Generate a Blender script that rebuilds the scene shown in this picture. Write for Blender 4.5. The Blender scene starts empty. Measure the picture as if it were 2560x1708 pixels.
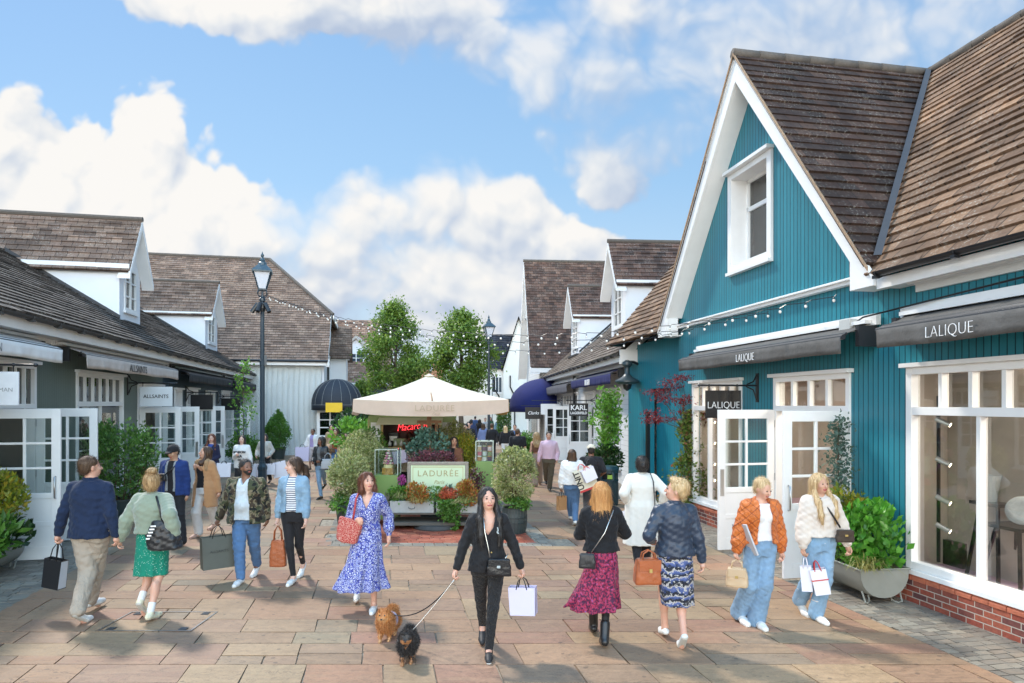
import bpy, math, random
import numpy as np
from mathutils import Vector, Matrix, Euler
sc = bpy.context.scene
COL = sc.collection
R = math.radians
# ------------------------------------------------------------------ camera, world, sun, exposure
FPX, CX, HY, CAMH = 1633.0, 1280.0, 1010.0, 2.5      # focal length, principal column, horizon row (in 2560 px), eye height
cam_d = bpy.data.cameras.new("camera"); cam = bpy.data.objects.new("camera", cam_d); COL.objects.link(cam)
cam.location = (0, 0, CAMH); cam.rotation_euler = (R(90), 0, 0)
cam_d.sensor_width = 36; cam_d.lens = 36*FPX/2560; cam_d.shift_y = (HY-854)/2560
cam_d.clip_start = .1; cam_d.clip_end = 2000
sc.camera = cam
sc.view_settings.view_transform = 'Standard'; sc.view_settings.look = 'None'
sc.view_settings.gamma = 1; sc.view_settings.exposure = 0.62
sc.cycles.max_bounces = 6; sc.cycles.transparent_max_bounces = 12
sc.cycles.use_denoising = True
SUN = Vector((-.45, .47, .76)).normalized()
sd = bpy.data.lights.new("sun", 'SUN'); sd.energy = 2.5; sd.angle = R(5.5); sd.color = (1, .94, .85)
so = bpy.data.objects.new("sun", sd); COL.objects.link(so)
so.rotation_euler = SUN.to_track_quat('Z', 'Y').to_euler()

class NT:
    """tiny node-graph writer"""
    def __init__(s, tree): s.t = tree; s.n = tree.nodes; s.l = tree.links
    def new(s, typ, **kw):
        n = s.n.new('ShaderNode'+typ)
        for k, v in kw.items(): setattr(n, k, v)
        return n
    def link(s, a, b): s.l.new(a, b)
    def m(s, op, a, b=None, c=None, clamp=False):
        n = s.n.new('ShaderNodeMath'); n.operation = op; n.use_clamp = clamp
        for i, v in enumerate((a, b, c)):
            if v is None: continue
            if isinstance(v, (int, float)): n.inputs[i].default_value = v
            else: s.l.new(v, n.inputs[i])
        return n.outputs[0]
    def mix(s, f, a, b, mode='MIX'):
        n = s.n.new('ShaderNodeMix'); n.data_type = 'RGBA'; n.blend_type = mode
        for i, v in ((0, f), (6, a), (7, b)):
            if isinstance(v, (int, float)): n.inputs[i].default_value = v
            elif isinstance(v, tuple): n.inputs[i].default_value = v if len(v) == 4 else (*v, 1)
            else: s.l.new(v, n.inputs[i])
        return n.outputs[2]
    def ramp(s, f, stops, interp='LINEAR'):
        n = s.n.new('ShaderNodeValToRGB'); r = n.color_ramp; r.interpolation = interp
        while len(r.elements) < len(stops): r.elements.new(.5)
        for e, (p, c) in zip(r.elements, stops):
            e.position = p; e.color = (c, c, c, 1) if isinstance(c, (int, float)) else (*c, 1)
        s.l.new(f, n.inputs[0]); return n.outputs[0]
    def noise(s, vec, scale, detail=3, rough=.5, dist=0):
        n = s.n.new('ShaderNodeTexNoise'); n.inputs['Scale'].default_value = scale
        n.inputs['Detail'].default_value = detail; n.inputs['Roughness'].default_value = rough
        n.inputs['Distortion'].default_value = dist
        if vec is not None: s.l.new(vec, n.inputs['Vector'])
        return n.outputs[0]
    def xyz(s, x, y, z=0.0):
        n = s.n.new('ShaderNodeCombineXYZ')
        for i, v in enumerate((x, y, z)):
            if isinstance(v, (int, float)): n.inputs[i].default_value = v
            else: s.l.new(v, n.inputs[i])
        return n.outputs[0]
    def sep(s, v):
        n = s.n.new('ShaderNodeSeparateXYZ'); s.l.new(v, n.inputs[0]); return n.outputs

def cloud_image(W=1500, H=580, U0=-1.15, U1=1.15, V0=-.02, V1=.90):
    """cumulus over the street: coverage and brightness on a grid of directions (u = x/y, v = z/y), from value and cell noise"""
    rs = np.random.RandomState(4)
    uu, vv = np.meshgrid(np.linspace(U0, U1, W, dtype=np.float32), np.linspace(V0, V1, H, dtype=np.float32))
    def vnoise(x, y, s):
        g = rs2.rand(97, 97).astype(np.float32); x = x*s; y = y*s
        xi = np.floor(x).astype(int); yi = np.floor(y).astype(int); fx = x-xi; fy = y-yi
        fx = fx*fx*fx*(fx*(fx*6-15)+10); fy = fy*fy*fy*(fy*(fy*6-15)+10); a, b = xi % 97, yi % 97; a1, b1 = (a+1) % 97, (b+1) % 97
        return (g[b, a]*(1-fx)+g[b, a1]*fx)*(1-fy)+(g[b1, a]*(1-fx)+g[b1, a1]*fx)*fy
    def fbm(x, y, s, o, r=.5):
        t = 0; w = 1; n = 0
        for i in range(o): t = t+vnoise(x+i*3.1+5, y+i*1.7+5, s*2**i)*w; n += w; w *= r
        return t/n
    def worley(x, y, s):
        gx = rs2.rand(61, 61).astype(np.float32); gy = rs2.rand(61, 61).astype(np.float32); x = (x+7)*s; y = (y+7)*s
        xi = np.floor(x).astype(int); yi = np.floor(y).astype(int); best = np.full(x.shape, 9, np.float32)
        for dx in (-1, 0, 1):
            for dy in (-1, 0, 1):
                a, b = (xi+dx) % 61, (yi+dy) % 61
                best = np.minimum(best, (xi+dx+gx[b, a]-x)**2+(yi+dy+gy[b, a]-y)**2)
        return 1-np.sqrt(best)
    def field(du, dv):
        nonlocal_seed = 11
        global rs2
        rs2 = np.random.RandomState(nonlocal_seed)
        x = uu+du; y = vv+dv
        wx = fbm(x, y, 9, 4)-.5; wy = fbm(y+3, x, 9, 4)-.5; x = x+wx*.07; y = y+wy*.07
        acc = None
        # u, v, radius u, radius v, weight, foot (how soft the base is)
        B = [(-.79,.37,.10,.12,1),(-.70,.345,.09,.12,1),(-.57,.365,.07,.11,1.0),(-.62,.31,.15,.12,1),(-.47,.29,.10,.10,1),(-.40,.25,.09,.10,.95),(-.72,.27,.25,.13,1),(-.50,.22,.24,.13,1),(-.65,.15,.3,.12,.95),(-.40,.14,.2,.1,.8),
             (-.50,.62,.13,.055,.8),(-.35,.61,.17,.075,1),(-.20,.60,.18,.085,1),(-.08,.60,.13,.085,1),(-.3,.68,.4,.08,.9),
             (-.03,.545,.07,.075,.95),(.05,.515,.10,.08,.95),(.16,.49,.15,.09,.9),(.17,.60,.11,.09,.95),(.32,.56,.19,.12,1),(.50,.58,.22,.15,1),(.72,.60,.25,.15,1),(.13,.40,.13,.11,.70),(.29,.44,.18,.10,.75),(.44,.44,.16,.12,.85),(.16,.38,.10,.07,.72),
             (-.30,.17,.16,.07,.85),(-.27,.23,.10,.07,.85),(-.20,.28,.09,.08,1),(-.13,.30,.08,.075,1),(-.06,.295,.08,.085,1),(.01,.28,.09,.08,1),(.07,.24,.09,.08,.95),(-.12,.20,.26,.10,1),(.16,.19,.14,.07,.9),(.24,.20,.09,.06,.85),(0,.12,.5,.07,.8),(-.38,.09,.3,.09,.75),
             (.95,.5,.25,.2,1),(-1.0,.5,.2,.15,.9),(1.0,.2,.2,.1,.9),(-1.0,.2,.2,.12,.9)]
        for (a, b, ra, rb, w) in B:
            e = np.exp(-.8*(((x-a)/ra)**2+((y-b)/rb)**2))*w; acc = e if acc is None else np.maximum(acc, e)+.05*np.minimum(acc, e)
        n = .30*(worley(x, y, 11)-.45)+.17*(worley(x, y, 24)-.45)+.09*(worley(x, y, 52)-.45)+.45*(fbm(x, y, 8, 6, .55)-.5)
        return acc+n
    d = field(0, 0); d2 = field(-.010, .018); d3 = field(-.03, .05)
    softn = fbm(uu, vv, 3.3, 3)
    sm = lambda t: np.clip(t, 0, 1)**2*(3-2*np.clip(t, 0, 1))
    soft = .14+.45*sm((softn-.42)/.22)+.55*sm((uu+.25)/.5)*sm((vv-.30)/.15)
    mask = sm((d-.55)/soft)
    thin = sm((uu+.3)/.5)*sm((vv-.28)/.2); mask = mask*(1-.30*thin*fbm(uu, vv, 6, 5)*1.6)
    lit = .70-.10*thin+(d-d2)*1.2+(d-d3)*.6+(.5-fbm(uu+9, vv, 4.5, 4))*1.5
    lit = np.clip(lit, 0, 1)*.9+.1*mask
    haze = np.clip(1-vv/.22, 0, 1)
    mask = np.clip(mask+haze*.25*(1-mask), 0, 1)
    return mask, np.clip(lit, 0, 1)

def make_world():
    w = bpy.data.worlds.new("World"); sc.world = w; w.use_nodes = True
    g = NT(w.node_tree); g.n.clear()
    sky = g.new('TexSky', sky_type='NISHITA'); sky.sun_disc = False
    sky.sun_elevation = math.asin(SUN.z); sky.sun_rotation = math.atan2(SUN.x, SUN.y)
    sky.air_density = 1.15; sky.dust_density = .4; sky.ozone_density = 2.2
    tc = g.new('TexCoord'); X, Y, Z = g.sep(tc.outputs['Generated'])
    yy = g.m('MAXIMUM', g.m('ABSOLUTE', Y), .12)
    u = g.m('DIVIDE', X, yy); v = g.m('DIVIDE', Z, yy)
    W_, H_ = 1500, 580
    mk, li = cloud_image(W_, H_)
    im = bpy.data.images.new('cloud_cover', W_, H_, float_buffer=True, is_data=True)
    buf = np.ones((H_, W_, 4), np.float32); buf[..., 0] = mk; buf[..., 1] = li; im.pixels.foreach_set(buf.ravel()); im.pack()
    tx = g.new('TexImage'); tx.image = im; tx.extension = 'EXTEND'; tx.interpolation = 'Cubic'
    g.link(g.xyz(g.m('MULTIPLY_ADD', u, 1/2.3, .5), g.m('MULTIPLY_ADD', v, 1/.92, .02/.92)), tx.inputs['Vector'])
    mask, lit, _ = g.sep(tx.outputs['Color'])
    cloud = g.ramp(lit, [(0, (.44,.54,.72)), (.4, (.62,.69,.80)), (.75, (.84,.86,.88)), (1, (.97,.95,.92))])
    skc = g.new('VectorMath', operation='SCALE'); g.link(sky.outputs[0], skc.inputs[0]); skc.inputs['Scale'].default_value = .10
    grad = g.ramp(v, [(0, (.40,.48,.53)), (.14, (.33,.445,.54)), (.34, (.215,.37,.54)), (.62, (.155,.305,.51))])
    tint = g.mix(.75, skc.outputs[0], grad)
    clc = g.new('VectorMath', operation='SCALE'); g.link(cloud, clc.inputs[0]); clc.inputs['Scale'].default_value = .60
    fin = g.mix(mask, tint, clc.outputs[0])
    # sky behind the viewer is brightened and warmed as added fill light
    back = g.ramp(g.m('MULTIPLY_ADD', Y, -.5, .5), [(.40, (1.08,1.08,1.08)), (.60, (1.22,1.2,1.17)), (1, (8.8,7.7,6.5))])
    fin2 = g.new('VectorMath', operation='MULTIPLY'); g.link(fin, fin2.inputs[0]); g.link(back, fin2.inputs[1]); fin = fin2.outputs[0]
    over = g.ramp(Z, [(.62, 1.0), (1, 1.9)]); fin3 = g.new('VectorMath', operation='MULTIPLY'); g.link(fin, fin3.inputs[0]); g.link(over, fin3.inputs[1]); fin = fin3.outputs[0]  # sky overhead, above the frame, raised too as added fill
    bg = g.new('Background'); g.link(fin, bg.inputs[0]); bg.inputs[1].default_value = 1.0
    out = g.new('OutputWorld'); g.link(bg.outputs[0], out.inputs[0])
make_world()

# ------------------------------------------------------------------ placing: pixel + known depth / plane -> metres
def at(px, py, d): return Vector(((px-CX)/FPX*d, d, CAMH-(py-HY)/FPX*d))
def ground(px, py):
    d = CAMH*FPX/(py-HY); return Vector(((px-CX)/FPX*d, d, 0))
class Frame:
    """a street front: x' across (towards the right of the street), y' along it, away from the camera"""
    def __init__(s, x0, ratio): s.x0 = x0; s.th = math.atan(ratio); s.c = math.cos(s.th); s.s = math.sin(s.th)
    def hit(s, px, py, c=0.0):
        r = (px-CX)/FPX; y = (c+s.x0*s.c)/(r*s.c+s.s); x = r*y
        return (-(x-s.x0)*s.s+y*s.c, CAMH-(py-HY)/FPX*y)
    def S(s, px, c=0.0): return s.hit(px, HY, c)[0]
    def w(s, a, b, z=0.0): return Vector((s.x0+a*s.c-b*s.s, a*s.s+b*s.c, z))
FR = Frame(6.66, .19); FL = Frame(-5.98, .22); FW = Frame(4.93, .077)

# ------------------------------------------------------------------ objects
def tag(o, label=None, cat=None, group=None, kind=None):
    if label: o['label'] = label
    if cat: o['category'] = cat
    if group: o['group'] = group
    if kind: o['kind'] = kind
    return o
def thing(name, label, cat, loc=(0, 0, 0), rz=0.0, group=None):
    o = bpy.data.objects.new(name, None); COL.objects.link(o); o.empty_display_size = .2
    o.location = loc; o.rotation_euler = (0, 0, rz)
    return tag(o, label, cat, group)
def kids(o): return [c for c in o.children]
def copy_tree(o, parent=None):
    c = o.copy(); COL.objects.link(c); c.parent = parent
    for ch in kids(o): copy_tree(ch, c)
    return c
class MB:
    def __init__(s): s.v = []; s.f = []; s.m = []; s.uv = {}; s.M = None
    def add(s, vs, fs, mi=0, uvs=None):
        k = len(s.v)
        s.v += [tuple(s.M @ Vector(p)) for p in vs] if s.M is not None else [tuple(p) for p in vs]
        for i, f in enumerate(fs):
            if uvs: s.uv[len(s.f)] = uvs[i]
            s.f.append(tuple(j+k for j in f)); s.m.append(mi)
        return s
    def box(s, x0, x1, y0, y1, z0, z1, mi=0):
        if x0 > x1: x0, x1 = x1, x0
        if y0 > y1: y0, y1 = y1, y0
        if z0 > z1: z0, z1 = z1, z0
        return s.add([(x0,y0,z0),(x1,y0,z0),(x1,y1,z0),(x0,y1,z0),(x0,y0,z1),(x1,y0,z1),(x1,y1,z1),(x0,y1,z1)],
              [(0,3,2,1),(4,5,6,7),(0,1,5,4),(1,2,6,5),(2,3,7,6),(3,0,4,7)], mi)
    def prism(s, poly, axis, a, b, mi=0):
        """polygon in the two other axes, extruded along axis from a to b"""
        n = len(poly)
        def P(p, t):
            return {'x': (t, p[0], p[1]), 'y': (p[0], t, p[1]), 'z': (p[0], p[1], t)}[axis]
        vs = [P(p, a) for p in poly]+[P(p, b) for p in poly]
        fs = [tuple(range(n)), tuple(range(2*n-1, n-1, -1))]+[(i, i+n, (i+1) % n+n, (i+1) % n) for i in range(n)]
        return s.add(vs, fs, mi)
    def tube(s, pts, r, n=8, mi=0, cap=True):
        pts = [Vector(p) for p in pts]; N = len(pts); rs = r if isinstance(r, (list, tuple)) else [r]*N
        vs = []; up = None
        for i, p in enumerate(pts):
            t = (pts[min(i+1, N-1)]-pts[max(i-1, 0)])
            if t.length < 1e-9: t = Vector((0, 0, 1))
            t.normalize()
            if up is None: up = t.orthogonal().normalized()
            up = (up-t*up.dot(t)); up = up.normalized() if up.length > 1e-6 else t.orthogonal().normalized()
            b = t.cross(up)
            for k in range(n):
                a = 2*math.pi*k/n; vs.append(p+(up*math.cos(a)+b*math.sin(a))*rs[i])
        fs = [(i*n+k, i*n+(k+1) % n, (i+1)*n+(k+1) % n, (i+1)*n+k) for i in range(N-1) for k in range(n)]
        if cap: fs += [tuple(range(n-1, -1, -1)), tuple(range((N-1)*n, N*n))]
        return s.add(vs, fs, mi)
    def lathe(s, prof, n=16, c=(0, 0, 0), mi=0, sq=False, rot=0.0):
        vs = []; fs = []
        for (r, z) in prof:
            for k in range(n):
                a = 2*math.pi*k/n+rot; vs.append((c[0]+r*math.cos(a), c[1]+r*math.sin(a), c[2]+z))
        N = len(prof)
        fs = [(i*n+k, i*n+(k+1) % n, (i+1)*n+(k+1) % n, (i+1)*n+k) for i in range(N-1) for k in range(n)]
        fs += [tuple(range(n-1, -1, -1)), tuple(range((N-1)*n, N*n))]
        return s.add(vs, fs, mi)
    def ell(s, c, r, n=10, mi=0):
        prof = [(math.sin(math.pi*i/n), -math.cos(math.pi*i/n)) for i in range(1, n)]
        m = n+2; vs = [(c[0], c[1], c[2]-r[2])]; 
        for (q, z) in prof:
            for k in range(m):
                a = 2*math.pi*k/m; vs.append((c[0]+r[0]*q*math.cos(a), c[1]+r[1]*q*math.sin(a), c[2]+r[2]*z))
        vs.append((c[0], c[1], c[2]+r[2])); L = len(vs)-1; N = len(prof)
        fs = [(0, 1+(k+1) % m, 1+k) for k in range(m)]
        fs += [(1+i*m+k, 1+i*m+(k+1) % m, 1+(i+1)*m+(k+1) % m, 1+(i+1)*m+k) for i in range(N-1) for k in range(m)]
        fs += [(L, 1+(N-1)*m+k, 1+(N-1)*m+(k+1) % m) for k in range(m)]
        return s.add(vs, fs, mi)
    def build(s, name, mat, parent=None, smooth=False, bevel=0, auto=None):
        me = bpy.data.meshes.new(name); me.from_pydata(s.v, [], s.f)
        mats = mat if isinstance(mat, (list, tuple)) else [mat]
        for m in mats: me.materials.append(m)
        me.polygons.foreach_set('material_index', s.m)
        if s.uv:
            l = me.uv_layers.new(name='uv'); arr = np.zeros((len(me.loops), 2), np.float32)
            for fi, u in s.uv.items():
                p = me.polygons[fi]
                for q, li in enumerate(p.loop_indices): arr[li] = u[q]
            l.data.foreach_set('uv', arr.ravel())
        me.update()
        o = bpy.data.objects.new(name, me); COL.objects.link(o); o.parent = parent
        if smooth: me.polygons.foreach_set('use_smooth', [True]*len(me.polygons))
        if auto:
            me.polygons.foreach_set('use_smooth', [True]*len(me.polygons))
            me.set_sharp_from_angle(angle=R(auto))
        if bevel:
            b = o.modifiers.new('bevel', 'BEVEL'); b.width = bevel; b.segments = 2; b.limit_method = 'ANGLE'
        return o
def strct(name, mb, mat, **k):
    return tag(mb.build(name, mat, **k), kind='structure')

# ------------------------------------------------------------------ materials
_MC = {}
def srgb(h):
    h = h.lstrip('#'); c = [int(h[i:i+2], 16)/255 for i in (0, 2, 4)]
    return tuple((x/12.92 if x <= .04045 else ((x+.055)/1.055)**2.4) for x in c)
def mat_base(name):
    m = bpy.data.materials.new(name); m.use_nodes = True
    g = NT(m.node_tree); b = m.node_tree.nodes['Principled BSDF']; return m, g, b
def paint(name, col, rough=.5, var=.06, scale=6, metal=0.0, bump=.0, bscale=60, spec=.5, coat=0, sheen=0):
    """plain material with slight mottling in object space"""
    k = ('paint', name)
    if k in _MC: return _MC[k]
    m, g, b = mat_base(name); tc = g.new('TexCoord')
    n = g.noise(tc.outputs['Object'], scale, 4, .6)
    f = g.m('MULTIPLY_ADD', g.m('SUBTRACT', n, .5), 2*var*2, 1.0)
    sc_ = g.new('VectorMath', operation='SCALE'); sc_.inputs[0].default_value = col; g.link(f, sc_.inputs['Scale'])
    g.link(sc_.outputs[0], b.inputs['Base Color'])
    b.inputs['Roughness'].default_value = rough; b.inputs['Metallic'].default_value = metal
    b.inputs['Specular IOR Level'].default_value = spec
    if coat: b.inputs['Coat Weight'].default_value = coat
    if sheen: b.inputs['Sheen Weight'].default_value = sheen
    if bump:
        bn = g.new('Bump'); bn.inputs['Strength'].default_value = bump; bn.inputs['Distance'].default_value = .01
        g.link(g.noise(tc.outputs['Object'], bscale, 3, .6), bn.inputs['Height']); g.link(bn.outputs[0], b.inputs['Normal'])
    _MC[k] = m; return m
def boards(name, col, pitch=.1, axis=1, groove=.008, depth=1.0, var=.07, lap=False, rough=.45):
    """timber cladding; axis 1: boards upright, divided along y'; axis 2: boards level, divided in height"""
    m, g, b = mat_base(name); tc = g.new('TexCoord'); xyz = g.sep(tc.outputs['Object'])
    t = g.m('DIVIDE', xyz[axis], pitch); fr = g.m('FRACT', t); idn = g.m('FLOOR', t)
    wn = g.new('TexWhiteNoise', noise_dimensions='1D'); g.link(idn, wn.inputs['W'])
    gr = g.m('LESS_THAN', fr, groove/pitch)
    sx = 40 if axis == 1 else 3
    vm = g.new('VectorMath', operation='MULTIPLY'); g.link(tc.outputs['Object'], vm.inputs[0])
    vm.inputs[1].default_value = (1, 12, 1) if axis == 1 else (1, 1, 14)
    n = g.noise(vm.outputs[0], 2.5, 5, .65)
    f = g.m('ADD', g.m('MULTIPLY', g.m('SUBTRACT', wn.outputs['Value'], .5), var*1.4), g.m('MULTIPLY_ADD', g.m('SUBTRACT', n, .5), var*2.6, 1.0))
    sc_ = g.new('VectorMath', operation='SCALE'); sc_.inputs[0].default_value = col; g.link(f, sc_.inputs['Scale'])
    c = g.mix(g.m('MULTIPLY', gr, .9 if depth else .35), sc_.outputs[0], (col[0]*.12, col[1]*.14, col[2]*.16))
    g.link(c, b.inputs['Base Color']); b.inputs['Roughness'].default_value = rough
    bn = g.new('Bump'); bn.inputs['Strength'].default_value = .8; bn.inputs['Distance'].default_value = .02 if lap else .008
    h = g.m('SUBTRACT', 1.0, fr) if lap else g.m('SUBTRACT', 1.0, gr)
    h = g.m('ADD', h, g.m('MULTIPLY', n, .12))
    g.link(h, bn.inputs['Height']); g.link(bn.outputs[0], b.inputs['Normal']); return m
def roof_tiles(name, cols, course=.2, tile=.27, lichen=.5, seed=0.0):
    m, g, b = mat_base(name); uvn = g.new('UVMap'); u, v, _ = g.sep(uvn.outputs[0])
    row = g.m('FLOOR', g.m('ADD', g.m('DIVIDE', v, course), .001)); rw = g.new('TexWhiteNoise', noise_dimensions='1D'); g.link(row, rw.inputs['W'])
    t = g.m('ADD', g.m('DIVIDE', u, tile), g.m('ADD', g.m('MULTIPLY', row, .5), g.m('MULTIPLY', rw.outputs['Value'], .22)))
    ti = g.m('FLOOR', t); tf = g.m('FRACT', t)
    wn = g.new('TexWhiteNoise', noise_dimensions='3D'); g.link(g.xyz(ti, row, seed), wn.inputs['Vector'])
    c = g.ramp(wn.outputs['Value'], [(i/(len(cols)-1), q) for i, q in enumerate(cols)])
    P = uvn.outputs[0]
    big = g.noise(P, .8, 3, .6); c = g.mix(1.0, c, g.ramp(big, [(.3, .68), (.7, 1.25)]), 'MULTIPLY')
    fine = g.noise(P, 14, 4, .75); c = g.mix(1.0, c, g.ramp(fine, [(.3, .68), (.7, 1.28)]), 'MULTIPLY')
    sp = g.noise(P, 26, 3, .55); area = g.noise(P, 1.6, 3, .6)
    lm = g.m('MULTIPLY', g.ramp(sp, [(.57, 0), (.63, 1)]), g.m('MULTIPLY', g.ramp(area, [(.42, 0), (.58, 1)]), lichen))
    c = g.mix(lm, c, (.42, .40, .34))
    joint = g.m('LESS_THAN', tf, .055); c = g.mix(1.0, c, g.ramp(wn.outputs['Color'], [(0, .72), (1, 1.3)]), 'MULTIPLY'); c = g.mix(g.m('MULTIPLY', joint, .8), c, (.02, .016, .014))
    g.link(c, b.inputs['Base Color']); b.inputs['Roughness'].default_value = .85; b.inputs['Specular IOR Level'].default_value = .25
    bn = g.new('Bump'); bn.inputs['Strength'].default_value = .5; bn.inputs['Distance'].default_value = .006
    g.link(g.m('ADD', fine, g.m('MULTIPLY', wn.outputs['Value'], .8)), bn.inputs['Height']); g.link(bn.outputs[0], b.inputs['Normal']); return m
def brick_mat(name, cols, sx=.22, sz=.073, mortar=(.42,.36,.30), mode='wall'):
    m, g, b = mat_base(name); tc = g.new('TexCoord'); x, y, z = g.sep(tc.outputs['Object'])
    P = g.xyz(y, z, 0) if mode == 'wall' else g.xyz(x, y, 0)
    bt = g.new('TexBrick'); g.link(P, bt.inputs['Vector']); bt.inputs['Scale'].default_value = 1
    bt.inputs['Brick Width'].default_value = sx; bt.inputs['Row Height'].default_value = sz; bt.inputs['Mortar Size'].default_value = .006
    bt.inputs['Mortar Smooth'].default_value = .1; bt.offset = .5
    bt.inputs['Color1'].default_value = (0, 0, 0, 1); bt.inputs['Color2'].default_value = (1, 1, 1, 1); bt.inputs['Mortar'].default_value = (.5,.5,.5, 1)
    c = g.ramp(bt.outputs['Color'], [(i/(len(cols)-1), q) for i, q in enumerate(cols)])
    n = g.noise(tc.outputs['Object'], 25, 4, .7); c = g.mix(1.0, c, g.ramp(n, [(.3, .7), (.7, 1.2)]), 'MULTIPLY')
    c = g.mix(bt.outputs['Fac'], c, mortar); g.link(c, b.inputs['Base Color']); b.inputs['Roughness'].default_value = .8
    bn = g.new('Bump'); bn.inputs['Strength'].default_value = .6; bn.inputs['Distance'].default_value = .008
    g.link(g.m('ADD', g.m('SUBTRACT', 1.0, bt.outputs['Fac']), g.m('MULTIPLY', n, .4)), bn.inputs['Height']); g.link(bn.outputs[0], b.inputs['Normal']); return m
def glass_mat(name, tint=(.8,.85,.85), clear=.55, rough=.02):
    m, g, b = mat_base(name); m.node_tree.nodes.remove(b)
    lw = g.new('Fresnel'); lw.inputs['IOR'].default_value = 1.6
    tr = g.new('BsdfTransparent'); tr.inputs[0].default_value = (*[t*clear for t in tint], 1)
    gl = g.new('BsdfGlossy'); gl.inputs['Roughness'].default_value = rough; gl.inputs[0].default_value = (1, 1, 1, 1)
    geo = g.new('NewGeometry'); fr_ = g.m('SUBTRACT', 1.0, geo.outputs['Backfacing'])
    mx = g.new('MixShader'); f = g.m('MULTIPLY', g.m('ADD', lw.outputs[0], .04, clamp=True), fr_)
    g.link(f, mx.inputs[0]); g.link(tr.outputs[0], mx.inputs[1]); g.link(gl.outputs[0], mx.inputs[2])
    out = [n for n in m.node_tree.nodes if n.type == 'OUTPUT_MATERIAL'][0]; g.link(mx.outputs[0], out.inputs[0]); return m
def emit(name, col, s):
    m, g, b = mat_base(name); b.inputs['Base Color'].default_value = (*col, 1)
    b.inputs['Emission Color'].default_value = (*col, 1); b.inputs['Emission Strength'].default_value = s; return m
def leaf_mat(name, cols, rough=.45, trans=.35):
    m, g, b = mat_base(name); geo = g.new('NewGeometry'); oi = g.new('TexCoord')
    c = g.ramp(geo.outputs['Random Per Island'], [(i/(len(cols)-1), q) for i, q in enumerate(cols)])
    n = g.noise(oi.outputs['Object'], 3.5, 2); c = g.mix(1.0, c, g.ramp(n, [(.3, .75), (.7, 1.25)]), 'MULTIPLY')
    g.link(c, b.inputs['Base Color']); b.inputs['Roughness'].default_value = rough
    tl = g.new('BsdfTranslucent'); g.link(c, tl.inputs[0]); mx = g.new('MixShader'); mx.inputs[0].default_value = trans
    out = [q for q in m.node_tree.nodes if q.type == 'OUTPUT_MATERIAL'][0]
    g.link(b.outputs[0], mx.inputs[1]); g.link(tl.outputs[0], mx.inputs[2]); g.link(mx.outputs[0], out.inputs[0]); return m

WHITE = paint('white_paint', (.80,.79,.775), .4, .05, 2.2, bump=.12, bscale=30)
WHITE2 = paint('white_render', (.78,.78,.80), .7, .03, 2, bump=.15, bscale=30)
CREAM = paint('cream_render', (.76,.74,.68), .7, .03, 2)
BLACK = paint('black_paint', (.014,.014,.016), .28, .1, 8)
IRON = paint('blue_black_iron', (.020,.036,.050), .32, .1, 8)
LEAD = paint('lead_flashing', (.035,.036,.040), .55, .15, 8)
DARK = paint('dark_interior', (.03,.028,.026), .8)
GLASS = glass_mat('window_glass', clear=.5)
GLASSC = glass_mat('clear_glass', (.93,.97,.96), .95)
GLASSW = glass_mat('shop_glass', (.95,.95,.93), .9)
STEEL = paint('brushed_steel', (.55,.55,.55), .3, .05, metal=1)
ROOF_L = roof_tiles('brown_roof_tiles', [(.13,.088,.068),(.175,.115,.086),(.225,.148,.11),(.145,.10,.078),(.25,.168,.122),(.165,.112,.086)], .2, .28, .5, 1)
ROOF_R = roof_tiles('russet_roof_tiles', [(.065,.043,.036),(.10,.060,.047),(.14,.078,.058),(.08,.053,.044),(.165,.098,.072),(.095,.058,.047)], .2, .28, .55, 2)
ROOF_G = roof_tiles('shade_darkened_tiles', [(.034,.023,.019),(.052,.032,.025),(.07,.04,.03),(.042,.028,.023),(.085,.05,.036),(.048,.031,.025)], .2, .28, .38, 5)  # the shade on the gable slope is put into this darker tile colour
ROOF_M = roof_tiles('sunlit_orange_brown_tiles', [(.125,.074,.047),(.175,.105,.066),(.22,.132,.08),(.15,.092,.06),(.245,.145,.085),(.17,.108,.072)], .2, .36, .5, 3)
ROOF_K = roof_tiles('slate_roof', [(.022,.026,.036),(.03,.034,.045),(.038,.042,.053)], .2, .28, .05, 4)

def txt(name, body, mat, parent, size, loc, rot, extrude=.004, offset=0.0, align='CENTER', sx=1.0, shear=0.0, space=1.0):
    cu = bpy.data.curves.new(name, 'FONT'); cu.body = body; cu.size = size; cu.extrude = extrude; cu.offset = offset
    cu.align_x = align; cu.align_y = 'CENTER'; cu.shear = shear; cu.space_character = space; cu.resolution_u = 3
    t = bpy.data.objects.new(name, cu); COL.objects.link(t)
    dg = bpy.context.evaluated_depsgraph_get(); me = bpy.data.meshes.new_from_object(t.evaluated_get(dg))
    bpy.data.objects.remove(t); bpy.data.curves.remove(cu)
    me.materials.clear(); me.materials.append(mat)
    o = bpy.data.objects.new(name, me); COL.objects.link(o); o.parent = parent
    o.location = loc; o.rotation_euler = rot; o.scale = (sx, 1, 1); return o
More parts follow.
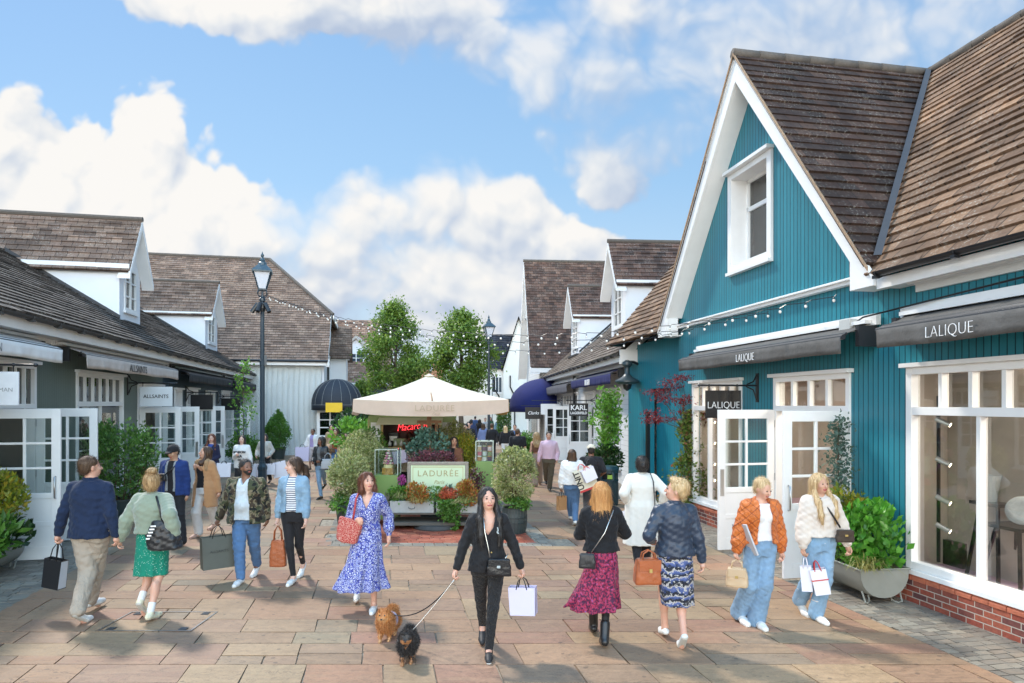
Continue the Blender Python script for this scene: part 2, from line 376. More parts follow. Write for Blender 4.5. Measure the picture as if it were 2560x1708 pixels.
# ================================================================== GROUND
rng = random.Random(7)
def slab_mat(name, cols, vein=1.0, joint=False):
    m, g, b = mat_base(name); at_ = g.new('Attribute'); at_.attribute_name = 'rnd'; tc = g.new('TexCoord')
    c = g.ramp(at_.outputs['Fac'], [(i/(len(cols)-1), q) for i, q in enumerate(cols)])
    off = g.xyz(g.m('MULTIPLY', at_.outputs['Fac'], 37.0), g.m('MULTIPLY', at_.outputs['Fac'], 91.0))
    va = g.new('VectorMath', operation='ADD'); g.link(tc.outputs['Object'], va.inputs[0]); g.link(off, va.inputs[1]); P = va.outputs[0]
    vm = g.new('VectorMath', operation='MULTIPLY'); g.link(P, vm.inputs[0]); vm.inputs[1].default_value = (.8, 3.2, 1)
    n1 = g.noise(vm.outputs[0], 1.7, 5, .65, .8); n2 = g.noise(P, 14, 4, .7); n3 = g.noise(P, 70, 2, .6)
    c = g.mix(g.m('MULTIPLY', g.ramp(n1, [(.42, 0), (.68, 1)]), .42*vein), c, (.42,.275,.165))
    c = g.mix(1.0, c, g.ramp(n2, [(.25, .80), (.75, 1.15)]), 'MULTIPLY')
    c = g.mix(1.0, c, g.ramp(n3, [(.3, .90), (.7, 1.08)]), 'MULTIPLY')
    sp_ = g.new('TexVoronoi'); sp_.inputs['Scale'].default_value = 5; g.link(tc.outputs['Object'], sp_.inputs['Vector']); c = g.mix(g.m('MULTIPLY', g.m('LESS_THAN', sp_.outputs['Distance'], .11), .45), c, (.06,.05,.045))
    big_ = g.noise(tc.outputs['Object'], .55, 4, .6); c = g.mix(1.0, c, g.ramp(big_, [(.32, .72), (.62, 1.0)]), 'MULTIPLY')
    # riven edge lines inside a slab
    ln = g.m('ABSOLUTE', g.m('SUBTRACT', n1, .5)); c = g.mix(g.m('MULTIPLY', g.m('LESS_THAN', ln, .008), .38*vein), c, (.08,.055,.04))
    g.link(c, b.inputs['Base Color']); rr = g.ramp(n2, [(.3, .45), (.7, .75)]); g.link(rr, b.inputs['Roughness'])
    b.inputs['Specular IOR Level'].default_value = .35
    bn = g.new('Bump'); bn.inputs['Strength'].default_value = .45; bn.inputs['Distance'].default_value = .012
    g.link(g.m('ADD', g.m('MULTIPLY', n1, 1.5), g.m('MULTIPLY', n2, .5)), bn.inputs['Height']); g.link(bn.outputs[0], b.inputs['Normal']); return m
SLAB = slab_mat('sandstone_slabs', [(.26,.18,.115),(.35,.205,.125),(.39,.24,.145),(.33,.175,.12),(.27,.215,.14),(.41,.27,.155),(.27,.16,.115),(.36,.25,.15),(.37,.20,.12),(.24,.195,.135),(.32,.17,.11)])
SETT = slab_mat('grey_setts', [(.15,.145,.13),(.24,.225,.19),(.31,.29,.24),(.19,.175,.15),(.27,.235,.19)], .5)
BRICKP = slab_mat('red_brick_pavers', [(.34,.075,.04),(.42,.11,.06),(.26,.055,.035),(.48,.16,.09)], .25)

def pavers(name, mat, fr, xl, xr, y0, y1, rows, lens, gap=.014, h=.006, seed=1, ragged=.008, skip=None, label=None):
    """rows of stones laid across the street; xl, xr give the left and right edge at y; each stone a raised, slightly tilted block"""
    rg = random.Random(seed); V = []; F = []; A = []
    y = y0
    while y < y1:
        dy = rg.choice(rows); x = xl(y)-rg.random()*lens[0]; xe = xr(y)
        while x < xe:
            dx = rg.uniform(*lens); a, b = max(x, xl(y)), min(x+dx, xe)
            if xe-(x+dx) < lens[0]*.4: b = xe; dx = xe-x+1
            if b-a > .05 and not (skip and skip((a+b)/2, y+dy/2)):
                parts = [(a, b, y, y+dy)]
                if dy > .5 and b-a > .5 and rg.random() < .6:
                    s = y+dy*rg.choice((.4, .5, .6)); parts = [(a, b, y, s), (a, b, s, y+dy)]
                    if rg.random() < .5: q = a+(b-a)*rg.uniform(.35, .65); parts = [(a, q, y, s), (q, b, y, s), (a, b, s, y+dy)]
                for (p, q, s, t) in parts:
                    k = len(V); g2 = gap/2; jit = lambda: rg.uniform(-ragged, ragged)
                    cs = [(p+g2, s+g2), (q-g2, s+g2), (q-g2, t-g2), (p+g2, t-g2)]
                    hh = h+rg.uniform(0, .003)
                    for (cx, cy) in cs: V.append((cx+jit(), cy+jit(), hh+rg.uniform(-.0012, .0012)))
                    for (cx, cy) in cs: V.append((cx, cy, -.01))
                    F += [(k, k+1, k+2, k+3), (k, k+4, k+5, k+1), (k+1, k+5, k+6, k+2), (k+2, k+6, k+7, k+3), (k+3, k+7, k+4, k)]
                    A += [rg.random()]*5
            x += dx
        y += dy
    me = bpy.data.meshes.new(name); me.from_pydata([tuple(fr.w(*v)) if fr else v for v in V], [], F); me.materials.append(mat)
    at_ = me.attributes.new('rnd', 'FLOAT', 'FACE'); at_.data.foreach_set('value', A)
    o = bpy.data.objects.new(name, me); COL.objects.link(o); return tag(o, kind='structure')
mb = MB(); mb.add([(-300,-40,-.012),(300,-40,-.012),(300,900,-.012),(-300,900,-.012)], [(0,1,2,3)])
strct('ground', mb, paint('mortar_and_grit', (.30,.25,.19), .95, .45, 14, bump=.5))
# the paving's own frame: rows square to the view, joints running with the street
class Shear:
    x0 = 0.0; th = 0.0
    def w(s, a, b, z=0.0): return Vector((s.x0+a-.20*b, b, z))
    def inv(s, x, y): return x-s.x0+.20*y, y
FS = Shear()
def edge_R(y, off): return FS.inv(6.66-off-.19*y, y)[0]
def edge_L(y, off): return FS.inv(-5.98+off-.22*y, y)[0]
def edge_W(y, off): return FS.inv(4.93-off-.077*y, y)[0]
KX, KY = FS.inv(-1.36, 11.95)
def in_kiosk(x, y): return KX-2.05 < x < KX+2.05 and KY-.5 < y < KY+7.0
pavers('pavement', SLAB, FS, lambda y: edge_L(y, 1.0) if y > 10.8 else edge_L(y, 1.55), lambda y: edge_R(y, 1.05) if y < 15 else edge_W(y, .8), 2.2, 36.0, (.34,.42,.55,.68,.8), (.42,1.05), skip=in_kiosk, seed=11)
pavers('sett_strip_right', SETT, FR, lambda y: -1.04, lambda y: -.02, 3.0, 15.2, (.105,.12), (.13,.24), gap=.012, seed=3)
pavers('sett_strip_left', SETT, FL, lambda y: 0.0, lambda y: 1.55 if y < 10.9 else .98, 5.5, 34, (.13,.15), (.15,.28), gap=.012, seed=4)
pavers('sett_strip_far_right', SETT, FW, lambda y: -.8, lambda y: -.02, 15.0, 37, (.14,.16), (.18,.3), gap=.012, seed=6)
pavers('sett_border', SETT, FS, lambda y: KX-2.05, lambda y: KX+2.05, KY-.5, KY+7.0, (.13,.15), (.15,.24), gap=.012, seed=5, skip=lambda x, y: KX-1.75 < x < KX+1.75 and KY-.24 < y < KY+6.7)
pavers('brick_paving', BRICKP, FS, lambda y: KX-1.75, lambda y: KX+1.75, KY-.24, KY+6.7, (.105,), (.2,.22), gap=.010, seed=8)
# far boardwalk of pale planks running on down the street
mb = MB(); 
for i in range(110):
    y = 36+i*.24; mb.add([FS.w(edge_L(y,.0), y, .004), FS.w(8, y, .004), FS.w(8, y+.225, .004), FS.w(edge_L(y,.0), y+.225, .004)], [(0,1,2,3)])
strct('boardwalk', mb, paint('weathered_boards', (.33,.26,.20), .8, .2, 2))
# recessed inspection cover by the couple on the left
mb = MB(); c0 = ground(400, 1555)
mb.M = Matrix.Translation(c0+Vector((0,0,.0115))) @ Matrix.Rotation(0.0, 4, 'Z')
for (a, b, c, d) in ((-.52,-.5,-.33,.33),(.5,.52,-.33,.33),(-.5,.5,-.33,-.315),(-.5,.5,.315,.33)): mb.box(a, b, c, d, 0, .004)
cov = thing('inspection_cover', 'stone-filled inspection cover with steel corners in the paving under the green-skirted woman', 'manhole cover', (0,0,0))
mb.build('cover_frame', STEEL, cov)
mb = MB(); mb.M = Matrix.Translation(c0+Vector((0,0,.0122))) @ Matrix.Rotation(0.0, 4, 'Z')
for sx in (-.44, .36):
    for sy in (-.30, .22): mb.box(sx, sx+.08, sy, sy+.08, 0, .004)
mb.build('lifting_corner', paint('dark_steel', (.12,.13,.15), .3, .1, metal=.8), cov)
# ================================================================== BUILDINGS: shared pieces
class Front:
    """builds in a building's own coordinates; c = metres proud of the street wall, b = metres along it"""
    def __init__(s, fr, out, root): s.fr = fr; s.out = out; s.root = root
    def box(s, mb, c0, c1, b0, b1, z0, z1, mi=0): return mb.box(s.out*c0, s.out*c1, b0, b1, z0, z1, mi)
    def wall(s, mb, c0, c1, b0, b1, z0, z1, holes):
        bs = sorted({b0, b1} | {min(max(h[i], b0), b1) for h in holes for i in (0, 1)})
        for a, b in zip(bs, bs[1:]):
            if b-a < 1e-4: continue
            hs = sorted((h[2], h[3]) for h in holes if h[0] <= a+1e-6 and h[1] >= b-1e-6); z = z0
            for (p, q) in hs:
                if p > z+1e-4: s.box(mb, c0, c1, a, b, z, p)
                z = max(z, q)
            if z < z1-1e-4: s.box(mb, c0, c1, a, b, z, z1)
    def window(s, b0, b1, z0, z1, transom=None, ups=3, lows=1, rows=1, parent=None, frame=WHITE, glass=None, head=True, fw=.075, deep=.05, mw=.035, ajamb=None):
        mb = MB(); f = fw; d0, d1 = -deep-.03, .035; F = s.box
        F(mb, d0, d1, b0, b0+f, z0, z1); F(mb, d0, d1, b1-f, b1, z0, z1)
        F(mb, d0, d1-.002, b0+f, b1-f, z1-f, z1); F(mb, d0, d1-.002, b0+f, b1-f, z0, z0+f)
        gl = MB()
        def lights(za, zb, n, r):
            w = (b1-b0-2*f)
            for i in range(1, n):
                q = b0+f+w*i/n; F(mb, -deep-.02, .012, q-mw/2, q+mw/2, za, zb)
            for j in range(1, r):
                q = za+(zb-za)*j/r; F(mb, -deep-.017, .009, b0+f, b1-f, q-mw/2.4, q+mw/2.4)
        if transom:
            F(mb, d0, d1-.004, b0+f, b1-f, transom-.05, transom+.05)
            lights(transom+.05, z1-f, ups, 1); lights(z0+f, transom-.05, lows, rows)
        else: lights(z0+f, z1-f, lows, rows)
        if head: F(mb, .0, .10, b0-.05, b1+.05, z1+.001, z1+.055); F(mb, .0, .09, b0-.03, b1+.03, z0-.06, z0-.001)
        w = mb.build('window', frame, parent or s.root, bevel=.004)
        s.box(gl, -deep, -deep+.008, b0+f*.7, b1-f*.7, z0+f*.7, z1-f*.7); gl.build('pane', glass or GLASS, w)
        return w
    def leaf(s, b, w=.98, z1=2.42, z0=.04, c0=.04, rows=3, cols=2, parent=None, ang=0.0, handle=1, glass=None, mid=1.0, c_end=None):
        """a door leaf standing open, square to the wall"""
        mb = MB(); t = .045; o = s.out
        M = Matrix.Translation((o*c0, b, 0)) @ Matrix.Rotation(ang*o, 4, 'Z') @ Matrix.Diagonal((o, 1, 1, 1)); mb.M = M
        st = .13
        mb.box(0, st, 0, t, z0, z1); mb.box(w-st, w, 0, t, z0, z1); mb.box(st, w-st, .002, t-.002, z1-.15, z1); mb.box(st, w-st, .002, t-.002, z0, z0+.2)
        mb.box(st, w-st, .012, t-.012, z0+.2, mid); mb.box(st, w-st, .002, t-.002, mid-.0, mid+.09); mb.box(st, w-st, .004, t-.004, .56, .64)
        for i in range(1, cols): q = st+(w-2*st)*i/cols; mb.box(q-.02, q+.02, .003, t-.003, mid+.09, z1-.15)
        for j in range(1, rows): q = mid+.09+(z1-.24-mid)*j/rows; mb.box(st, w-st, .006, t-.006, q-.018, q+.018)
        d = mb.build('door', WHITE, parent or s.root, bevel=.004)
        if s.out < 0 and False: pass
        g = MB(); g.M = M; g.box(st-.01, w-st+.01, t/2-.004, t/2+.004, mid+.08, z1-.14); g.build('pane', glass or GLASSC, d)
        h = MB(); h.M = M
        if handle: h.tube([(w-.065, -.003, 1.0), (w-.065, -.05, 1.01), (w-.065, -.05, 1.34), (w-.065, -.003, 1.35)], .011, 8)
        else: h.box(w-.1, w-.03, -.006, .0, .95, 1.4)
        h.build('handle', STEEL, d, smooth=bool(handle))
        hh = MB(); hh.M = M
        for zz in (.3, 1.2, 2.1): hh.box(-.004, .01, -.012, t+.004, zz, zz+.12)
        hh.build('hinge', STEEL, d)
        return d
def slope(mb, O, U, V, vmax, uL, uR, course=.2, lift=.034, mi=0):
    """tiled roof plane: one stepped strip per course so every course throws its own shadow line"""
    O, U, V = Vector(O), Vector(U).normalized(), Vector(V).normalized(); N = U.cross(V)
    if N.z < 0: N = -N
    fL = uL if callable(uL) else (lambda v: uL); fR = uR if callable(uR) else (lambda v: uR)
    n = max(1, round(vmax/course)); h = vmax/n; rj = random.Random(int(vmax*1000)+n); lift0 = lift
    for i in range(n):
        a, b = i*h, (i+1)*h
        l0, r0, l1, r1 = fL(a), fR(a), fL(b), fR(b)
        if r0-l0 < .01 and r1-l1 < .01: continue
        k = max(1, int((max(r0, r1)-min(l0, l1))/.9))
        for q in range(k):
            lift = lift0*rj.uniform(.72, 1.25)
            e0, e1 = q/k, (q+1)/k
            p = [O+U*(l0+(r0-l0)*e0)+V*a+N*lift, O+U*(l0+(r0-l0)*e1)+V*a+N*lift, O+U*(l1+(r1-l1)*e1)+V*(b+.01)+N*.003, O+U*(l1+(r1-l1)*e0)+V*(b+.01)+N*.003]
            uv = [(l0+(r0-l0)*e0, i*course+.01), (l0+(r0-l0)*e1, i*course+.01), (l1+(r1-l1)*e1, (i+1)*course-.002), (l1+(r1-l1)*e0, (i+1)*course-.002)]
            lo0, lo1 = p[0]-N*(lift+.012), p[1]-N*(lift+.012)
            mb.add(p+[lo0, lo1], [(0,1,2,3), (4,5,1,0)], mi, [uv, [uv[0], uv[1], uv[1], uv[0]]])
    # underside
    a, b = 0, vmax
    q = [O+U*fL(a)-N*.05, O+U*fR(a)-N*.05, O+U*fR(b)+V*b-N*.05, O+U*fL(b)+V*b-N*.05]
    mb.add(q, [(3,2,1,0)], mi, [[(0,0)]*4])
def awning(fr, out, b0, b1, label, text, fabric, textmat, z=3.42, drop=.22, proj=.52, tsize=.15, tb=None, seed=1, sx=1.0, cas=WHITE, tall=.12, off=0.0, tpx=None):
    if tpx: tb = fr.hit(tpx, HY, out*(proj+.04))[0]-(b0+b1)/2
    t = thing('awning', label, 'awning', fr.w(0, (b0+b1)/2, z), fr.th, 'folded shop awnings along the street'); L = (b1-b0)/2; o = out
    mb = MB(); mb.box(o*.03, o*.10, -L-.12, L+.12, tall*.9+.06, tall+.20); mb.box(o*.101, o*.20, -L-.03, L+.03, .19, .24); mb.build('cassette', cas, t)
    mb = MB(); mb.tube([(o*proj, -L-.02, 0), (o*proj, L+.02, 0)], .035, 10); mb.tube([(o*(proj-.06), -L, .05), (o*(proj-.06), L, .05)], .02, 8)
    for q in (-L*.75, -L*.25, L*.3, L*.8): mb.tube([(o*.14, q, .05), (o*(proj-.03), q+.25, .015)], .022, 6)
    mb.box(o*.02, o*.3, L-.03, L+.04, -.12, .16); mb.box(o*.02, o*.3, -L-.04, -L+.03, -.12, .16)
    mb.build('folding_arm', paint('dark_awning_metal', (.03,.03,.033), .35, .1), t, smooth=False)
    rg = random.Random(seed); n = int((b1-b0)/.05); ph = [rg.uniform(0, 6) for _ in range(4)]; V = []; Fc = []
    rows = [(proj-.38, .19), (proj-.19, .10), (proj, .036), (proj+.037, .0), (proj+.03, -drop*.33), (proj+.03, -drop*.66), (proj+.028, -drop)]
    for i in range(n+1):
        y = -L+(2*L)*i/n; w = math.sin(y*7+ph[0])*.45+math.sin(y*13+ph[1])*.3+math.sin(y*23+ph[2])*.25
        for j, (c, zz) in enumerate(rows):
            a = (0, .002, 0, 0, .006, .014, .022)[j]; sg = math.sin(y*3+ph[3])*.008*(j > 4)
            V.append((o*(c+w*a), y, zz+sg))
    m = len(rows)
    for i in range(n):
        for j in range(m-1): Fc.append((i*m+j, (i+1)*m+j, (i+1)*m+j+1, i*m+j+1))
    mb = MB(); mb.add(V, Fc); f = mb.build('fabric', fabric, t, smooth=True); so_ = f.modifiers.new('thick', 'SOLIDIFY'); so_.thickness = .004
    if text:
        tx = txt('lettering', text, textmat, t, tsize, (o*(proj+.052), tb if tb is not None else 0, -drop*.52), (R(90), 0, R(90)*o), .003, off, sx=sx)
    return t
def hanging_sign(fr, out, b, c0, c1, z0, z1, label, panel, texts, barz=None, armlen=None, thick=.03, group='hanging shop signs'):
    """texts: list of (string, size, dx, dz, material, offset, sx)"""
    t = thing('hanging_sign', label, 'shop sign', fr.w(0, b, barz or z1+.1), fr.th, group); o = out; bz = barz or z1+.1
    mb = MB(); L = armlen or c1+.12
    mb.tube([(o*.02, 0, 0), (o*L, 0, 0)], .016, 8); mb.ell((o*L, 0, 0), (.03, .03, .03), 6)
    mb.box(o*.0, o*.03, -.035, .035, -.30, .22)
    mb.tube([(o*.03, 0, .19), (o*.09, 0, .07), (o*.22, 0, .02)], .013, 6); mb.tube([(o*.03, 0, -.26), (o*.09, 0, -.08), (o*.24, 0, -.015)], .013, 6)
    for q in (c0+.07, c1-.07): mb.tube([(o*q, 0, 0), (o*q, 0, z1-bz)], .009, 6); mb.ell((o*q, 0, 0), (.026, .026, .026), 6)
    mb.build('bracket', BLACK, t, smooth=False)
    mb = MB(); mb.box(o*c0, o*c1, -thick/2, thick/2, z0-bz, z1-bz); mb.build('panel', panel, t, bevel=.004)
    cx = o*(c0+c1)/2; zc = (z0+z1)/2-bz
    for (s_, size, dx, dz, mt, off, sx) in texts: txt('lettering', s_, mt, t, size, (cx+dx, -thick/2-.003, zc+dz), (R(90), 0, 0), .002, off, sx=sx)
    return t
def gutter(parent, pts, brackets, out, mat=BLACK, r=.06):
    mb = MB(); a, b = Vector(pts[0]), Vector(pts[1]); n = 8; L = (b-a).length; d = (b-a).normalized(); 
    V = []; 
    for k in range(n+1):
        an = math.pi*(k/n); off = Vector((-math.cos(an)*r, 0, -math.sin(an)*r)); V += [a+off, b+off]
    F = [(2*k, 2*k+1, 2*k+3, 2*k+2) for k in range(n)]
    V2 = [v+Vector((0, 0, .0)) for v in V]
    mb.add(V, F); 
    for q in (a, b): mb.add([q+Vector((-math.cos(math.pi*k/n)*r, 0, -math.sin(math.pi*k/n)*r)) for k in range(n+1)], [tuple(range(n+1))])
    k = int(L/brackets)
    for i in range(k+1):
        p = a+d*(L*i/max(k, 1)); mb.tube([p+Vector((-math.cos(math.pi*q/6)*(r+.012), 0, -math.sin(math.pi*q/6)*(r+.012))) for q in range(7)], .014, 5)
        mb.box(p.x-r-.01 if out > 0 else p.x, p.x if out > 0 else p.x+r+.01, p.y-.03, p.y+.03, p.z-r*1.5, p.z-r*.9)
    o = mb.build('gutter', mat, parent, smooth=False); so_ = o.modifiers.new('thick', 'SOLIDIFY'); so_.thickness = .004; return o
def dormer(F, b0, b1, c, zb, ze, zr, roofm, tan, parent, wall=WHITE2, over=.32, verge=.38, winz=None, rows=3):
    """gabled dormer; c: how far behind the eave line reference its face stands (c negative = into the building)"""
    o = F.out; run = (zr-zb)/tan+.35; D = MB()
    X = lambda q: o*q
    ym = (b0+b1)/2; hw = (b1-b0)/2
    # face with window opening (pieces), cheeks
    w0, w1 = ym-hw*.58, ym+hw*.58; z0, z1 = zb+.30, ze-.02
    F.wall(D, c-.06, c, b0, b1, zb-.25, ze, [(w0, w1, z0, z1)])
    gs = (zr-ze+.0)/(hw+.0)
    D.prism([(b0, ze+.001), (b1, ze+.001), (ym, ze+gs*hw-.06)], 'x', X(c), X(c-.06))
    back = c-(ze-zb)/tan-.6
    for (a, b) in ((b0, b0+.05), (b1-.05, b1)):
        D.prism([(X(c-.061), zb-.6), (X(c-.061), ze), (X(back), ze), (X(back), zb-.1+(c-back)*tan*.0+ (c-back-.5)*tan*.55)], 'y', a, b)
    d = D.build('dormer', wall, parent)
    # window
    W = MB(); f = .09
    for (p, q, r_, s_) in ((w0, w0+f, z0, z1), (w1-f, w1, z0, z1), (w0+f, w1-f, z0, z0+f), (w0+f, w1-f, z1-f, z1), (ym-.03, ym+.03, z0+f, z1-f)): F.box(W, c-.05, c+.03, p, q, r_, s_)
    for j in range(1, rows): q = z0+(z1-z0)*j/rows; F.box(W, c-.045, c+.015, w0+f, w1-f, q-.02, q+.02)
    F.box(W, c, c+.07, w0-.05, w1+.05, z0-.07, z0-.002)
    W.build('window', WHITE, d)
    G = MB(); F.box(G, c-.03, c-.02, w0+.03, w1-.03, z0+.03, z1-.03); G.build('pane', GLASS, d)
    G = MB(); F.box(G, c-.5, c-.48, b0+.06, b1-.06, zb-.2, ze-.02); G.build('blind', paint('pale_blind', (.32,.33,.33), .8), d)
    # roof
    s_ = (zr-ze)/hw; ov = .16; Lr = math.hypot(hw+ov, (hw+ov)*s_); Rm = MB()
    zend = zr; 
    def vall(v):  # distance inward reached by a slope at height
        z = ze-ov*s_+v/Lr*(hw+ov)*s_; return (z-zb)/tan-c*1.0
    front = c+over
    for sg, base in ((1, b0-ov), (-1, b1+ov)):
        O = (0, base, ze-ov*s_)
        if o > 0: uL = (lambda v: -(vall(v)-.0)-.0); uR = lambda v: front
        else: uL = lambda v: -front; uR = lambda v: vall(v)
        slope(Rm, O, (1, 0, 0), (0, sg, s_), Lr, uL, uR, .19)
    Rm.build('dormer_roof', roofm, d)
    K = MB(); K.tube([(X(front+.02), ym, zr+.03), (X(-vall(Lr)), ym, zr+.03)], .075, 8); K.build('ridge_tiles', LEAD if roofm is ROOF_K else RIDGE, d)
    # bargeboards, soffit, fascia, lead
    T = MB(); bw = .2
    for sg in (1, -1):
        e0 = ym-sg*(hw+ov+.02); zf = ze-ov*s_-.03
        T.prism([(ym, zr-.015), (e0, zf), (e0, zf-bw*.9), (ym, zr-bw*1.35)], 'x', X(front-.03), X(front+.012))
        T.prism([(ym, zr-bw*1.15), (e0, zf-bw*.75), (e0, zf-bw*.75-.03), (ym, zr-bw*1.15-.03)], 'x', X(c+.002), X(front-.031))
        bb = b0-.13 if sg > 0 else b1+.03
        T.box(X(c-(ze-zb)/tan-.25), X(front-.032), bb, bb+.10, ze-.20, ze-.06)
    T.build('fascia', WHITE, d)
    Ld = MB()
    for bb in (b0-.012, b1): 
        x0_, x1_ = c+.02, c-(ze-zb)/tan-.25
        Ld.prism([(X(x0_), zb+.0), (X(x0_), zb+.11), (X(x1_), zb+.11+(x0_-x1_)*tan), (X(x1_), zb+(x0_-x1_)*tan)], 'y', bb, bb+.012)
    F.box(Ld, c+.002, c+.16, b0-.05, b1+.05, zb-.10, zb-.02); Ld.build('flashing', LEAD, d)
    return d
RIDGE = paint('ridge_tile', (.10,.082,.068), .8, .2, 12, bump=.3)

# ================================================================== RIGHT: TEAL BUILDING
TEAL = boards('teal_boards', (.026,.21,.268), .094, 1, .013, var=.12, rough=.34)
TEAL_B = thing('shop_building', 'teal boarded shop with a steep white-trimmed gable and brown tiled roof on the right', 'building', FR.w(0, 0), FR.th)
F = Front(FR, -1, TEAL_B)
def SS(px): return FR.S(px)
w1a, w1b = 4.6, SS(2270); dr0, dr1 = SS(2128), SS(1937); w2a, w2b = SS(1856), SS(1733)
mb = MB(); F.wall(mb, -.16, 0, 1.5, 15.2, .36, 4.25, [(w1a, w1b, .40, 2.98), (dr0, dr1, 0, 2.95), (w2a, w2b, .42, 2.96)])
yc, za, hs = 12.08, 8.82, 1.357; zf = lambda y: za-.16-hs*abs(y-yc)
gw0, gw1, gz0, gz1 = SS(1931.6), SS(1826), 5.05, 6.92
P = lambda pts: mb.prism(pts, 'x', 0, .16)
yl = yc-(za-.16-4.251)/hs; yr = yc+(za-.16-4.251)/hs
P([(yl, 4.251), (gw0, 4.251), (gw0, zf(gw0))]); P([(gw1, 4.251), (yr, 4.251), (gw1, zf(gw1))])
P([(gw0, 4.251), (gw1, 4.251), (gw1, gz0), (gw0, gz0)]); P([(gw0, gz1), (gw1, gz1), (gw1, zf(gw1)), (yc, zf(yc)), (gw0, zf(gw0))])
mb.build('cladding', TEAL, TEAL_B)
BRK = brick_mat('red_brick', [(.22,.045,.03),(.30,.07,.04),(.10,.04,.04),(.34,.09,.05),(.26,.06,.035),(.07,.045,.05)])
mb = MB(); 
for (a, b) in ((1.5, dr0-.02), (dr1+.02, 15.25)):
    F.box(mb, -.05, .07, a, b, 0, .285)
mb.build('brick_plinth', BRK, TEAL_B)
rg = random.Random(5)
for (a, b) in ((1.5, dr0-.02), (dr1+.02, 15.25)):
    mb = MB(); y = a
    while y < b-.05:
        e = min(y+.215, b); mb.M = None; o_ = rg.uniform(-.003, .003)
        mb.prism([(0, .38), (0, .286), (-.078+o_, .286), (-.078+o_, .33), (-.035, .38)], 'y', y+.006, e-.006); y = e
    mb.build('brick_coping', paint('red_coping_brick', (.44,.13,.07), .75, .25, 14, bump=.4), TEAL_B, bevel=.004)
# windows, doorway
F.window(w1a, w1b, .42, 2.96, transom=2.41, ups=9, lows=4, glass=GLASSW, fw=.09, deep=.07, mw=.055)
F.window(w2a, w2b, .44, 2.94, transom=2.41, ups=5, lows=3, glass=GLASSW, fw=.08, deep=.07, mw=.05)
mb = MB(); f = .08
for (a, b, z0, z1) in ((dr0, dr0+f, 0, 2.95), (dr1-f, dr1, 0, 2.95), (dr0+f, dr1-f, 2.87, 2.95), (dr0+f, dr1-f, 2.38, 2.47)): F.box(mb, -.14, .035, a, b, z0, z1)
for i in range(1, 4): q = dr0+f+(dr1-dr0-2*f)*i/4; F.box(mb, -.06, .02, q-.03, q+.03, 2.47, 2.87)
F.box(mb, 0, .11, dr0-.06, dr1+.06, 2.951, 3.01); dw = mb.build('doorway', WHITE, TEAL_B, bevel=.004)
g_ = MB(); F.box(g_, -.04, -.03, dr0+.05, dr1-.05, 2.46, 2.88); g_.build('pane', GLASSW, dw)
F.leaf(dr1-.06, 1.04, 2.40, handle=0); F.leaf(dr0+.0, 1.03, 2.40, handle=1)
# gable window in a deep white reveal
mb = MB(); t = .11
for (a, b, z0, z1) in ((gw0-.02, gw0+t, gz0-.08, gz1), (gw1-t, gw1+.02, gz0-.08, gz1), (gw0+t, gw1-t, gz1-t, gz1), (gw0+t, gw1-t, gz0-.08, gz0+t)): F.box(mb, -.34, .05, a, b, z0, z1)
F.box(mb, 0, .15, gw0-.05, gw1+.05, gz1+.001, gz1+.06); F.box(mb, .05, .10, gw0-.02, gw1+.02, gz0-.08, gz0-.02)
a, b = gw0+t, gw1-t; m_ = a+(b-a)*.40
for (p, q, z0, z1) in ((a, a+.06, gz0+t, gz1-t), (b-.06, b, gz0+t, gz1-t), (m_-.035, m_+.035, gz0+t, gz1-t), (a, b, gz0+t, gz0+t+.07), (a, b, gz1-t-.06, gz1-t), (a, b, gz1-.72, gz1-.64)): F.box(mb, -.36, -.28, p, q, z0, z1)
gwin = mb.build('window', WHITE, TEAL_B)
g_ = MB(); F.box(g_, -.33, -.32, a, b, gz0+t, gz1-t); g_.build('pane', GLASS, gwin)
g_ = MB(); F.box(g_, -.52, -.50, a-.1, b+.1, gz0, gz1); g_.build('blind', paint('green_grey_blind', (.30,.38,.34), .8), gwin)
# white trim: bargeboards, soffits, base beam, eaves
mb = MB(); VB = .40
for sg in (1, -1):
    e = yc-sg*3.42; zt = za-hs*3.42
    i_ = yc-sg*2.98; mb.prism([(yc, za-.03), (e, zt-.03), (e, 4.03), (i_, 4.03), (i_, 4.425), (yc, za-.50)], 'x', -.335, -.385)
    mb.prism([(yc, za-.46), (i_, 4.47), (i_, 4.43), (yc, za-.50)], 'x', -.001, -.334); mb.box(-.334, -.001, e, i_, 4.032, 4.06); mb.box(-.334, -.101, i_-.02, i_+.02, 4.061, 4.43)
    mb.prism([(yc, za-.02), (e, zt-.02), (e, zt-.07), (yc, za-.09)], 'x', -.386, -.405)
F.box(mb, .001, .10, yl-.02, yr+.02, 4.20, 4.30); F.box(mb, .101, .14, yl-.02, yr+.02, 4.255, 4.285)
mb.build('gable_trim', WHITE, TEAL_B, bevel=.005)
mb = MB(); F.box(mb, .30, .34, 1.5, 8.655, 3.98, 4.12); F.box(mb, .0, .299, 1.5, 8.65, 4.0, 4.02); F.box(mb, .0, .05, 1.5, 8.34, 3.9, 3.999)
for (q, r_) in ((.10, 3.985), (.2, 3.99)): F.box(mb, q-.01, q+.0, 1.5, 8.3, 3.98, 3.999)
mb.build('fascia', WHITE, TEAL_B)
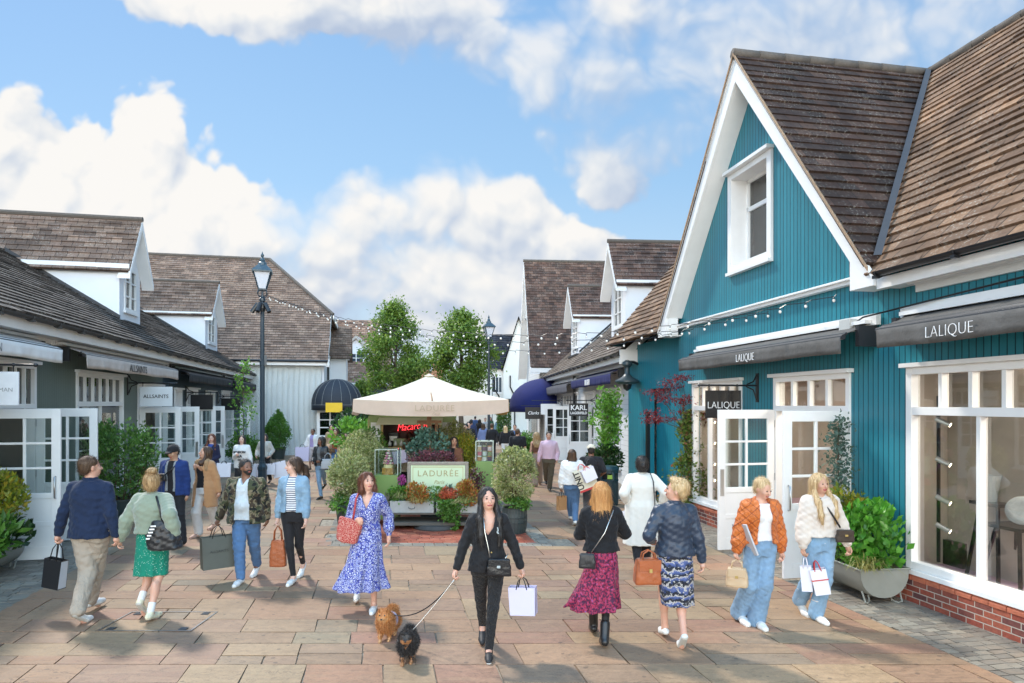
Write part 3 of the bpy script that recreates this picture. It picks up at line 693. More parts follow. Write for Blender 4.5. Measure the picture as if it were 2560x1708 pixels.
# roofs
mb = MB(); Ls = math.hypot(3.31, 4.49)
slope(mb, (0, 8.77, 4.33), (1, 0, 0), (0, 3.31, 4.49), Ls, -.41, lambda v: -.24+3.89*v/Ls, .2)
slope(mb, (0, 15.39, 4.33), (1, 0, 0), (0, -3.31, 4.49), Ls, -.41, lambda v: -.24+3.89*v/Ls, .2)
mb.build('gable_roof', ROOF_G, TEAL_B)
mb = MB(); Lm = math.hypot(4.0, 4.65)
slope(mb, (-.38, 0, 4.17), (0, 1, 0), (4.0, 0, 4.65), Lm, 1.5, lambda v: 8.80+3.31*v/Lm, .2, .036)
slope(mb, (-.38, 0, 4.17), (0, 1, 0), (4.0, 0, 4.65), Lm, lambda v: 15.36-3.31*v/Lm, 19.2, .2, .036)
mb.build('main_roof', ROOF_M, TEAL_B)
mb = MB(); mb.add([(3.62, 1.5, 8.8), (3.62, 19.2, 8.8), (8, 19.2, 4.1), (8, 1.5, 4.1)], [(0,1,2,3)]); mb.add([(7.9,1.5,0),(7.9,19.2,0),(7.9,19.2,4.3),(7.9,1.5,4.3)], [(0,1,2,3)])
mb.add([(.3,19.2,0),(7.9,19.2,0),(7.9,19.2,4.2),(3.62,19.2,8.8),(-.36,19.2,4.15),(.3,19.2,4.15)], [(0,1,2,3,4,5)]); mb.add([(0,1.5,0),(7.9,1.5,0),(7.9,1.5,4.2),(3.62,1.5,8.8),(0,1.5,4.2)], [(4,3,2,1,0)])
mb.build('rear_wall', paint('rear_timber', (.02,.12,.15), .6), TEAL_B)
mb = MB()
def ridge_run(mb, a, b, r=.095, L=.45):
    a, b = Vector(a), Vector(b); n = max(1, int((b-a).length/L)); d = (b-a)/n
    for i in range(n): mb.tube([a+d*i, a+d*(i+.985)], [r, r*.93], 8)
ridge_run(mb, (-.43, yc, za+.0), (3.6, yc, za+.03)); ridge_run(mb, (3.62, 1.5, 8.83), (3.62, 19.2, 8.83))
mb.build('ridge_tiles', RIDGE, TEAL_B, smooth=True)
mb = MB(); W_ = .16
def strip(p, q, w, n):
    p, q = Vector(p), Vector(q); d = (q-p).normalized(); s_ = d.cross(Vector(n).normalized())*w
    mb.add([p-s_, p+s_, q+s_, q-s_], [(0,1,2,3)])
for (p, q) in (((-.27, 8.72, 4.40), (3.60, 12.0, 8.86)),):
    n1 = Vector((0, -4.49, 3.31)).normalized(); n2 = Vector((-4.65, 0, 4.0)).normalized(); strip(Vector(p)+(n1+n2)*.03, Vector(q)+(n1+n2)*.03, .048, n1+n2)
mb.build('valley_flashing', LEAD, TEAL_B)
gutter(TEAL_B, ((-.46, 1.5, 4.17), (-.46, 8.48, 4.17)), 1.1, 1)
# mortar undercloak along the verge
mb = MB()
for sg in (1, -1):
    e = yc-sg*3.36; zt = za-hs*3.36
    mb.prism([(yc, za+.02), (e, zt+.02), (e, zt-.03), (yc, za-.03)], 'x', -.412, -.432)
mb.build('verge_mortar', paint('buff_mortar', (.33,.22,.14), .9, .3, 20, bump=.6), TEAL_B)
# blue return wall with recessed door between the two shops
TEAL2 = boards('teal_boards_return', (.010,.20,.27), .14, 1, .008, var=.05)
mb = MB(); mb.box(.30, .42, 15.2, 16.3, 0, 4.15); mb.box(.30, .42, 17.6, 19.2, 0, 4.15); mb.box(.30, .42, 16.3, 17.6, 2.9, 4.15); mb.box(.0, .42, 15.0, 15.199, 0, 4.15); mb.build('side_wall', TEAL2, TEAL_B)
mb = MB(); mb.box(.5, .55, 16.25, 17.65, 0, 2.95); mb.build('side_door', TEAL2, TEAL_B)
mb = MB(); mb.tube([(.24, 15.1, .05), (.24, 15.1, 4.0), (.1, 15.2, 4.2), (-.3, 15.6, 4.25)], .045, 8); mb.build('downpipe', BLACK, TEAL_B); mb = MB(); mb.box(.22, .3, 17.6, 17.72, .0, 2.3); mb.build('downpipe', BLACK, TEAL_B)
# ---- interior of the glassware shop
mb = MB()
for (a, b) in ((w1a-.3, w1b+.35), (w2a-.3, w2b+.3)):
    mb.box(.17, 3.2, a, b, .30, .34)
mb.build('display_floor', paint('pale_pink_plinth', (.62,.42,.56), .4), TEAL_B)
mb = MB(); mb.box(3.2, 3.25, 1.6, 15, 0, 4.0, 0); mb.box(.18, 3.2, w1b+.32, w1b+.36, 0, 3.3, 0); mb.box(.18, 3.2, w2b+.28, w2b+.32, 0, 3.3, 0); mb.box(.18, 3.2, 1.6, 15, 3.3, 3.34, 0)
mb.box(.9, .95, SS(2425), w1b+.31, .34, 3.2); mb.box(.9, .95, w2a+.7, w2b+.27, .34, 3.2); mb.build('interior_wall', paint('warm_grey_plaster', (.50,.44,.38), .85, .04), TEAL_B)
mb = MB(); mb.box(.17, 3.2, dr0-.5, dr1+.5, .0, .01); mb.build('shop_floor', paint('shop_floor', (.2,.17,.15), .4), TEAL_B)
mb = MB(); mb.box(.55, .62, w2a-.05, w2a+.62, .34, 2.35); mb.build('red_screen', paint('crimson_backdrop', (.30,.03,.08), .7), TEAL_B)
lt = emit('lit_lamp', (1, .86, .66), 9)
def spot_track(b, c, zs):
    t = thing('track_light', 'upright track of grey spotlights inside the %s window' % ('large right-hand' if b < 10 else 'crimson-backed'), 'spotlights', FR.w(c, b, 0), FR.th, 'window spotlight tracks')
    mb = MB(); mb.box(-.015, .015, -.015, .015, .5, 2.6); mb.build('track', BLACK, t)
    for z in zs:
        d = Vector((.10, -.15, -.09)).normalized(); p = Vector((0.0, -.05, z)); mb = MB(); mb.tube([p-d*.07, p+d*.10], .033, 10); s_ = mb.build('spotlight', STEEL, t, smooth=False)
        mb = MB(); mb.tube([p+d*.101, p+d*.104], .027, 10); mb.build('bulb', lt, s_)
spot_track(w1b-.16, .30, (2.28, 1.78, 1.3, .95)); spot_track(w2b-.18, .3, (2.15, 1.7, 1.25, .9))
mb = MB()
def shop_thing(name, label, cat, c, b, parts, group=None):
    t = thing(name, label, cat, FR.w(c, b, 0), FR.th, group)
    for (pn, m_, mt, sm) in parts: m_.build(pn, mt, t, smooth=sm)
    return t
XB = paint('black_lacquer', (.012,.012,.014), .2)
b_ = FR.S(2393, .95)-.35; shop_thing('display_plinth', 'black block plinth low in the big right-hand window', 'plinth', .95, b_+.35, [('block', MB().box(-.12, .2, -.2, .2, .34, .67), XB, False)])
CRY = paint('frosted_crystal', (.42,.46,.46), .2, .1, 30, bump=.6, bscale=40); AMB = paint('amber_bottle', (.55,.42,.22), .15)
shop_thing('perfume_bottle', 'small amber perfume bottle standing on the black plinth', 'bottle', .95, b_+.42, [('bottle', MB().lathe([(.04,.671),(.05,.73),(.03,.80),(.02,.81)], 12), AMB, True), ('stopper', MB().lathe([(.022,.811),(.045,.84),(.03,.87)], 12), CRY, True)])
b_ = FR.S(2475, .80)
def table(c, b, zt, w, lab):
    m_ = MB(); m_.box(-w, w, -w, w, zt-.04, zt); l_ = MB()
    t = thing('display_table', lab, 'table', FR.w(c, b, 0), FR.th, 'black display tables'); m_.build('tabletop', XB, t)
    for sx in (-1, 1):
        for sy in (-1, 1): q = MB(); q.tube([(sx*w*.6, sy*w*.6, zt-.04), (sx*w*1.1, sy*w*1.1, .34)], .022, 4); q.build('leg', XB, t)
table(.85, b_-.05, 1.29, .20, 'tall black display table carrying the frosted vase'); table(.72, FR.S(2545, .72), 1.08, .24, 'lower black display table at the frame edge under the round plate')
v_ = []; 
shop_thing('crystal_vase', 'flared frosted crystal vase on the tall black table', 'vase', .80, b_, [('vase', MB().lathe([(.07,1.291),(.075,1.31),(.095,1.45),(.125,1.61),(.13,1.62),(.11,1.6),(.06,1.35)], 20), CRY, False)])
m_ = MB(); m_.lathe([(.15,0),(.165,.02),(.16,.03),(.09,.012),(.02,.01)], 24); t_ = shop_thing('round_plate', 'round crystal plate upright on the lower table at the picture edge', 'plate', .62, FR.S(2556, .62), [])
pl = m_.build('plate', CRY, t_, smooth=True); pl.rotation_euler = (R(75), 0, R(-60)); pl.location = (0, 0, 1.27)
shop_thing('shelf_unit', 'dark shelving with ornaments at the back of the shop', 'shelves', 2.7, 6.2, [('shelf', (lambda m: [m.box(-.2, .25, -2.6, 2.2, .35+q*.5, .38+q*.5) for q in range(6)] and m)(MB()), XB, False), ('back_panel', MB().box(.26, .29, -2.6, 2.2, .35, 2.9), paint('walnut', (.09,.055,.035), .5), False), ('ornament', (lambda m: [m.lathe([(.05, .381+.5*(i % 5)), (.09, .5+.5*(i % 5)), (.04, .62+.5*(i % 5))], 10, (0, -2.4+i*.31, 0)) for i in range(15)] and m)(MB()), paint('gilt_ornament', (.5,.35,.2), .3, .3, 9, metal=.4), True)])
shop_thing('shelf_unit', 'dark shelving seen through the open doorway', 'shelves', 2.2, (dr0+dr1)/2-.2, [('shelf', (lambda m: [m.box(-.2, .25, -.9, 1.3, .4+q*.45, .43+q*.45) for q in range(6)] and m)(MB()), XB, False), ('back_panel', MB().box(.26, .29, -.9, 1.3, .0, 2.9), paint('walnut', (.09,.055,.035), .5), False)])
for (b_, c_) in ((7.4, 1.2), (6.0, 1.4), (10.3, 1.2), (13.2, 1.0)):
    l_ = bpy.data.lights.new('shop_ceiling_light', 'AREA'); l_.energy = 60; l_.size = .8; l_.color = (1, .88, .74); lo = bpy.data.objects.new('shop_ceiling_light', l_); COL.objects.link(lo); lo.location = FR.w(c_, b_, 3.2)
# awnings and sign
GREYF = paint('grey_awning_canvas', (.10,.095,.09), .75, .2, 5, bump=1.0, bscale=9); TXW = paint('white_lettering', (.8,.8,.8), .5)
a_ = FR.hit(2106, 870, -.52)[0]; b_ = FR.hit(1700, 900, -.52)[0]
awning(FR, -1, a_, b_, 'long grey folded awning over the open glassware shop doors', 'LALIQUE', GREYF, TXW, 3.40, .22, .52, .19, 0, 2, sx=.78, off=-.004, tpx=1863)
awning(FR, -1, 1.6, FR.hit(2196, 840, -.52)[0], 'grey folded awning over the large right-hand shop window', 'LALIQUE', GREYF, TXW, 3.42, .23, .52, .19, 0, 3, sx=.85, off=-.0055, tpx=2372)
mb = MB(); mb.box(.0, .2, 0, .25, 0, .2); 
jb = thing('junction_box', 'grey electrical box between the two grey awnings', 'electrical box', FR.w(-.16, FR.S(2160), 3.52), FR.th)
MB().box(-.07, .10, 0, .22, 0, .17).build('box_case', paint('pale_grey_plastic', (.5,.5,.48), .5), jb, bevel=.006); MB().tube([(-.0,-.01,.1),(-.02,-.2,.16),(.08,-2.5,.30)], .012, 6).build('cable', BLACK, jb)
hanging_sign(FR, -1, FR.S(1895), .34, 1.02, 2.25, 2.74, 'black square glassware shop sign with thin white letters beside the open doors', paint('gloss_black_sign', (.010,.010,.011), .15), [('LALIQUE', .175, 0, -.02, TXW, -.0035, .92)], barz=2.83, armlen=1.14)
# ================================================================== LEFT: LONG LOW SHOP ROW
LB = thing('shop_building', 'long low shop row on the left with green boards, white fascia and two white dormers', 'building', FL.w(0, 0), FL.th)
F = Front(FL, 1, LB)
def SL(px, c=0.0): return FL.S(px, c)
GREEN = boards('sage_green_boards', (.115,.155,.135), .075, 1, .006, var=.05)
NAVY = boards('navy_lap_boards', (.022,.05,.075), .14, 2, .010, var=.08, lap=True)
openW = [(10.35, 12.0, 0, 3.2), (SL(189), SL(306), .45, 3.17), (17.3, 19.3, 0, 3.0)]
mb = MB(); F.wall(mb, -.15, 0, 4, 19.45, 0, 3.95, openW); mb.build('cladding', GREEN, LB)
openN = [(20.6, 21.4, .5, 3.0), (22.0, 23.4, 0, 3.0), (24.6, 26.0, .5, 3.0), (27.2, 28.8, 0, 3.0)]
mb = MB(); F.wall(mb, -.15, -.01, 19.45, 33, 0, 3.95, openN); mb.build('cladding', NAVY, LB)
F.window(SL(189), SL(306), .5, 3.15, transom=2.5, ups=6, lows=2, rows=2, fw=.08)
for (a, b) in ((10.35, 12.0), (17.3, 19.3), (22.0, 23.4), (27.2, 28.8)):
    h = 3.2 if a < 11 else 3.0
    mb = MB(); f = .08
    for (p, q, r_, s_) in ((a, a+f, 0, h), (b-f, b, 0, h), (a+f, b-f, h-.08, h), (a+f, b-f, 2.42, 2.50)): F.box(mb, -.14, .03, p, q, r_, s_)
    n = int((b-a)/.33)
    for i in range(1, n): q = a+f+(b-a-2*f)*i/n; F.box(mb, -.05, .02, q-.02, q+.02, 2.5, h-.08)
    F.box(mb, .0, .1, a-.05, b+.05, h+.001, h+.055)
    dw = mb.build('doorway', WHITE, LB); g_ = MB(); F.box(g_, -.04, -.03, a+.05, b-.05, 2.47, h-.04); g_.build('pane', GLASS, dw)
for (a, b) in ((20.6, 21.4), (24.6, 26.0)): F.window(a, b, .55, 2.95, transom=2.4, ups=4, lows=2, rows=3)
F.leaf(10.40, 1.02, 2.42); F.leaf(12.0-.05, .98, 2.42, handle=0)
F.leaf(17.35, .98, 2.42); F.leaf(19.3, .98, 2.42, handle=0)
F.leaf(22.0, .85, 2.42); F.leaf(23.4, .85, 2.42, handle=0); F.leaf(27.2, .8, 2.42); F.leaf(28.8, .8, 2.42)
mb = MB(); F.box(mb, -3.2, -3.15, 4, 33, 0, 3.9); F.box(mb, -3.1, -.16, 4, 33, 3.4, 3.44)
for q in (9.2, 13.0, 16.6, 20.0, 24.1, 29): F.box(mb, -3.1, -.16, q, q+.05, 0, 3.4)
mb.build('interior_wall', paint('beige_interior', (.33,.29,.25), .8), LB)
mb = MB(); F.box(mb, -2.2, -1.8, 10.3, 12.2, 0, 1.1); F.box(mb, -1.2, -.9, 13.5, 15.6, .4, 1.7); F.box(mb, -2.6, -2.2, 17.4, 19.2, 0, 1.9); mb.build('shop_fittings', paint('dark_fittings', (.05,.04,.035), .5), LB)
mb = MB(); F.box(mb, -9.0, -8.9, 4, 33, 0, 5); F.box(mb, -8.9, -.16, 32.9, 33, 0, 3.9); F.box(mb, -8.9, -.16, 4, 4.1, 0, 3.9); mb.build('rear_wall', WHITE2, LB)
# roof
tn = .625; ze = 3.93; cE = .55; ridge_c = 6.4
mb = MB(); Lr = math.hypot(ridge_c, ridge_c*tn)
slope(mb, (cE, 0, ze), (0, 1, 0), (-1, 0, tn), Lr, 4, 33.2, .2)
mb.add([(cE-ridge_c, 4, ze+ridge_c*tn), (cE-ridge_c, 33.2, ze+ridge_c*tn), (cE-2*ridge_c, 33.2, ze), (cE-2*ridge_c, 4, ze)], [(3,2,1,0)], 0, [[(0,0)]*4])
mb.add([(0,33.2,3.9),(cE-ridge_c,33.2,ze+ridge_c*tn-.1),(cE-2*ridge_c,33.2,3.9)], [(0,1,2)], 0, [[(0,0)]*3])
mb.build('roof', roof_tiles('grey_brown_roof_tiles', [(.075,.062,.055),(.105,.086,.074),(.135,.108,.09),(.09,.075,.066)], .2, .3, .6, 6), LB)
mb = MB(); F.box(mb, .44, .47, 4, 33.1, 3.68, 3.89); F.box(mb, 0, .439, 4, 33.1, 3.70, 3.72); F.box(mb, .0, .05, 4, 33.1, 3.62, 3.699); mb.build('fascia', WHITE, LB)
gutter(LB, ((.56, 4, 3.90), (.56, 33.1, 3.90)), .92, -1, paint('worn_black_gutter', (.045,.042,.04), .6, .25, 12))
for (p0, p1) in ((298.5, 350), (513, 543)):
    b0, b1 = SL(p0, cE-1.5), SL(p1, cE-1.5)
    dormer(F, b0, b1, cE-1.5, 4.87, 6.46, 7.87, ROOF_L, tn, LB)
CREAMF = paint('white_canvas', (.80,.79,.77), .8, .05, 5); PINKF = paint('stone_canvas', (.56,.49,.44), .8, .12, 5, bump=.7, bscale=9); BLKF = paint('black_canvas', (.02,.02,.023), .75, .15, 6)
TXB = paint('black_lettering', (.02,.02,.02), .5); TXG = paint('grey_lettering', (.25,.25,.25), .5)
awning(FL, 1, 7.4, SL(151, .55), 'white folded awning at the left picture edge', 'WEITZMAN', CREAMF, TXG, 3.44, .22, .55, .19, 0, 5, off=-.004, tpx=-45)
awning(FL, 1, SL(211, .55), SL(442, .55), 'stone-coloured folded awning with dark letters over the green shop front', 'ALLSAINTS', PINKF, TXB, 3.43, .24, .55, .24, 0, 6, sx=1.0, off=-.003, tpx=346)
awning(FL, 1, SL(471, .55), SL(580, .55), 'black folded awning on the navy shop front', None, BLKF, TXB, 3.40, .24, .55, seed=7, cas=BLACK)
awning(FL, 1, SL(586, .55), SL(645, .55), 'farther black folded awning beside the lamp post', None, BLKF, TXB, 3.40, .24, .55, seed=8, cas=BLACK)
GREYS = paint('pale_grey_sign', (.60,.63,.65), .4, .03)
hanging_sign(FL, 1, 9.38, .10, .95, 2.48, 2.96, 'white sign with thin grey letters at the left picture edge', paint('white_sign', (.74,.74,.76), .4), [('STUART WEITZMAN', .082, -.02, -.02, TXG, -.001, 1.0)], barz=3.06, armlen=1.16)
hanging_sign(FL, 1, 16.6, .28, 1.03, 2.44, 2.93, 'pale grey sign with black letters on the green shop front', GREYS, [('ALLSAINTS', .125, 0, 0, TXB, .001, .95)], barz=3.02, armlen=1.12)
hanging_sign(FL, 1, 21.9, .15, .83, 2.32, 2.80, 'blank black sign on the navy shop front, nearer of two', BLACK, [], barz=2.88, armlen=.95)
hanging_sign(FL, 1, 26.6, .12, .84, 2.25, 2.72, 'blank black sign on the navy shop front, farther one behind the thin tree', BLACK, [], barz=2.80, armlen=.95)
# ---- tall grey-white building behind, half-hipped roof (its own frame; faces the camera)
pb = at(803, 1010, 32.0)
BB = thing('shop_building', 'tall pale grey boarded building with a big brown half-hipped roof behind the lamp post', 'building', (pb.x, pb.y, 0), FL.th)
mb = MB(); mb.box(-8.6, 0, 0, .15, 0, 4.55); mb.build('cladding', boards('pale_grey_boards', (.64,.67,.65), .26, 1, .02, var=.03), BB)
mb = MB(); mb.box(.0, .12, 0.16, 12.5, 0, 4.6); mb.prism([(0.17,4.601),(12.0,4.601),(9.6,6.75),(2.6,6.75)], 'x', 0, .12)
mb.build('end_wall', WHITE2, BB)
T_ = 6.1; rise = 6.1; tn2 = rise/(T_+.4)
mb = MB(); Lr = math.hypot(T_+.4, rise)
hip = .42   # share of the slope below the hip
slope(mb, (0, -.4, 4.6), (1, 0, 0), (0, 1, tn2), Lr, -15.5, lambda v: .35+.5*v/Lr*0 if v < Lr*hip else .35-(v-Lr*hip)/(Lr*(1-hip))*3.6, .2)
slope(mb, (0, 12.6, 4.6), (1, 0, 0), (0, -1, tn2), Lr, -15.5, lambda v: .35 if v < Lr*hip else .35-(v-Lr*hip)/(Lr*(1-hip))*3.6, .2)
zh = 4.6+rise*hip; wy = (T_+.4)*(1-hip)
slope(mb, (.45, 6.1, zh), (0, 1, 0), (-3.7, 0, rise*(1-hip)), math.hypot(3.7, rise*(1-hip)), lambda v: -wy*(1-v/math.hypot(3.7, rise*(1-hip))), lambda v: wy*(1-v/math.hypot(3.7, rise*(1-hip))), .2)
mb.build('roof', ROOF_L, BB)
mb = MB(); ridge_run(mb, (-15.5, 6.1, 4.65+rise), (-3.25, 6.1, 4.65+rise)); ridge_run(mb, (-3.25, 6.1, 4.65+rise), (.45, 6.1-wy, zh+.04)); ridge_run(mb, (-3.25, 6.1, 4.65+rise), (.45, 6.1+wy, zh+.04)); mb.build('ridge_tiles', RIDGE, BB)
mb = MB(); mb.box(-9, .33, -.34, -.30, 4.36, 4.56); mb.box(-9, .33, -.3, -.01, 4.36, 4.38); mb.box(.25, .40, -.34, .0, 4.3, 4.66); mb.box(.44, .5, 2.2, 10, zh-.22, zh-.03)
mb.prism([(-.4, 4.56), (-.4, 4.35), (wy*0+6.1-wy, zh-.28), (6.1-wy, zh)], 'x', .30, .36); mb.build('fascia', WHITE, BB)
gutter_mb = MB(); gutter_mb.tube([(-9, -.42, 4.57), (.33, -.42, 4.57)], .06, 8); gutter_mb.build('gutter', BLACK, BB)
# projecting bits of its street side: porch gable and navy barrel awning with yellow sign, door
mb = MB(); mb.box(.121, .20, 3.0, 4.2, 5.0, 6.0); mb.build('window', WHITE, BB); mb = MB(); mb.box(.2, .205, 3.1, 4.1, 5.1, 5.9); mb.build('pane', GLASS, BB)
mb = MB(); mb.prism([(5.3, 5.2), (8.7, 5.2), (7.0, 7.0)], 'x', .12, 1.1); mb.build('porch_gable', WHITE, BB)
mb = MB(); slope(mb, (0, 5.1, 5.1), (1, 0, 0), (0, 1.9, 2.0), 2.75, .12, 1.3, .2); slope(mb, (0, 8.9, 5.1), (1, 0, 0), (0, -1.9, 2.0), 2.75, .12, 1.3, .2); mb.build('porch_roof', ROOF_L, BB)
mb = MB(); mb.box(.12, 1.0, 5.5, 8.5, 0, 5.19); mb.build('porch_wall', WHITE2, BB)
mb = MB(); mb.tube([(.2, 2.2, .1), (.2, 2.2, 4.5)], .05, 8); mb.build('downpipe', BLACK, BB)
def dome_awning(loc, rz, w, d, h, mat, label, seam=None, drop=.25, plain=False):
    t = thing('dome_awning', label, 'awning', loc, rz, None); V = []; Fc = []; n, m = 16, 8
    for j in range(m+1):
        el = j/m*math.pi/2
        for i in range(n+1):
            a = math.pi*i/n; q = math.sin(el)**.9 if not plain else math.sin(el)
            V.append((math.cos(a)*w/2*q, -math.sin(a)**.8*d*q if math.sin(a) > 0 else 0, h*math.cos(el)))
    for i in range(n+1): a = math.pi*i/n; V.append((math.cos(a)*w/2, -max(math.sin(a), 0)**.8*d, -drop))
    for j in range(m+1):
        for i in range(n): Fc.append((j*(n+1)+i, j*(n+1)+i+1, (j+1)*(n+1)+i+1, (j+1)*(n+1)+i))
    mb = MB(); mb.add(V, Fc); f = mb.build('fabric', mat, t, auto=50); s_ = f.modifiers.new('t', 'SOLIDIFY'); s_.thickness = .01; s_.offset = 1
    if seam:
        mb = MB()
        for i in range(0, n+1, 2): mb.tube([Vector(V[j*(n+1)+i])*1.012 for j in range(m+1)], .006, 5)
        mb.tube([Vector(V[m*(n+1)+i])*1.012 for i in range(n+1)], .007, 5); mb.build('piping', seam, t)
    return t
NAVYF = paint('charcoal_navy_canvas', (.022,.026,.036), .7, .1, 5); BLUEF = paint('royal_blue_canvas', (.006,.011,.095), .9, .1, 4)
p = at(838, 1010, 31.4); dome_awning((p.x-.05, 31.9, 2.45), R(25), 2.4, 1.2, 1.25, NAVYF, 'dark domed awning with pale piping beside the grey boarded building', paint('pale_piping', (.3,.3,.28), .6))
ys = thing('hanging_sign', 'plain yellow hanging sign under the dark domed awning', 'shop sign', at(835, 1019, 30.2), R(6)); MB().box(-.375, .375, -.02, .02, -.22, .22).build('panel', paint('yellow_sign', (.85,.52,.02), .5), ys); MB().tube([(-.5,0,.28),(.5,0,.28)], .015, 6).build('bracket', BLACK, ys)
pd = at(825, 1010, 31.2)
dd = thing('glazed_door', 'white glazed door under the yellow sign', 'door', (pd.x, pd.y, 0), R(3)); mb = MB()
for (a, b, c, d) in ((-.62,-.48,.05,2.3),(.48,.62,.05,2.3),(-.48,.48,.05,1.0),(-.48,.48,2.1,2.3)): mb.box(a, b, 0, .06, c, d)
mb.box(-.03,.03,.003,.057,1.0,2.1)
for z in (1.37, 1.74): mb.box(-.48,.48,.006,.054,z-.025,z+.025)
mb.build('frame', WHITE, dd); MB().box(-.48,.48,.025,.035,1.0,2.1).build('pane', GLASS, dd); MB().box(-.6,.6,.5,.52,0,2.3).build('backing', DARK, dd)
# ---- brown-roofed house closing the view behind the trees
pc = at(855, 1010, 46); CB = thing('shop_building', 'brown-roofed building with one white dormer window behind the left tree', 'building', (pc.x-3, 46, 0), R(2))
mb = MB(); slope(mb, (0, -.4, 4.0), (1, 0, 0), (0, 1, 1.12), 6.6, -2, 6.3, .22); mb.build('roof', roof_tiles('orange_brown_tiles', [(.20,.115,.08),(.27,.16,.11),(.32,.21,.15),(.23,.14,.10)], .22, .3, .4, 9), CB)
mb = MB(); mb.box(-2, 6.1, 0, .2, 0, 3.9); mb.build('cladding', boards('dark_green_boards', (.04,.06,.06), .15, 2, .01, lap=True), CB); mb = MB(); mb.box(-2, 6.3, -.45, -.40, 3.82, 3.98); mb.build('fascia', WHITE, CB)
xw = 3-1.05+.0; pw = at(891, 1010, 47); xd = pw.x-(pc.x-3)
mb = MB(); mb.box(xd-.95, xd+.95, 1.0, 2.6, 4.9, 6.3); mb.prism([(xd-.95, 6.3), (xd+.95, 6.3), (xd, 7.2)], 'y', 1.0, 2.8); dm = mb.build('dormer', WHITE2, CB)
mb = MB(); 
for sg in (1, -1): mb.prism([(xd, 7.42), (xd+sg*1.25, 6.2), (xd+sg*1.25, 6.02), (xd, 7.22)], 'y', .8, 2.8)
mb.build('dormer_roof', paint('pale_trim_tile', (.45,.40,.36), .7), dm); mb = MB(); mb.box(xd-.55, xd+.55, .97, 1.0, 5.1, 6.15); mb.build('pane', paint('dark_pane', (.04,.06,.08), .1), dm)
mb = MB()
for q in (-.55, -.03, .49): mb.box(xd+q, xd+q+.06, .94, .969, 5.1, 6.15)
for q in (5.1, 5.43, 5.78, 6.1): mb.box(xd-.55, xd+.55, .945, .968, q, q+.05)
mb.build('window', WHITE, dm)
# ================================================================== RIGHT: WHITE BOARDED ROW beyond the teal shop
WBD = thing('shop_building', 'white weatherboarded shop row with two white dormers beyond the teal shop', 'building', FW.w(0, 0), FW.th)
F = Front(FW, -1, WBD)
def SW(px, c=0.0): return FW.S(px, c)
LAP = boards('white_lap_boards', (.76,.76,.75), .155, 2, .012, 0, var=.02, lap=True)
ops = [(SW(1552), SW(1500), .0, 2.98), (SW(1487), SW(1463), .5, 2.95), (SW(1445), SW(1408), 0, 2.95), (SW(1392), SW(1372), .5, 2.95)]
mb = MB(); F.wall(mb, -.15, 0, 18.9, 36.6, 0, 3.9, ops); mb.box(0, 3, 18.75, 18.9, 0, 3.9); mb.build('cladding', LAP, WBD)
for i, (a, b, z0, z1) in enumerate(ops):
    F.window(a, b, max(z0, .5), z1, transom=2.42, ups=5, lows=2, rows=3, fw=.09)
    if z0 == 0: m_ = MB(); F.box(m_, -.08, -.05, a, b, 0, .5); m_.build('door_panel', WHITE, WBD)
F.leaf(SW(1482), .92, 2.4, parent=WBD, glass=GLASS); F.leaf(SW(1436), .9, 2.4, glass=GLASS); F.leaf(SW(1410)+.3, .85, 2.4, glass=GLASS)
mb = MB(); F.box(mb, -2.6, -2.55, 18.9, 36.5, 0, 3.8); mb.build('interior_wall', paint('beige_interior', (.33,.29,.25), .8), WBD)
tn, ze, cE, rc = .87, 3.95, .50, 5.0
mb = MB(); Lr = math.hypot(rc, rc*tn); slope(mb, (-cE, 0, ze), (0, 1, 0), (1, 0, tn), Lr, 18.35, 36.9, .2, .024)
mb.add([(rc-cE, 18.35, ze+rc*tn), (rc-cE, 36.9, ze+rc*tn), (2*rc, 36.9, ze), (2*rc, 18.35, ze)], [(0,1,2,3)], 0, [[(0,0)]*4])
mb.build('roof', roof_tiles('warm_brown_tiles', [(.12,.09,.072),(.16,.122,.094),(.195,.15,.118),(.14,.108,.086)], .2, .3, .5, 12), WBD)
mb = MB(); mb.add([(0,18.9,3.9),(rc-cE,18.9,ze+rc*tn-.1),(2*rc,18.9,3.9)], [(0,1,2)]); mb.add([(0,36.6,3.9),(rc-cE,36.6,ze+rc*tn-.1),(2*rc,36.6,3.9)], [(2,1,0)]); mb.build('end_wall', WHITE2, WBD)
mb = MB(); F.box(mb, .40, .43, 18.4, 36.6, 3.70, 3.92); F.box(mb, 0, .399, 18.4, 36.6, 3.72, 3.74)
F.box(mb, -.05, .52, 18.28, 18.39, 3.62, 4.02); mb.prism([(-cE, ze-.05), (-cE, ze-.30), (rc-cE, ze+rc*tn-.32), (rc-cE, ze+rc*tn-.05)], 'y', 18.30, 18.34)
mb.build('fascia', WHITE, WBD)
gutter(WBD, ((-cE-.02, 18.35, 3.93), (-cE-.02, 36.7, 3.93)), .9, 1)
for (p0, p1) in ((1563.7, 1528.6), (1449, 1428)):
    b0, b1 = FW.S(p0, cE*-1+1.0+.0), FW.S(p1, cE*-1+1.0)
    dormer(F, b0, b1, -(1.0-cE), 4.85, 6.66, 8.12, ROOF_R, tn, WBD, over=.36)
mb = MB(); b_ = SW(1440); F.box(mb, .03, .13, b_-.05, b_+.05, 0, 3.7); mb.build('downpipe', BLACK, WBD)
a_, b_ = SW(1528.6, -.5), SW(1429, -.5)
awning(FW, -1, a_, b_, 'royal blue folded awning with white letters on the white boarded shop', 'KARL LAGERFELD', BLUEF, TXW, 3.40, .30, .5, .27, 0, 11, sx=.42, off=.004)
awning(FW, -1, SW(1418, -.5), SW(1361, -.5), 'grey folded awning beyond the blue one on the white shop', None, paint('slate_canvas', (.09,.09,.11), .8), TXB, 3.30, .36, .5, seed=12)
BS = paint('black_sign', (.013,.013,.015), .35)
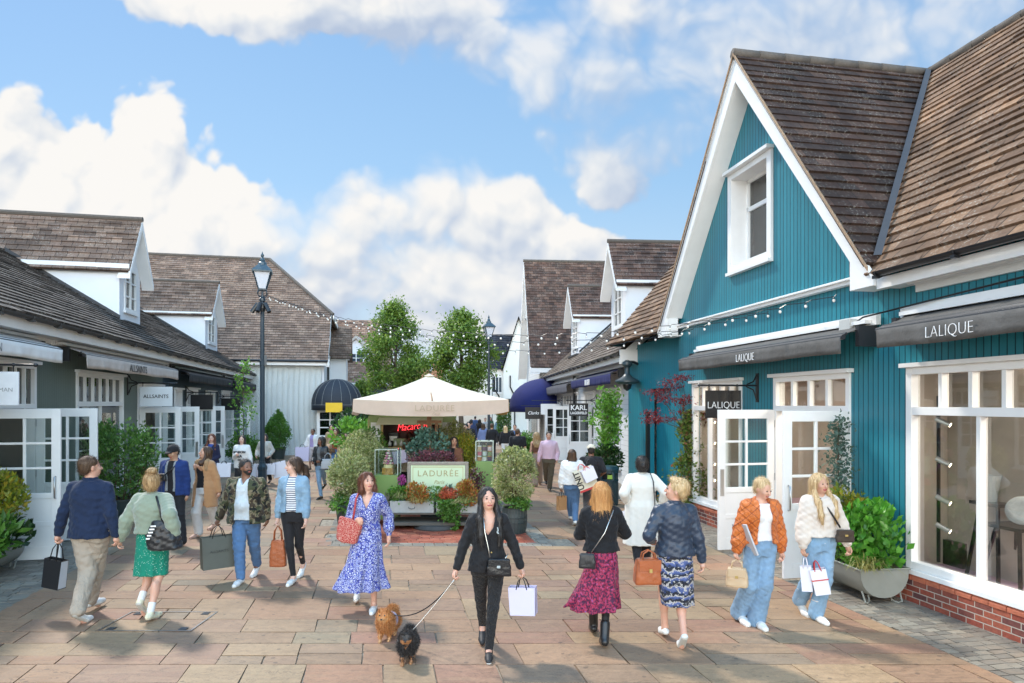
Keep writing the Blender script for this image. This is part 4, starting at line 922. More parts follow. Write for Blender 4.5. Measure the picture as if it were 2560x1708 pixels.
hanging_sign(FW, -1, SW(1492), .32, 1.02, 2.06, 2.52, 'black sign with bold white letters on the white boarded shop', BS, [('KARL', .25, 0, .065, TXW, .006, 1.0), ('LAGERFELD', .125, 0, -.125, TXW, .004, .95)], barz=2.63, armlen=1.1)
hanging_sign(FW, -1, SW(1407), .15, 1.08, 1.98, 2.50, 'blank white sign between the two black signs on the right', WHITE, [], barz=2.66, armlen=1.5)
# ---- tall white gable with steep brown roof beyond
_q = FW.w(-.55, 36.9); EB = thing('shop_building', 'tall white gable-fronted building with steep russet roof beyond the white row', 'building', (_q.x, _q.y, 0), FW.th)
mb = MB(); hw = 3.6; zr = 11.3; ze2 = 5.0
mb.box(0, .2, 0, 2*hw, 0, ze2); mb.box(0, 5, 0, .15, 0, ze2); mb.prism([(0, ze2), (2*hw, ze2), (hw, zr-.3)], 'x', 0, .2); mb.build('cladding', LAP, EB)
s_ = (zr-ze2)/hw; Lr = math.hypot(hw+.25, (hw+.25)*s_); mb = MB()
slope(mb, (0, -.25, ze2-.25*s_), (1, 0, 0), (0, 1, s_), Lr, -.55, 7, .2); slope(mb, (0, 2*hw+.25, ze2-.25*s_), (1, 0, 0), (0, -1, s_), Lr, -.55, 7, .2); mb.build('roof', ROOF_R, EB)
mb = MB()
for sg in (1, -1):
    e = hw-sg*(hw+.28); zt = ze2-.28*s_; mb.prism([(hw, zr-.02), (e, zt), (e, zt-.4), (hw, zr-.75)], 'x', -.50, -.56); mb.prism([(hw, zr-.6), (e, zt-.3), (e, zt-.34), (hw, zr-.64)], 'x', -.001, -.499)
mb.box(-.5, 1.2, -.28, .0, ze2-.75, ze2-.5); mb.box(-.35, -.001, 2, 5.2, 7.9, 8.05); mb.build('gable_trim', WHITE, EB)
mb = MB(); mb.box(-.03, -.001, 2.8, 4.4, 5.6, 7.6); w_ = mb.build('window', WHITE, EB); mb = MB(); mb.box(-.04, -.031, 2.95, 3.55, 5.75, 7.45); mb.box(-.04, -.031, 3.65, 4.25, 5.75, 7.45); mb.build('pane', GLASS, w_)
mb = MB(); ridge_run(mb, (-.58, hw, zr+.03), (7, hw, zr+.03)); mb.build('ridge_tiles', RIDGE, EB)
mb = MB(); mb.box(-.03, -.002, .9, 5.8, .3, 2.4); sf = mb.build('shopfront', WHITE, EB)
mb = MB()
for i in range(5): mb.box(-.05, -.031, 1.05+i*.95, 1.85+i*.95, .5, 2.3)
mb.build('pane', GLASS, sf)
txt('wall_lettering', 'Clarks', BLACK, EB, .75, (-.06, 1.9, 5.0), (R(90), 0, R(-90)), .02, .01, sx=.9)
dome_awning((1.75, 35.4, 2.42), R(-52), 3.4, 1.9, 1.45, BLUEF, 'royal blue domed awning beside the black script-lettered sign', None, .35, True)
cs = thing('hanging_sign', 'black sign with white script letters under the blue domed awning', 'shop sign', at(1332, 1033, 33.0), R(4)); MB().box(-.385, .385, -.02, .02, -.30, .30).build('panel', BS, cs)
txt('lettering', 'Clarks', TXW, cs, .22, (0.02, -.024, 0), (R(90), 0, 0), .002, .002, shear=.3); MB().tube([(-.6, 0, .38), (.75, 0, .38)], .014, 6).build('bracket', BLACK, cs)
# ---- white gabled house with slate roofs at the far end
q = at(1222, 1010, 58); GB = thing('shop_building', 'cream gabled building with dark slate roofs at the far end of the street', 'building', (q.x, 58, 0), R(0))
mb = MB(); mb.box(0, 9, 0, .3, 0, 5.6); mb.prism([(1.3, 5.6), (4.0, 5.6), (2.65, 10.1)], 'y', -.4, -.1); mb.box(1.3, 4.0, -.4, -.1, 0, 5.6); mb.box(1.3, 1.5, -.1, 0, 0, 5.6); mb.build('render_wall', CREAM, GB)
mb = MB(); slope(mb, (0, -.2, 5.6), (1, 0, 0), (0, 1, 1.3), 4.2, -.3, 9, .25)
slope(mb, (1.15, 0, 5.45), (0, 1, 0), (1.5, 0, 4.75), 4.98, -.6, 4, .25); slope(mb, (4.15, 0, 5.45), (0, 1, 0), (-1.5, 0, 4.75), 4.98, -.6, 4, .25)
mb.build('roof', ROOF_K, GB)
mb = MB(); mb.box(.3, .35, -.6, -.5, 1, 5); mb.tube([(.2,-.08,5.3),(.5,-.08,4.9),(.5,-.08,3.8),(.9,-.08,3.2),(.9,-.08,.5)], .06, 6); mb.build('downpipe', BLACK, GB); mb = MB(); mb.tube([(1.9,-.45,5.0),(1.9,-.45,4.0),(2.3,-.45,3.2),(2.3,-.45,.5)], .06, 6); mb.build('downpipe', BLACK, GB)
mb = MB(); mb.box(.25, 1.2, -.05, -.001, 3.4, 5.0); w_ = mb.build('window', WHITE, GB); mb = MB(); [mb.box(.35+i*.28, .57+i*.28, -.06, -.051, 3.55, 4.85) for i in range(3)]; mb.build('pane', paint('dark_pane', (.04,.06,.08), .1), w_)
mb = MB(); mb.box(0, 9, -1.2, -.41, 2.6, 2.95); mb.build('canopy', BLACK, GB)
# ---- low infill beyond, with small orange roof and dark dormer
for (px0, px1, d, h, lab, mt, rm) in ((1015, 1100, 75, 4.6, 'distant house with an orange roof between the two trees', WHITE2, roof_tiles('orange_tiles', [(.32,.13,.07),(.40,.18,.10),(.27,.11,.06)], .3, .4, .2, 20)),
                                      (1230, 1330, 72, 6.5, 'distant white house at the far end on the right', CREAM, ROOF_K), (860, 1010, 64, 3.2, 'low pale distant building behind the kiosk', WHITE2, ROOF_L)):
    a, b = at(px0, HY, d), at(px1, HY, d); w = b.x-a.x
    hb = thing('distant_house', lab, 'building', (a.x, d, 0)); mb = MB(); mb.box(0, w, 0, .3, 0, h)
    mb.build('render_wall', mt, hb); mb = MB(); slope(mb, (0, -.3, h), (1, 0, 0), (0, 1, .9), 4.2, -.3, w+.3, .3); mb.build('roof', rm, hb)
    mb = MB(); [mb.box(.5+i*1.4, 1.3+i*1.4, -.03, -.001, .8, 2.2) for i in range(max(1, int(w/1.5)))]; mb.build('window', paint('dark_pane', (.04,.06,.08), .1), hb)
# ================================================================== FOLIAGE
def leaves(name, pts, size, mat, parent, seed=0, aspect=.5, up=.3, centre=None, var=.35, fold=.25, hang=0.0):
    """one mesh of many separate leaf blades at the given points"""
    rs = np.random.RandomState(seed); P = np.asarray(pts, np.float32); n = len(P)
    d = rs.normal(size=(n, 3)).astype(np.float32)
    if centre is not None: o = P-np.asarray(centre, np.float32); o /= np.linalg.norm(o, axis=1, keepdims=True)+1e-6; d = d*.75+o*.9
    d[:, 2] += up; d[:, 2] -= hang; d /= np.linalg.norm(d, axis=1, keepdims=True)+1e-6
    r = rs.normal(size=(n, 3)).astype(np.float32); s = np.cross(d, r); s /= np.linalg.norm(s, axis=1, keepdims=True)+1e-6
    nn = np.cross(s, d); L = size*(1+var*(rs.rand(n, 1).astype(np.float32)*2-1)); W = L*aspect*.5
    V = np.stack([P, P+d*L*.5+s*W+nn*W*fold, P+d*L, P+d*L*.5-s*W+nn*W*fold], 1).reshape(-1, 3)
    me = bpy.data.meshes.new(name); k = np.arange(n)*4
    F = np.stack([k, k+1, k+2, k, k+2, k+3], 1).reshape(-1)
    me.vertices.add(4*n); me.vertices.foreach_set('co', V.ravel()); me.loops.add(6*n); me.loops.foreach_set('vertex_index', F)
    me.polygons.add(2*n); me.polygons.foreach_set('loop_start', np.arange(2*n)*3); me.polygons.foreach_set('loop_total', np.full(2*n, 3)); me.update(calc_edges=True)
    me.materials.append(mat); o = bpy.data.objects.new(name, me); COL.objects.link(o); o.parent = parent; return o
def clumpy(n, c, r, k, seed, spread=.3, shell=.55, flat=0.0):
    """points gathered in k clumps spread through an ellipsoid; gaps stay between the clumps"""
    rs = np.random.RandomState(seed); d = rs.normal(size=(k, 3)); d /= np.linalg.norm(d, axis=1, keepdims=True)
    q = d*(shell+(1-shell)*rs.rand(k, 1)**.7); w = .5+rs.rand(k); idx = rs.choice(k, n, p=w/w.sum())
    off = rs.normal(size=(n, 3))*spread*(.6+.7*rs.rand(k, 1))[idx]
    p = q[idx]+off; rr = np.linalg.norm(p, axis=1, keepdims=True); p = np.where(rr > 1.12, p/rr*1.12*(.9+.1*rs.rand(n, 1)), p)
    p = p*np.asarray(r)+np.asarray(c); return p
def stems(mb, base, tips, r, rg, n=6, bend=.15):
    for t in tips:
        a, b = Vector(base), Vector(t); m = (a+b)/2+Vector((rg.uniform(-bend, bend), rg.uniform(-bend, bend), rg.uniform(0, bend)))*(b-a).length
        q = [a*(1-u)**2+m*2*u*(1-u)+b*u*u for u in (0, .25, .5, .75, 1)]; mb.tube(q, [r, r*.8, r*.6, r*.4, r*.2], n)
BARK = paint('grey_brown_bark', (.11,.085,.062), .9, .3, 9, bump=.6, bscale=25)
TWIG = paint('brown_twigs', (.10,.06,.035), .8, .3, 9)
LF_TREE = leaf_mat('maple_green_leaves', [(.07,.14,.02),(.11,.20,.03),(.17,.28,.045),(.24,.34,.06),(.13,.22,.03)], .4, .45)
LF_VAR = leaf_mat('variegated_leaves', [(.15,.20,.05),(.28,.33,.11),(.48,.48,.22),(.20,.26,.07),(.56,.54,.30),(.12,.18,.04)])
LF_GRN = leaf_mat('fresh_green_leaves', [(.05,.13,.02),(.09,.22,.03),(.15,.32,.05),(.07,.17,.025)])
LF_BRT = leaf_mat('bright_green_leaves', [(.08,.22,.02),(.14,.32,.035),(.20,.40,.06),(.10,.26,.03)])
LF_DRK = leaf_mat('dark_glossy_leaves', [(.014,.045,.012),(.03,.075,.018),(.05,.11,.03),(.02,.06,.015)], .3)
LF_YEL = leaf_mat('yellow_green_leaves', [(.14,.20,.02),(.28,.32,.03),(.40,.36,.03),(.10,.18,.02),(.45,.30,.03)])
LF_EUC = leaf_mat('blue_green_round_leaves', [(.07,.13,.10),(.11,.18,.14),(.05,.10,.07),(.14,.21,.16)])
LF_RED = leaf_mat('crimson_leaves', [(.16,.012,.018),(.26,.02,.03),(.10,.01,.015),(.32,.04,.045)])
LF_PUR = leaf_mat('purple_leaves', [(.06,.018,.03),(.10,.03,.045),(.14,.05,.06),(.04,.015,.02)])
LF_ORG = leaf_mat('orange_leaves', [(.42,.14,.03),(.50,.22,.05),(.36,.08,.03),(.40,.30,.06),(.22,.24,.05)])
def tree(px, py_top, d, wpx, label, n, seed, zlow=2.9, lm=LF_TREE, nl=.16):
    rg = random.Random(seed); p = at(px, HY, d); ztop = CAMH-(py_top-HY)/FPX*d; w = wpx/FPX*d/2
    t = thing('street_tree', label, 'tree', (p.x, p.y, 0), 0, 'street trees'); mb = MB()
    mb.tube([(0,0,0),(.04,.02,1.2),(-.03,0,2.6),(.03,.05,(zlow+ztop)/2),(0,0,ztop*.9)], [.16,.13,.12,.08,.03], 8)
    H = ztop-zlow; zc = zlow+H*.48; pts = []
    K = 46; rs = random.Random(seed+1); cl = []
    for i in range(K):
        a = rs.uniform(0, 2*math.pi); u = (i+.5)/K; z = zlow+H*u; prof = math.sin(math.pi*min(1, u*.92+.10))**.7*(1.05-.35*u)
        r = w*prof*rs.uniform(.45, 1.05); cl.append((r*math.cos(a), r*math.sin(a), z, rs.uniform(.5, 1.1)))
    for (x, y, z, s_) in cl: stems(mb, (0, 0, max(2.0, z-.8-rg.random()*.6)), [(x, y, z)], .03, rg, 5)
    mb.build('trunk', BARK, t, smooth=True)
    rs2_ = np.random.RandomState(seed); C = np.array(cl); idx = rs2_.choice(K, n, p=C[:, 3]/C[:, 3].sum()); sg = (w*.20)*C[idx, 3:4]
    P = C[idx, :3]+rs2_.normal(size=(n, 3))*np.concatenate([sg, sg, sg*.75], 1)
    leaves('crown', P, nl, lm, t, seed, .6, .1); return t
tree(988, 764, 36.5, 172, 'bushy green street tree behind the cream parasol, left of two', 14000, 3)
tree(1152, 786, 34.0, 184, 'bushy green street tree behind the cream parasol, right of two beside a lamp post', 14000, 8)
tree(1052, 965, 70, 60, 'small distant tree between the two street trees', 2500, 12, nl=.25)
tree(905, 960, 44, 70, 'low green tree crown behind the dark domed awning', 3500, 14, zlow=2.0, nl=.2)
def bush(name, label, loc, r, z0, z1, n, size, lm, seed, pot=None, aspect=.55, k=40, cat='shrub', group=None, twigs=True, shape='egg', spread=.26, extra=None):
    """potted or planted shrub: r radius, z0-z1 height of the leafy part"""
    t = thing(name, label, cat, loc, 0, group); zc, h = (z0+z1)/2, (z1-z0)/2; rx, ry = (r, r) if not isinstance(r, tuple) else r
    P = clumpy(n, (0, 0, zc), (rx, ry, h), k, seed, spread)
    if shape == 'cone': f = 1.25-.85*(P[:, 2]-z0)/(z1-z0); P[:, 0] *= f; P[:, 1] *= f
    leaves('foliage', P, size, lm, t, seed, aspect, .35, (0, 0, zc-h*.4)); rg = random.Random(seed)
    if extra:
        (m2, n2, s2, a2, zz0, zz1, rr) = extra; P = clumpy(n2, (0, 0, (zz0+zz1)/2), (rx*rr, ry*rr, (zz1-zz0)/2), 14, seed+5, .3); leaves('underplanting', P, s2, m2, t, seed+6, a2, .2)
    if twigs:
        mb = MB(); stems(mb, (0, 0, max(z0-.25, .02)), [(rg.uniform(-.8, .8)*rx, rg.uniform(-.8, .8)*ry, rg.uniform(zc, z1*.97)) for _ in range(12)], .014, rg, 5); mb.build('stems', TWIG, t)
    if pot: pot(t)
    return t
POTM = paint('dark_green_pot', (.035,.05,.05), .45, .12, 9); SOIL = paint('dark_soil', (.03,.022,.015), .95, .3, 20)
def barrel(r=.25, h=.52):
    def f(t):
        mb = MB(); mb.lathe([(r*.84,0),(r*.95,h*.25),(r,h*.5),(r*.99,h*.7),(r*.93,h*.97),(r*.96,h),(r*.88,h),(r*.86,h*.9)], 24); b = mb.build('barrel', POTM, t, auto=40)
        mb = MB(); 
        for z in (.42, .62): mb.lathe([(r*1.0,h*z-.012),(r*1.025,h*z-.010),(r*1.025,h*z+.010),(r*1.0,h*z+.012)], 24)
        for i in range(24):
            a = 2*math.pi*i/24; q = [(math.cos(a)*r*k_*1.003, math.sin(a)*r*k_*1.003, h*z_) for (k_, z_) in ((.84, 0), (.95, .25), (1, .5), (.99, .7), (.93, .97))]; mb.tube(q, .006, 4)
        mb.build('barrel_hoops', paint('dark_hoop', (.022,.032,.033), .4), t)
        MB().lathe([(r*.85, h*.90), (.01, h*.91)], 20).build('soil', SOIL, t)
    return f
def tub(r=.24, h=.4, m=POTM):
    def f(t):
        MB().lathe([(r*.72,0),(r*.75,.02),(r*.98,h),(r*1.05,h),(r*1.05,h+.03),(r*.92,h+.03),(r*.9,h-.05)], 20).build('pot', m, t, auto=40); MB().lathe([(r*.9,h-.05),(.01,h-.04)], 16).build('soil', SOIL, t)
    return f
g_ = lambda px, py: ground(px, py)
p = g_(1286, 1332); bush('potted_shrub', 'variegated cream and green shrub in a ribbed dark barrel right of the kiosk', p, (.40,.36), .62, 1.62, 5200, .055, LF_VAR, 21, barrel(.245, .50), k=60, spread=.2, group='variegated shrubs around the kiosk', extra=(LF_GRN, 900, .06, .5, .45, .72, .8))
p = g_(872, 1330); bush('potted_shrub', 'variegated shrub in a dark tub behind the woman in the blue dress', p, (.36,.36), .62, 1.55, 4600, .055, LF_VAR, 22, tub(.26, .52), k=55, spread=.2, group='variegated shrubs around the kiosk', extra=(LF_GRN, 1100, .07, .5, .42, .75, 1.05))
p = at(905, HY, 14.6); bush('potted_shrub', 'taller variegated shrub behind the left barrel shrub, near the glass case', (p.x, p.y, 0), (.44,.4), .5, 1.84, 5200, .055, LF_VAR, 23, tub(.26, .4), k=55, group='variegated shrubs around the kiosk')
p = at(932, HY, 15.6); bush('potted_shrub', 'darker green shrub against the left end of the kiosk', (p.x, p.y, 0), (.35,.3), .5, 1.86, 3600, .06, LF_GRN, 24, tub(.24, .4), k=40)
p = at(1160, HY, 15.6); bush('potted_shrub', 'yellow-green shrub between the kiosk and the right glass case', (p.x, p.y, 0), (.38,.3), .5, 1.72, 4200, .055, LF_YEL, 25, tub(.26, .4), k=50)
p = at(1142, HY, 16.6); bush('potted_shrub', 'pale variegated shrub at the right corner of the kiosk', (p.x, p.y, 0), (.42,.3), .9, 2.0, 3200, .055, LF_VAR, 26, tub(.24, .6), k=40, group='variegated shrubs around the kiosk')
p = at(880, HY, 19); bush('potted_shrub', 'bright large-leaved plant behind the kiosk beside the yellow sign', (p.x, p.y, 0), (.55,.5), 1.2, 2.0, 700, .16, LF_BRT, 27, tub(.3, .7), k=20)
p = at(905, HY, 24); bush('hedge', 'dark leafy hedge behind the kiosk on the left', (p.x, p.y, 0), (1.1,.6), .3, 2.3, 5000, .10, LF_DRK, 28, None, k=60)
p = at(305, HY, 14.2); bush('potted_shrub', 'big open green shrub in front of the sage green shop wall', (p.x, p.y, 0), (.88,.7), .38, 2.10, 5200, .085, leaf_mat('mixed_green_leaves', [(.05,.12,.02),(.10,.23,.04),(.18,.34,.07),(.07,.16,.03),(.26,.42,.12)]), 30, tub(.34, .42), k=80, spread=.17, extra=(LF_RED, 160, .03, .8, .7, 1.6, .9))
p = at(695, HY, 29.6); bush('potted_shrub', 'dense dark cone-shaped shrub by the grey boarded wall', (p.x, p.y, 0), (.62,.6), .45, 2.15, 6000, .08, LF_GRN, 31, tub(.35, .5), k=70, shape='cone', spread=.2)
p = at(612, HY, 24.5); bush('potted_shrub', 'round green shrub at the foot of the thin tree by the navy shop', (p.x, p.y, 0), (.62,.5), .3, 1.25, 4200, .08, LF_GRN, 32, tub(.35, .42), k=45)
p = at(455, HY, 17.9); bush('potted_shrub', 'small green shrub seen through the white doors on the left', (p.x-.35, p.y, 0), (.3,.3), .4, 1.15, 1500, .08, LF_GRN, 33, tub(.22, .4), k=20)
def thin_tree(px, d, ztop, label, lm, seed, n, w=.35, size=.09, zl=1.0, stemr=.02, cl=26, name='thin_tree', pot=None):
    rg = random.Random(seed); p = at(px, HY, d); t = thing(name, label, 'tree', (p.x, p.y, 0)); mb = MB(); tips = []
    for i in range(cl): z = zl+(ztop-zl)*(i+.5)/cl; a = rg.uniform(0, 6.28); r = w*rg.uniform(.2, 1)*(1.1-.7*(z-zl)/(ztop-zl)); tips.append((r*math.cos(a), r*math.sin(a), z))
    mb.tube([(0,0,.05),(.02,.01,ztop*.4),(-.02,.02,ztop*.8),(0,0,ztop)], [stemr, stemr*.8, stemr*.5, stemr*.2], 6)
    for q in tips: stems(mb, (0, 0, max(.2, q[2]-.35)), [q], stemr*.3, rg, 4)
    mb.build('stems', TWIG, t); rs = np.random.RandomState(seed); C = np.array(tips); idx = rs.randint(0, cl, n)
    leaves('foliage', C[idx]+rs.normal(size=(n, 3))*w*.22, size, lm, t, seed, .7, .2)
    if pot: pot(t)
    return t
thin_tree(607, 24.3, 4.1, 'thin young tree with sparse leaves in front of the navy shop', LF_BRT, 41, 520, .42, .10, 1.1, .018, 34)
thin_tree(1519, 18.2, 2.78, 'young bright green potted tree against the white boards behind the litter bin', LF_BRT, 42, 1500, .52, .10, 1.35, .022, 34, pot=tub(.28, .45))
p = at(1512, HY, 18.1); bush('potted_shrub', 'dark green underplanting around the young tree behind the litter bin', (p.x, p.y, 0), (.46,.4), .5, 1.35, 2600, .09, LF_DRK, 43, None, k=34)
# red-leaved maple and climber on the corner of the teal shop
p = at(1712, HY, 14.6); t = thing('red_maple', 'small maple with crimson leaves leaning from the corner of the teal shop', 'tree', (p.x, p.y, 0)); mb = MB(); rg = random.Random(4); tips = []
for i in range(26): a = rg.uniform(-.9, .75); z = 2.05+rg.random()*1.15; tips.append((a*(.75 if z > 2.3 else 1.0)-.12, rg.uniform(-.35, .25), z))
mb.tube([(.02,0,.05),(.06,0,1.0),(-.02,0,1.9),(-.05,-.05,2.6)], [.03,.025,.02,.01], 6)
for q in tips: stems(mb, (0, 0, 1.9), [q], .008, rg, 4)
mb.build('stems', TWIG, t); rs = np.random.RandomState(4); C = np.array(tips); idx = rs.randint(0, 26, 2600); P = C[idx]+rs.normal(size=(2600, 3))*np.array([.13, .1, .035]); leaves('foliage', P, .06, LF_RED, t, 4, .35, -.25)
p = at(1722, HY, 14.3); t = thing('climbing_plant', 'leafy climber up the corner post under the crimson maple', 'climber', (p.x, p.y, 0)); rg = random.Random(6); mb = MB()
for i in range(4): mb.tube([(rg.uniform(-.1,.1), 0, .1), (rg.uniform(-.12,.12), -.02, .8), (rg.uniform(-.1,.1), 0, 1.6), (rg.uniform(-.15,.2), 0, 2.3)], .009, 5)
mb.build('stems', TWIG, t); rs = np.random.RandomState(6); n = 3400; z = rs.rand(n)**1.5*2.2+.15; wz = np.interp(z, [0,.5,1.0,1.3,2.4], [.36,.34,.30,.13,.12]); cl_ = np.sin(z*9)*.08
P = np.stack([rs.normal(size=n)*wz*.75+cl_, rs.normal(size=n)*wz*.45, z], 1); leaves('foliage', P, .085, leaf_mat('climber_leaves', [(.05,.12,.02),(.12,.20,.03),(.20,.26,.05),(.08,.16,.03),(.24,.10,.05)]), t, 6, .55, .1)
# trough planters with round bellies on wire feet
ZINC = paint('grey_zinc', (.23,.24,.215), .55, .08, 5)
def trough(label, loc, rz, L, seed, r=.30, h=.42, group='grey trough planters'):
    t = thing('trough_planter', label, 'planter', loc, rz, group); n = 12; V = []
    for (y, s_) in ((-L/2, .96), (-L/2+.05, 1), (L/2-.05, 1), (L/2, .96)):
        for k in range(n+1): a = math.pi*k/n; V.append((-math.cos(a)*r*s_*(1.0+.0*math.sin(a)), y, h-math.sin(a)**.8*(h-.07)*s_))
    F = [(j*(n+1)+k, j*(n+1)+k+1, (j+1)*(n+1)+k+1, (j+1)*(n+1)+k) for j in range(3) for k in range(n)]+[tuple(range(n+1)), tuple(range(3*(n+1)+n, 3*(n+1)-1, -1))]
    mb = MB(); mb.add(V, F); b = mb.build('trough', ZINC, t, auto=40)
    mb = MB(); 
    for (p_, q_) in (((-r, -L/2, h), (r, -L/2, h)), ((r, -L/2, h), (r, L/2, h)), ((r, L/2, h), (-r, L/2, h)), ((-r, L/2, h), (-r, -L/2, h))): mb.tube([p_, q_], .013, 6)
    mb.build('rim', ZINC, t)
    for y in (-L/2+.1, L/2-.1):
        for sx in (-1, 1):
            mb = MB(); mb.tube([(sx*r*.75, y-.02, .16), (sx*r*.72, y-.08, .03), (sx*r*.62, y-.06, .012), (sx*r*.45, y-.02, .03), (sx*r*.45, y, .10)], .011, 6); mb.build('wire_foot', ZINC, t)
    mb = MB(); mb.box(-r*.92, r*.92, -L/2+.03, L/2-.03, h-.05, h-.04); mb.build('soil', SOIL, t); return t
def planting(parent, parts, seed):
    for i, (nm, c, r, n, size, lm, asp, k) in enumerate(parts): P = clumpy(n, c, r, k, seed+i, .25, .4); leaves(nm, P, size, lm, parent, seed+i, asp, .45, (c[0], c[1], c[2]-r[2]))
LF_BIG = leaf_mat('broad_green_leaves', [(.05,.20,.02),(.09,.30,.03),(.14,.40,.05),(.06,.24,.025)], .35)
t = trough('grey trough planter of bright hydrangea leaves below the teal wall on the right', ground(2188, 1508)+Vector((.02,.42,0)), FR.th-R(4), 1.0, 50, .34, .44)
planting(t, [('leafy_shrub', (.0,-.22,.78), (.38,.38,.42), 1150, .105, LF_BIG, .68, 34), ('leafy_shrub', (.0,.28,.92), (.33,.36,.42), 1500, .075, LF_YEL, .5, 26), ('ferny_foliage', (-.15,.05,.48), (.26,.5,.12), 1100, .05, LF_BRT, .3, 20)], 50)
def grass(name, parent, c, n, L, mat, seed, spread=.1, w=.006):
    rg = random.Random(seed); mb = MB()
    for i in range(n):
        a = rg.uniform(0, 6.28); l = L*rg.uniform(.5, 1); h = l*rg.uniform(.3, .9); o = Vector((c[0]+rg.uniform(-spread, spread), c[1]+rg.uniform(-spread, spread), c[2])); d = Vector((math.cos(a), math.sin(a), 0)); s_ = Vector((-d.y, d.x, 0))*w
        pts = [o+d*(l*u*.9)+Vector((0, 0, h*(2.2*u-2.1*u*u))) for u in (0, .33, .66, 1)]; k = len(mb.v)
        for j, q in enumerate(pts): f = (1, .9, .6, .1)[j]; mb.v += [tuple(q-s_*f), tuple(q+s_*f)]
        for j in range(3): mb.f.append((k+2*j, k+2*j+1, k+2*j+3, k+2*j+2)); mb.m.append(0)
    return mb.build(name, mat, parent)
LF_GRS = leaf_mat('striped_grass', [(.22,.24,.05),(.38,.36,.12),(.14,.20,.04),(.34,.28,.08)])
grass('grass_tuft', t, (-.2,-.45,.44), 90, .42, LF_GRS, 5, .12)
t = trough('grey trough planter at the left picture edge in front of the open white door', Vector((-7.62, 9.35, 0)), FL.th, 1.3, 60, .30, .42)
planting(t, [('leafy_shrub', (.02,.1,1.05), (.42,.55,.46), 2600, .075, LF_YEL, .5, 40), ('leafy_shrub', (.1,-.35,.62), (.42,.36,.28), 420, .20, LF_GRN, .32, 24), ('leafy_shrub', (.2,.1,.6), (.35,.5,.25), 500, .11, LF_DRK, .6, 20)], 60)
p = at(2098, HY, 9.15); thin_tree(2098, 9.2, 2.28, 'slender blue-green round-leaved shrub in front of the right-hand glazed door', LF_EUC, 44, 1250, .27, .052, .75, .012, 40, name='thin_shrub', pot=tub(.2, .5, ZINC))
# vines hanging far off on the right, small green beside the white shop
p = at(1262, HY, 38); t = thing('hanging_vines', 'curtain of green vines on the white building under the blue dome', 'climber', (p.x, p.y, 0)); rs = np.random.RandomState(9); P = np.stack([rs.uniform(-.45,.35,2600), rs.uniform(-.1,.1,2600), .9+rs.rand(2600)*1.6], 1); leaves('foliage', P, .11, LF_GRN, t, 9, .4, -.6)
mb = MB(); [mb.tube([(-.4+i*.15, 0, .05), (-.38+i*.15, 0, 2.6)], .015, 5) for i in range(6)]; mb.build('stems', TWIG, t)
p = at(1318, HY, 24); bush('potted_shrub', 'green shrub by the shop doors beyond the people walking away', (p.x, p.y, 0), (.32,.3), .45, 1.5, 2200, .09, LF_GRN, 46, tub(.25, .45), k=28)
# ================================================================== KIOSK, PARASOL, CART
KG = paint('kiosk_green', (.25,.34,.10), .4, .06, 4); KGD = paint('cabinet_green', (.17,.27,.075), .4, .05, 6); GOLD = paint('gold_trim', (.42,.28,.08), .4, .1, 10)
CRM = paint('cream_hatch', (.62,.64,.44), .5); TIMB = paint('grey_wood', (.27,.235,.19), .75, .2, 12, bump=.4); POLE = paint('orange_brown_wood', (.30,.15,.07), .6, .2, 9)
def canvas(name, col, trans=.35, var=.06):
    m, g, b = mat_base(name); tc = g.new('TexCoord'); n = g.noise(tc.outputs['Object'], 4, 4, .6); s_ = g.new('VectorMath', operation='SCALE'); s_.inputs[0].default_value = col
    g.link(g.m('MULTIPLY_ADD', g.m('SUBTRACT', n, .5), var*4, 1.0), s_.inputs['Scale']); g.link(s_.outputs[0], b.inputs['Base Color']); b.inputs['Roughness'].default_value = .85
    tl = g.new('BsdfTranslucent'); g.link(s_.outputs[0], tl.inputs[0]); mx = g.new('MixShader'); mx.inputs[0].default_value = trans
    out = [q for q in m.node_tree.nodes if q.type == 'OUTPUT_MATERIAL'][0]; g.link(b.outputs[0], mx.inputs[1]); g.link(tl.outputs[0], mx.inputs[2]); g.link(mx.outputs[0], out.inputs[0]); return m
C_TOP = canvas('cream_canvas', (.76,.665,.53), .15); C_VAL = canvas('blush_canvas', (.66,.50,.39), .25); C_INN = canvas('orange_lit_canvas', (.62,.30,.08), .6)  # C_INN: glow of light through the far valances, put in as orange colour
um = thing('parasol', 'large square cream parasol with blush valance over the macaron kiosk', 'parasol', (-2.06, 16.25, 0), R(9.5)); S_ = 1.72; ze_, zt_ = 2.60, 3.20
V, Fc = [], []; n = 14
for q, (ax, ay, bx, by) in enumerate(((-1,-1,1,-1), (1,-1,1,1), (1,1,-1,1), (-1,1,-1,-1))):
    k = len(V)
    for i in range(n+1):
        for j in range(7):
            t = i/n; u = j/6; x, y = (ax+(bx-ax)*t)*S_, (ay+(by-ay)*t)*S_; sag = math.sin(math.pi*t)*(-.05)*(1-u)**1.5-.10*math.sin(math.pi*u)*(.6)
            V.append((x*(1-u*.985), y*(1-u*.985), ze_+(zt_-ze_)*u+sag))
    for i in range(n):
        for j in range(6): Fc.append((k+i*7+j, k+(i+1)*7+j, k+(i+1)*7+j+1, k+i*7+j+1))
mb = MB(); mb.add(V, Fc); o = mb.build('canopy', C_TOP, um, smooth=False)
MB().lathe([(.12,0),(.13,.02),(.05,.05),(.02,.07)], 12, (0,0,zt_-.02)).build('cap', C_TOP, um)
rg = random.Random(3)
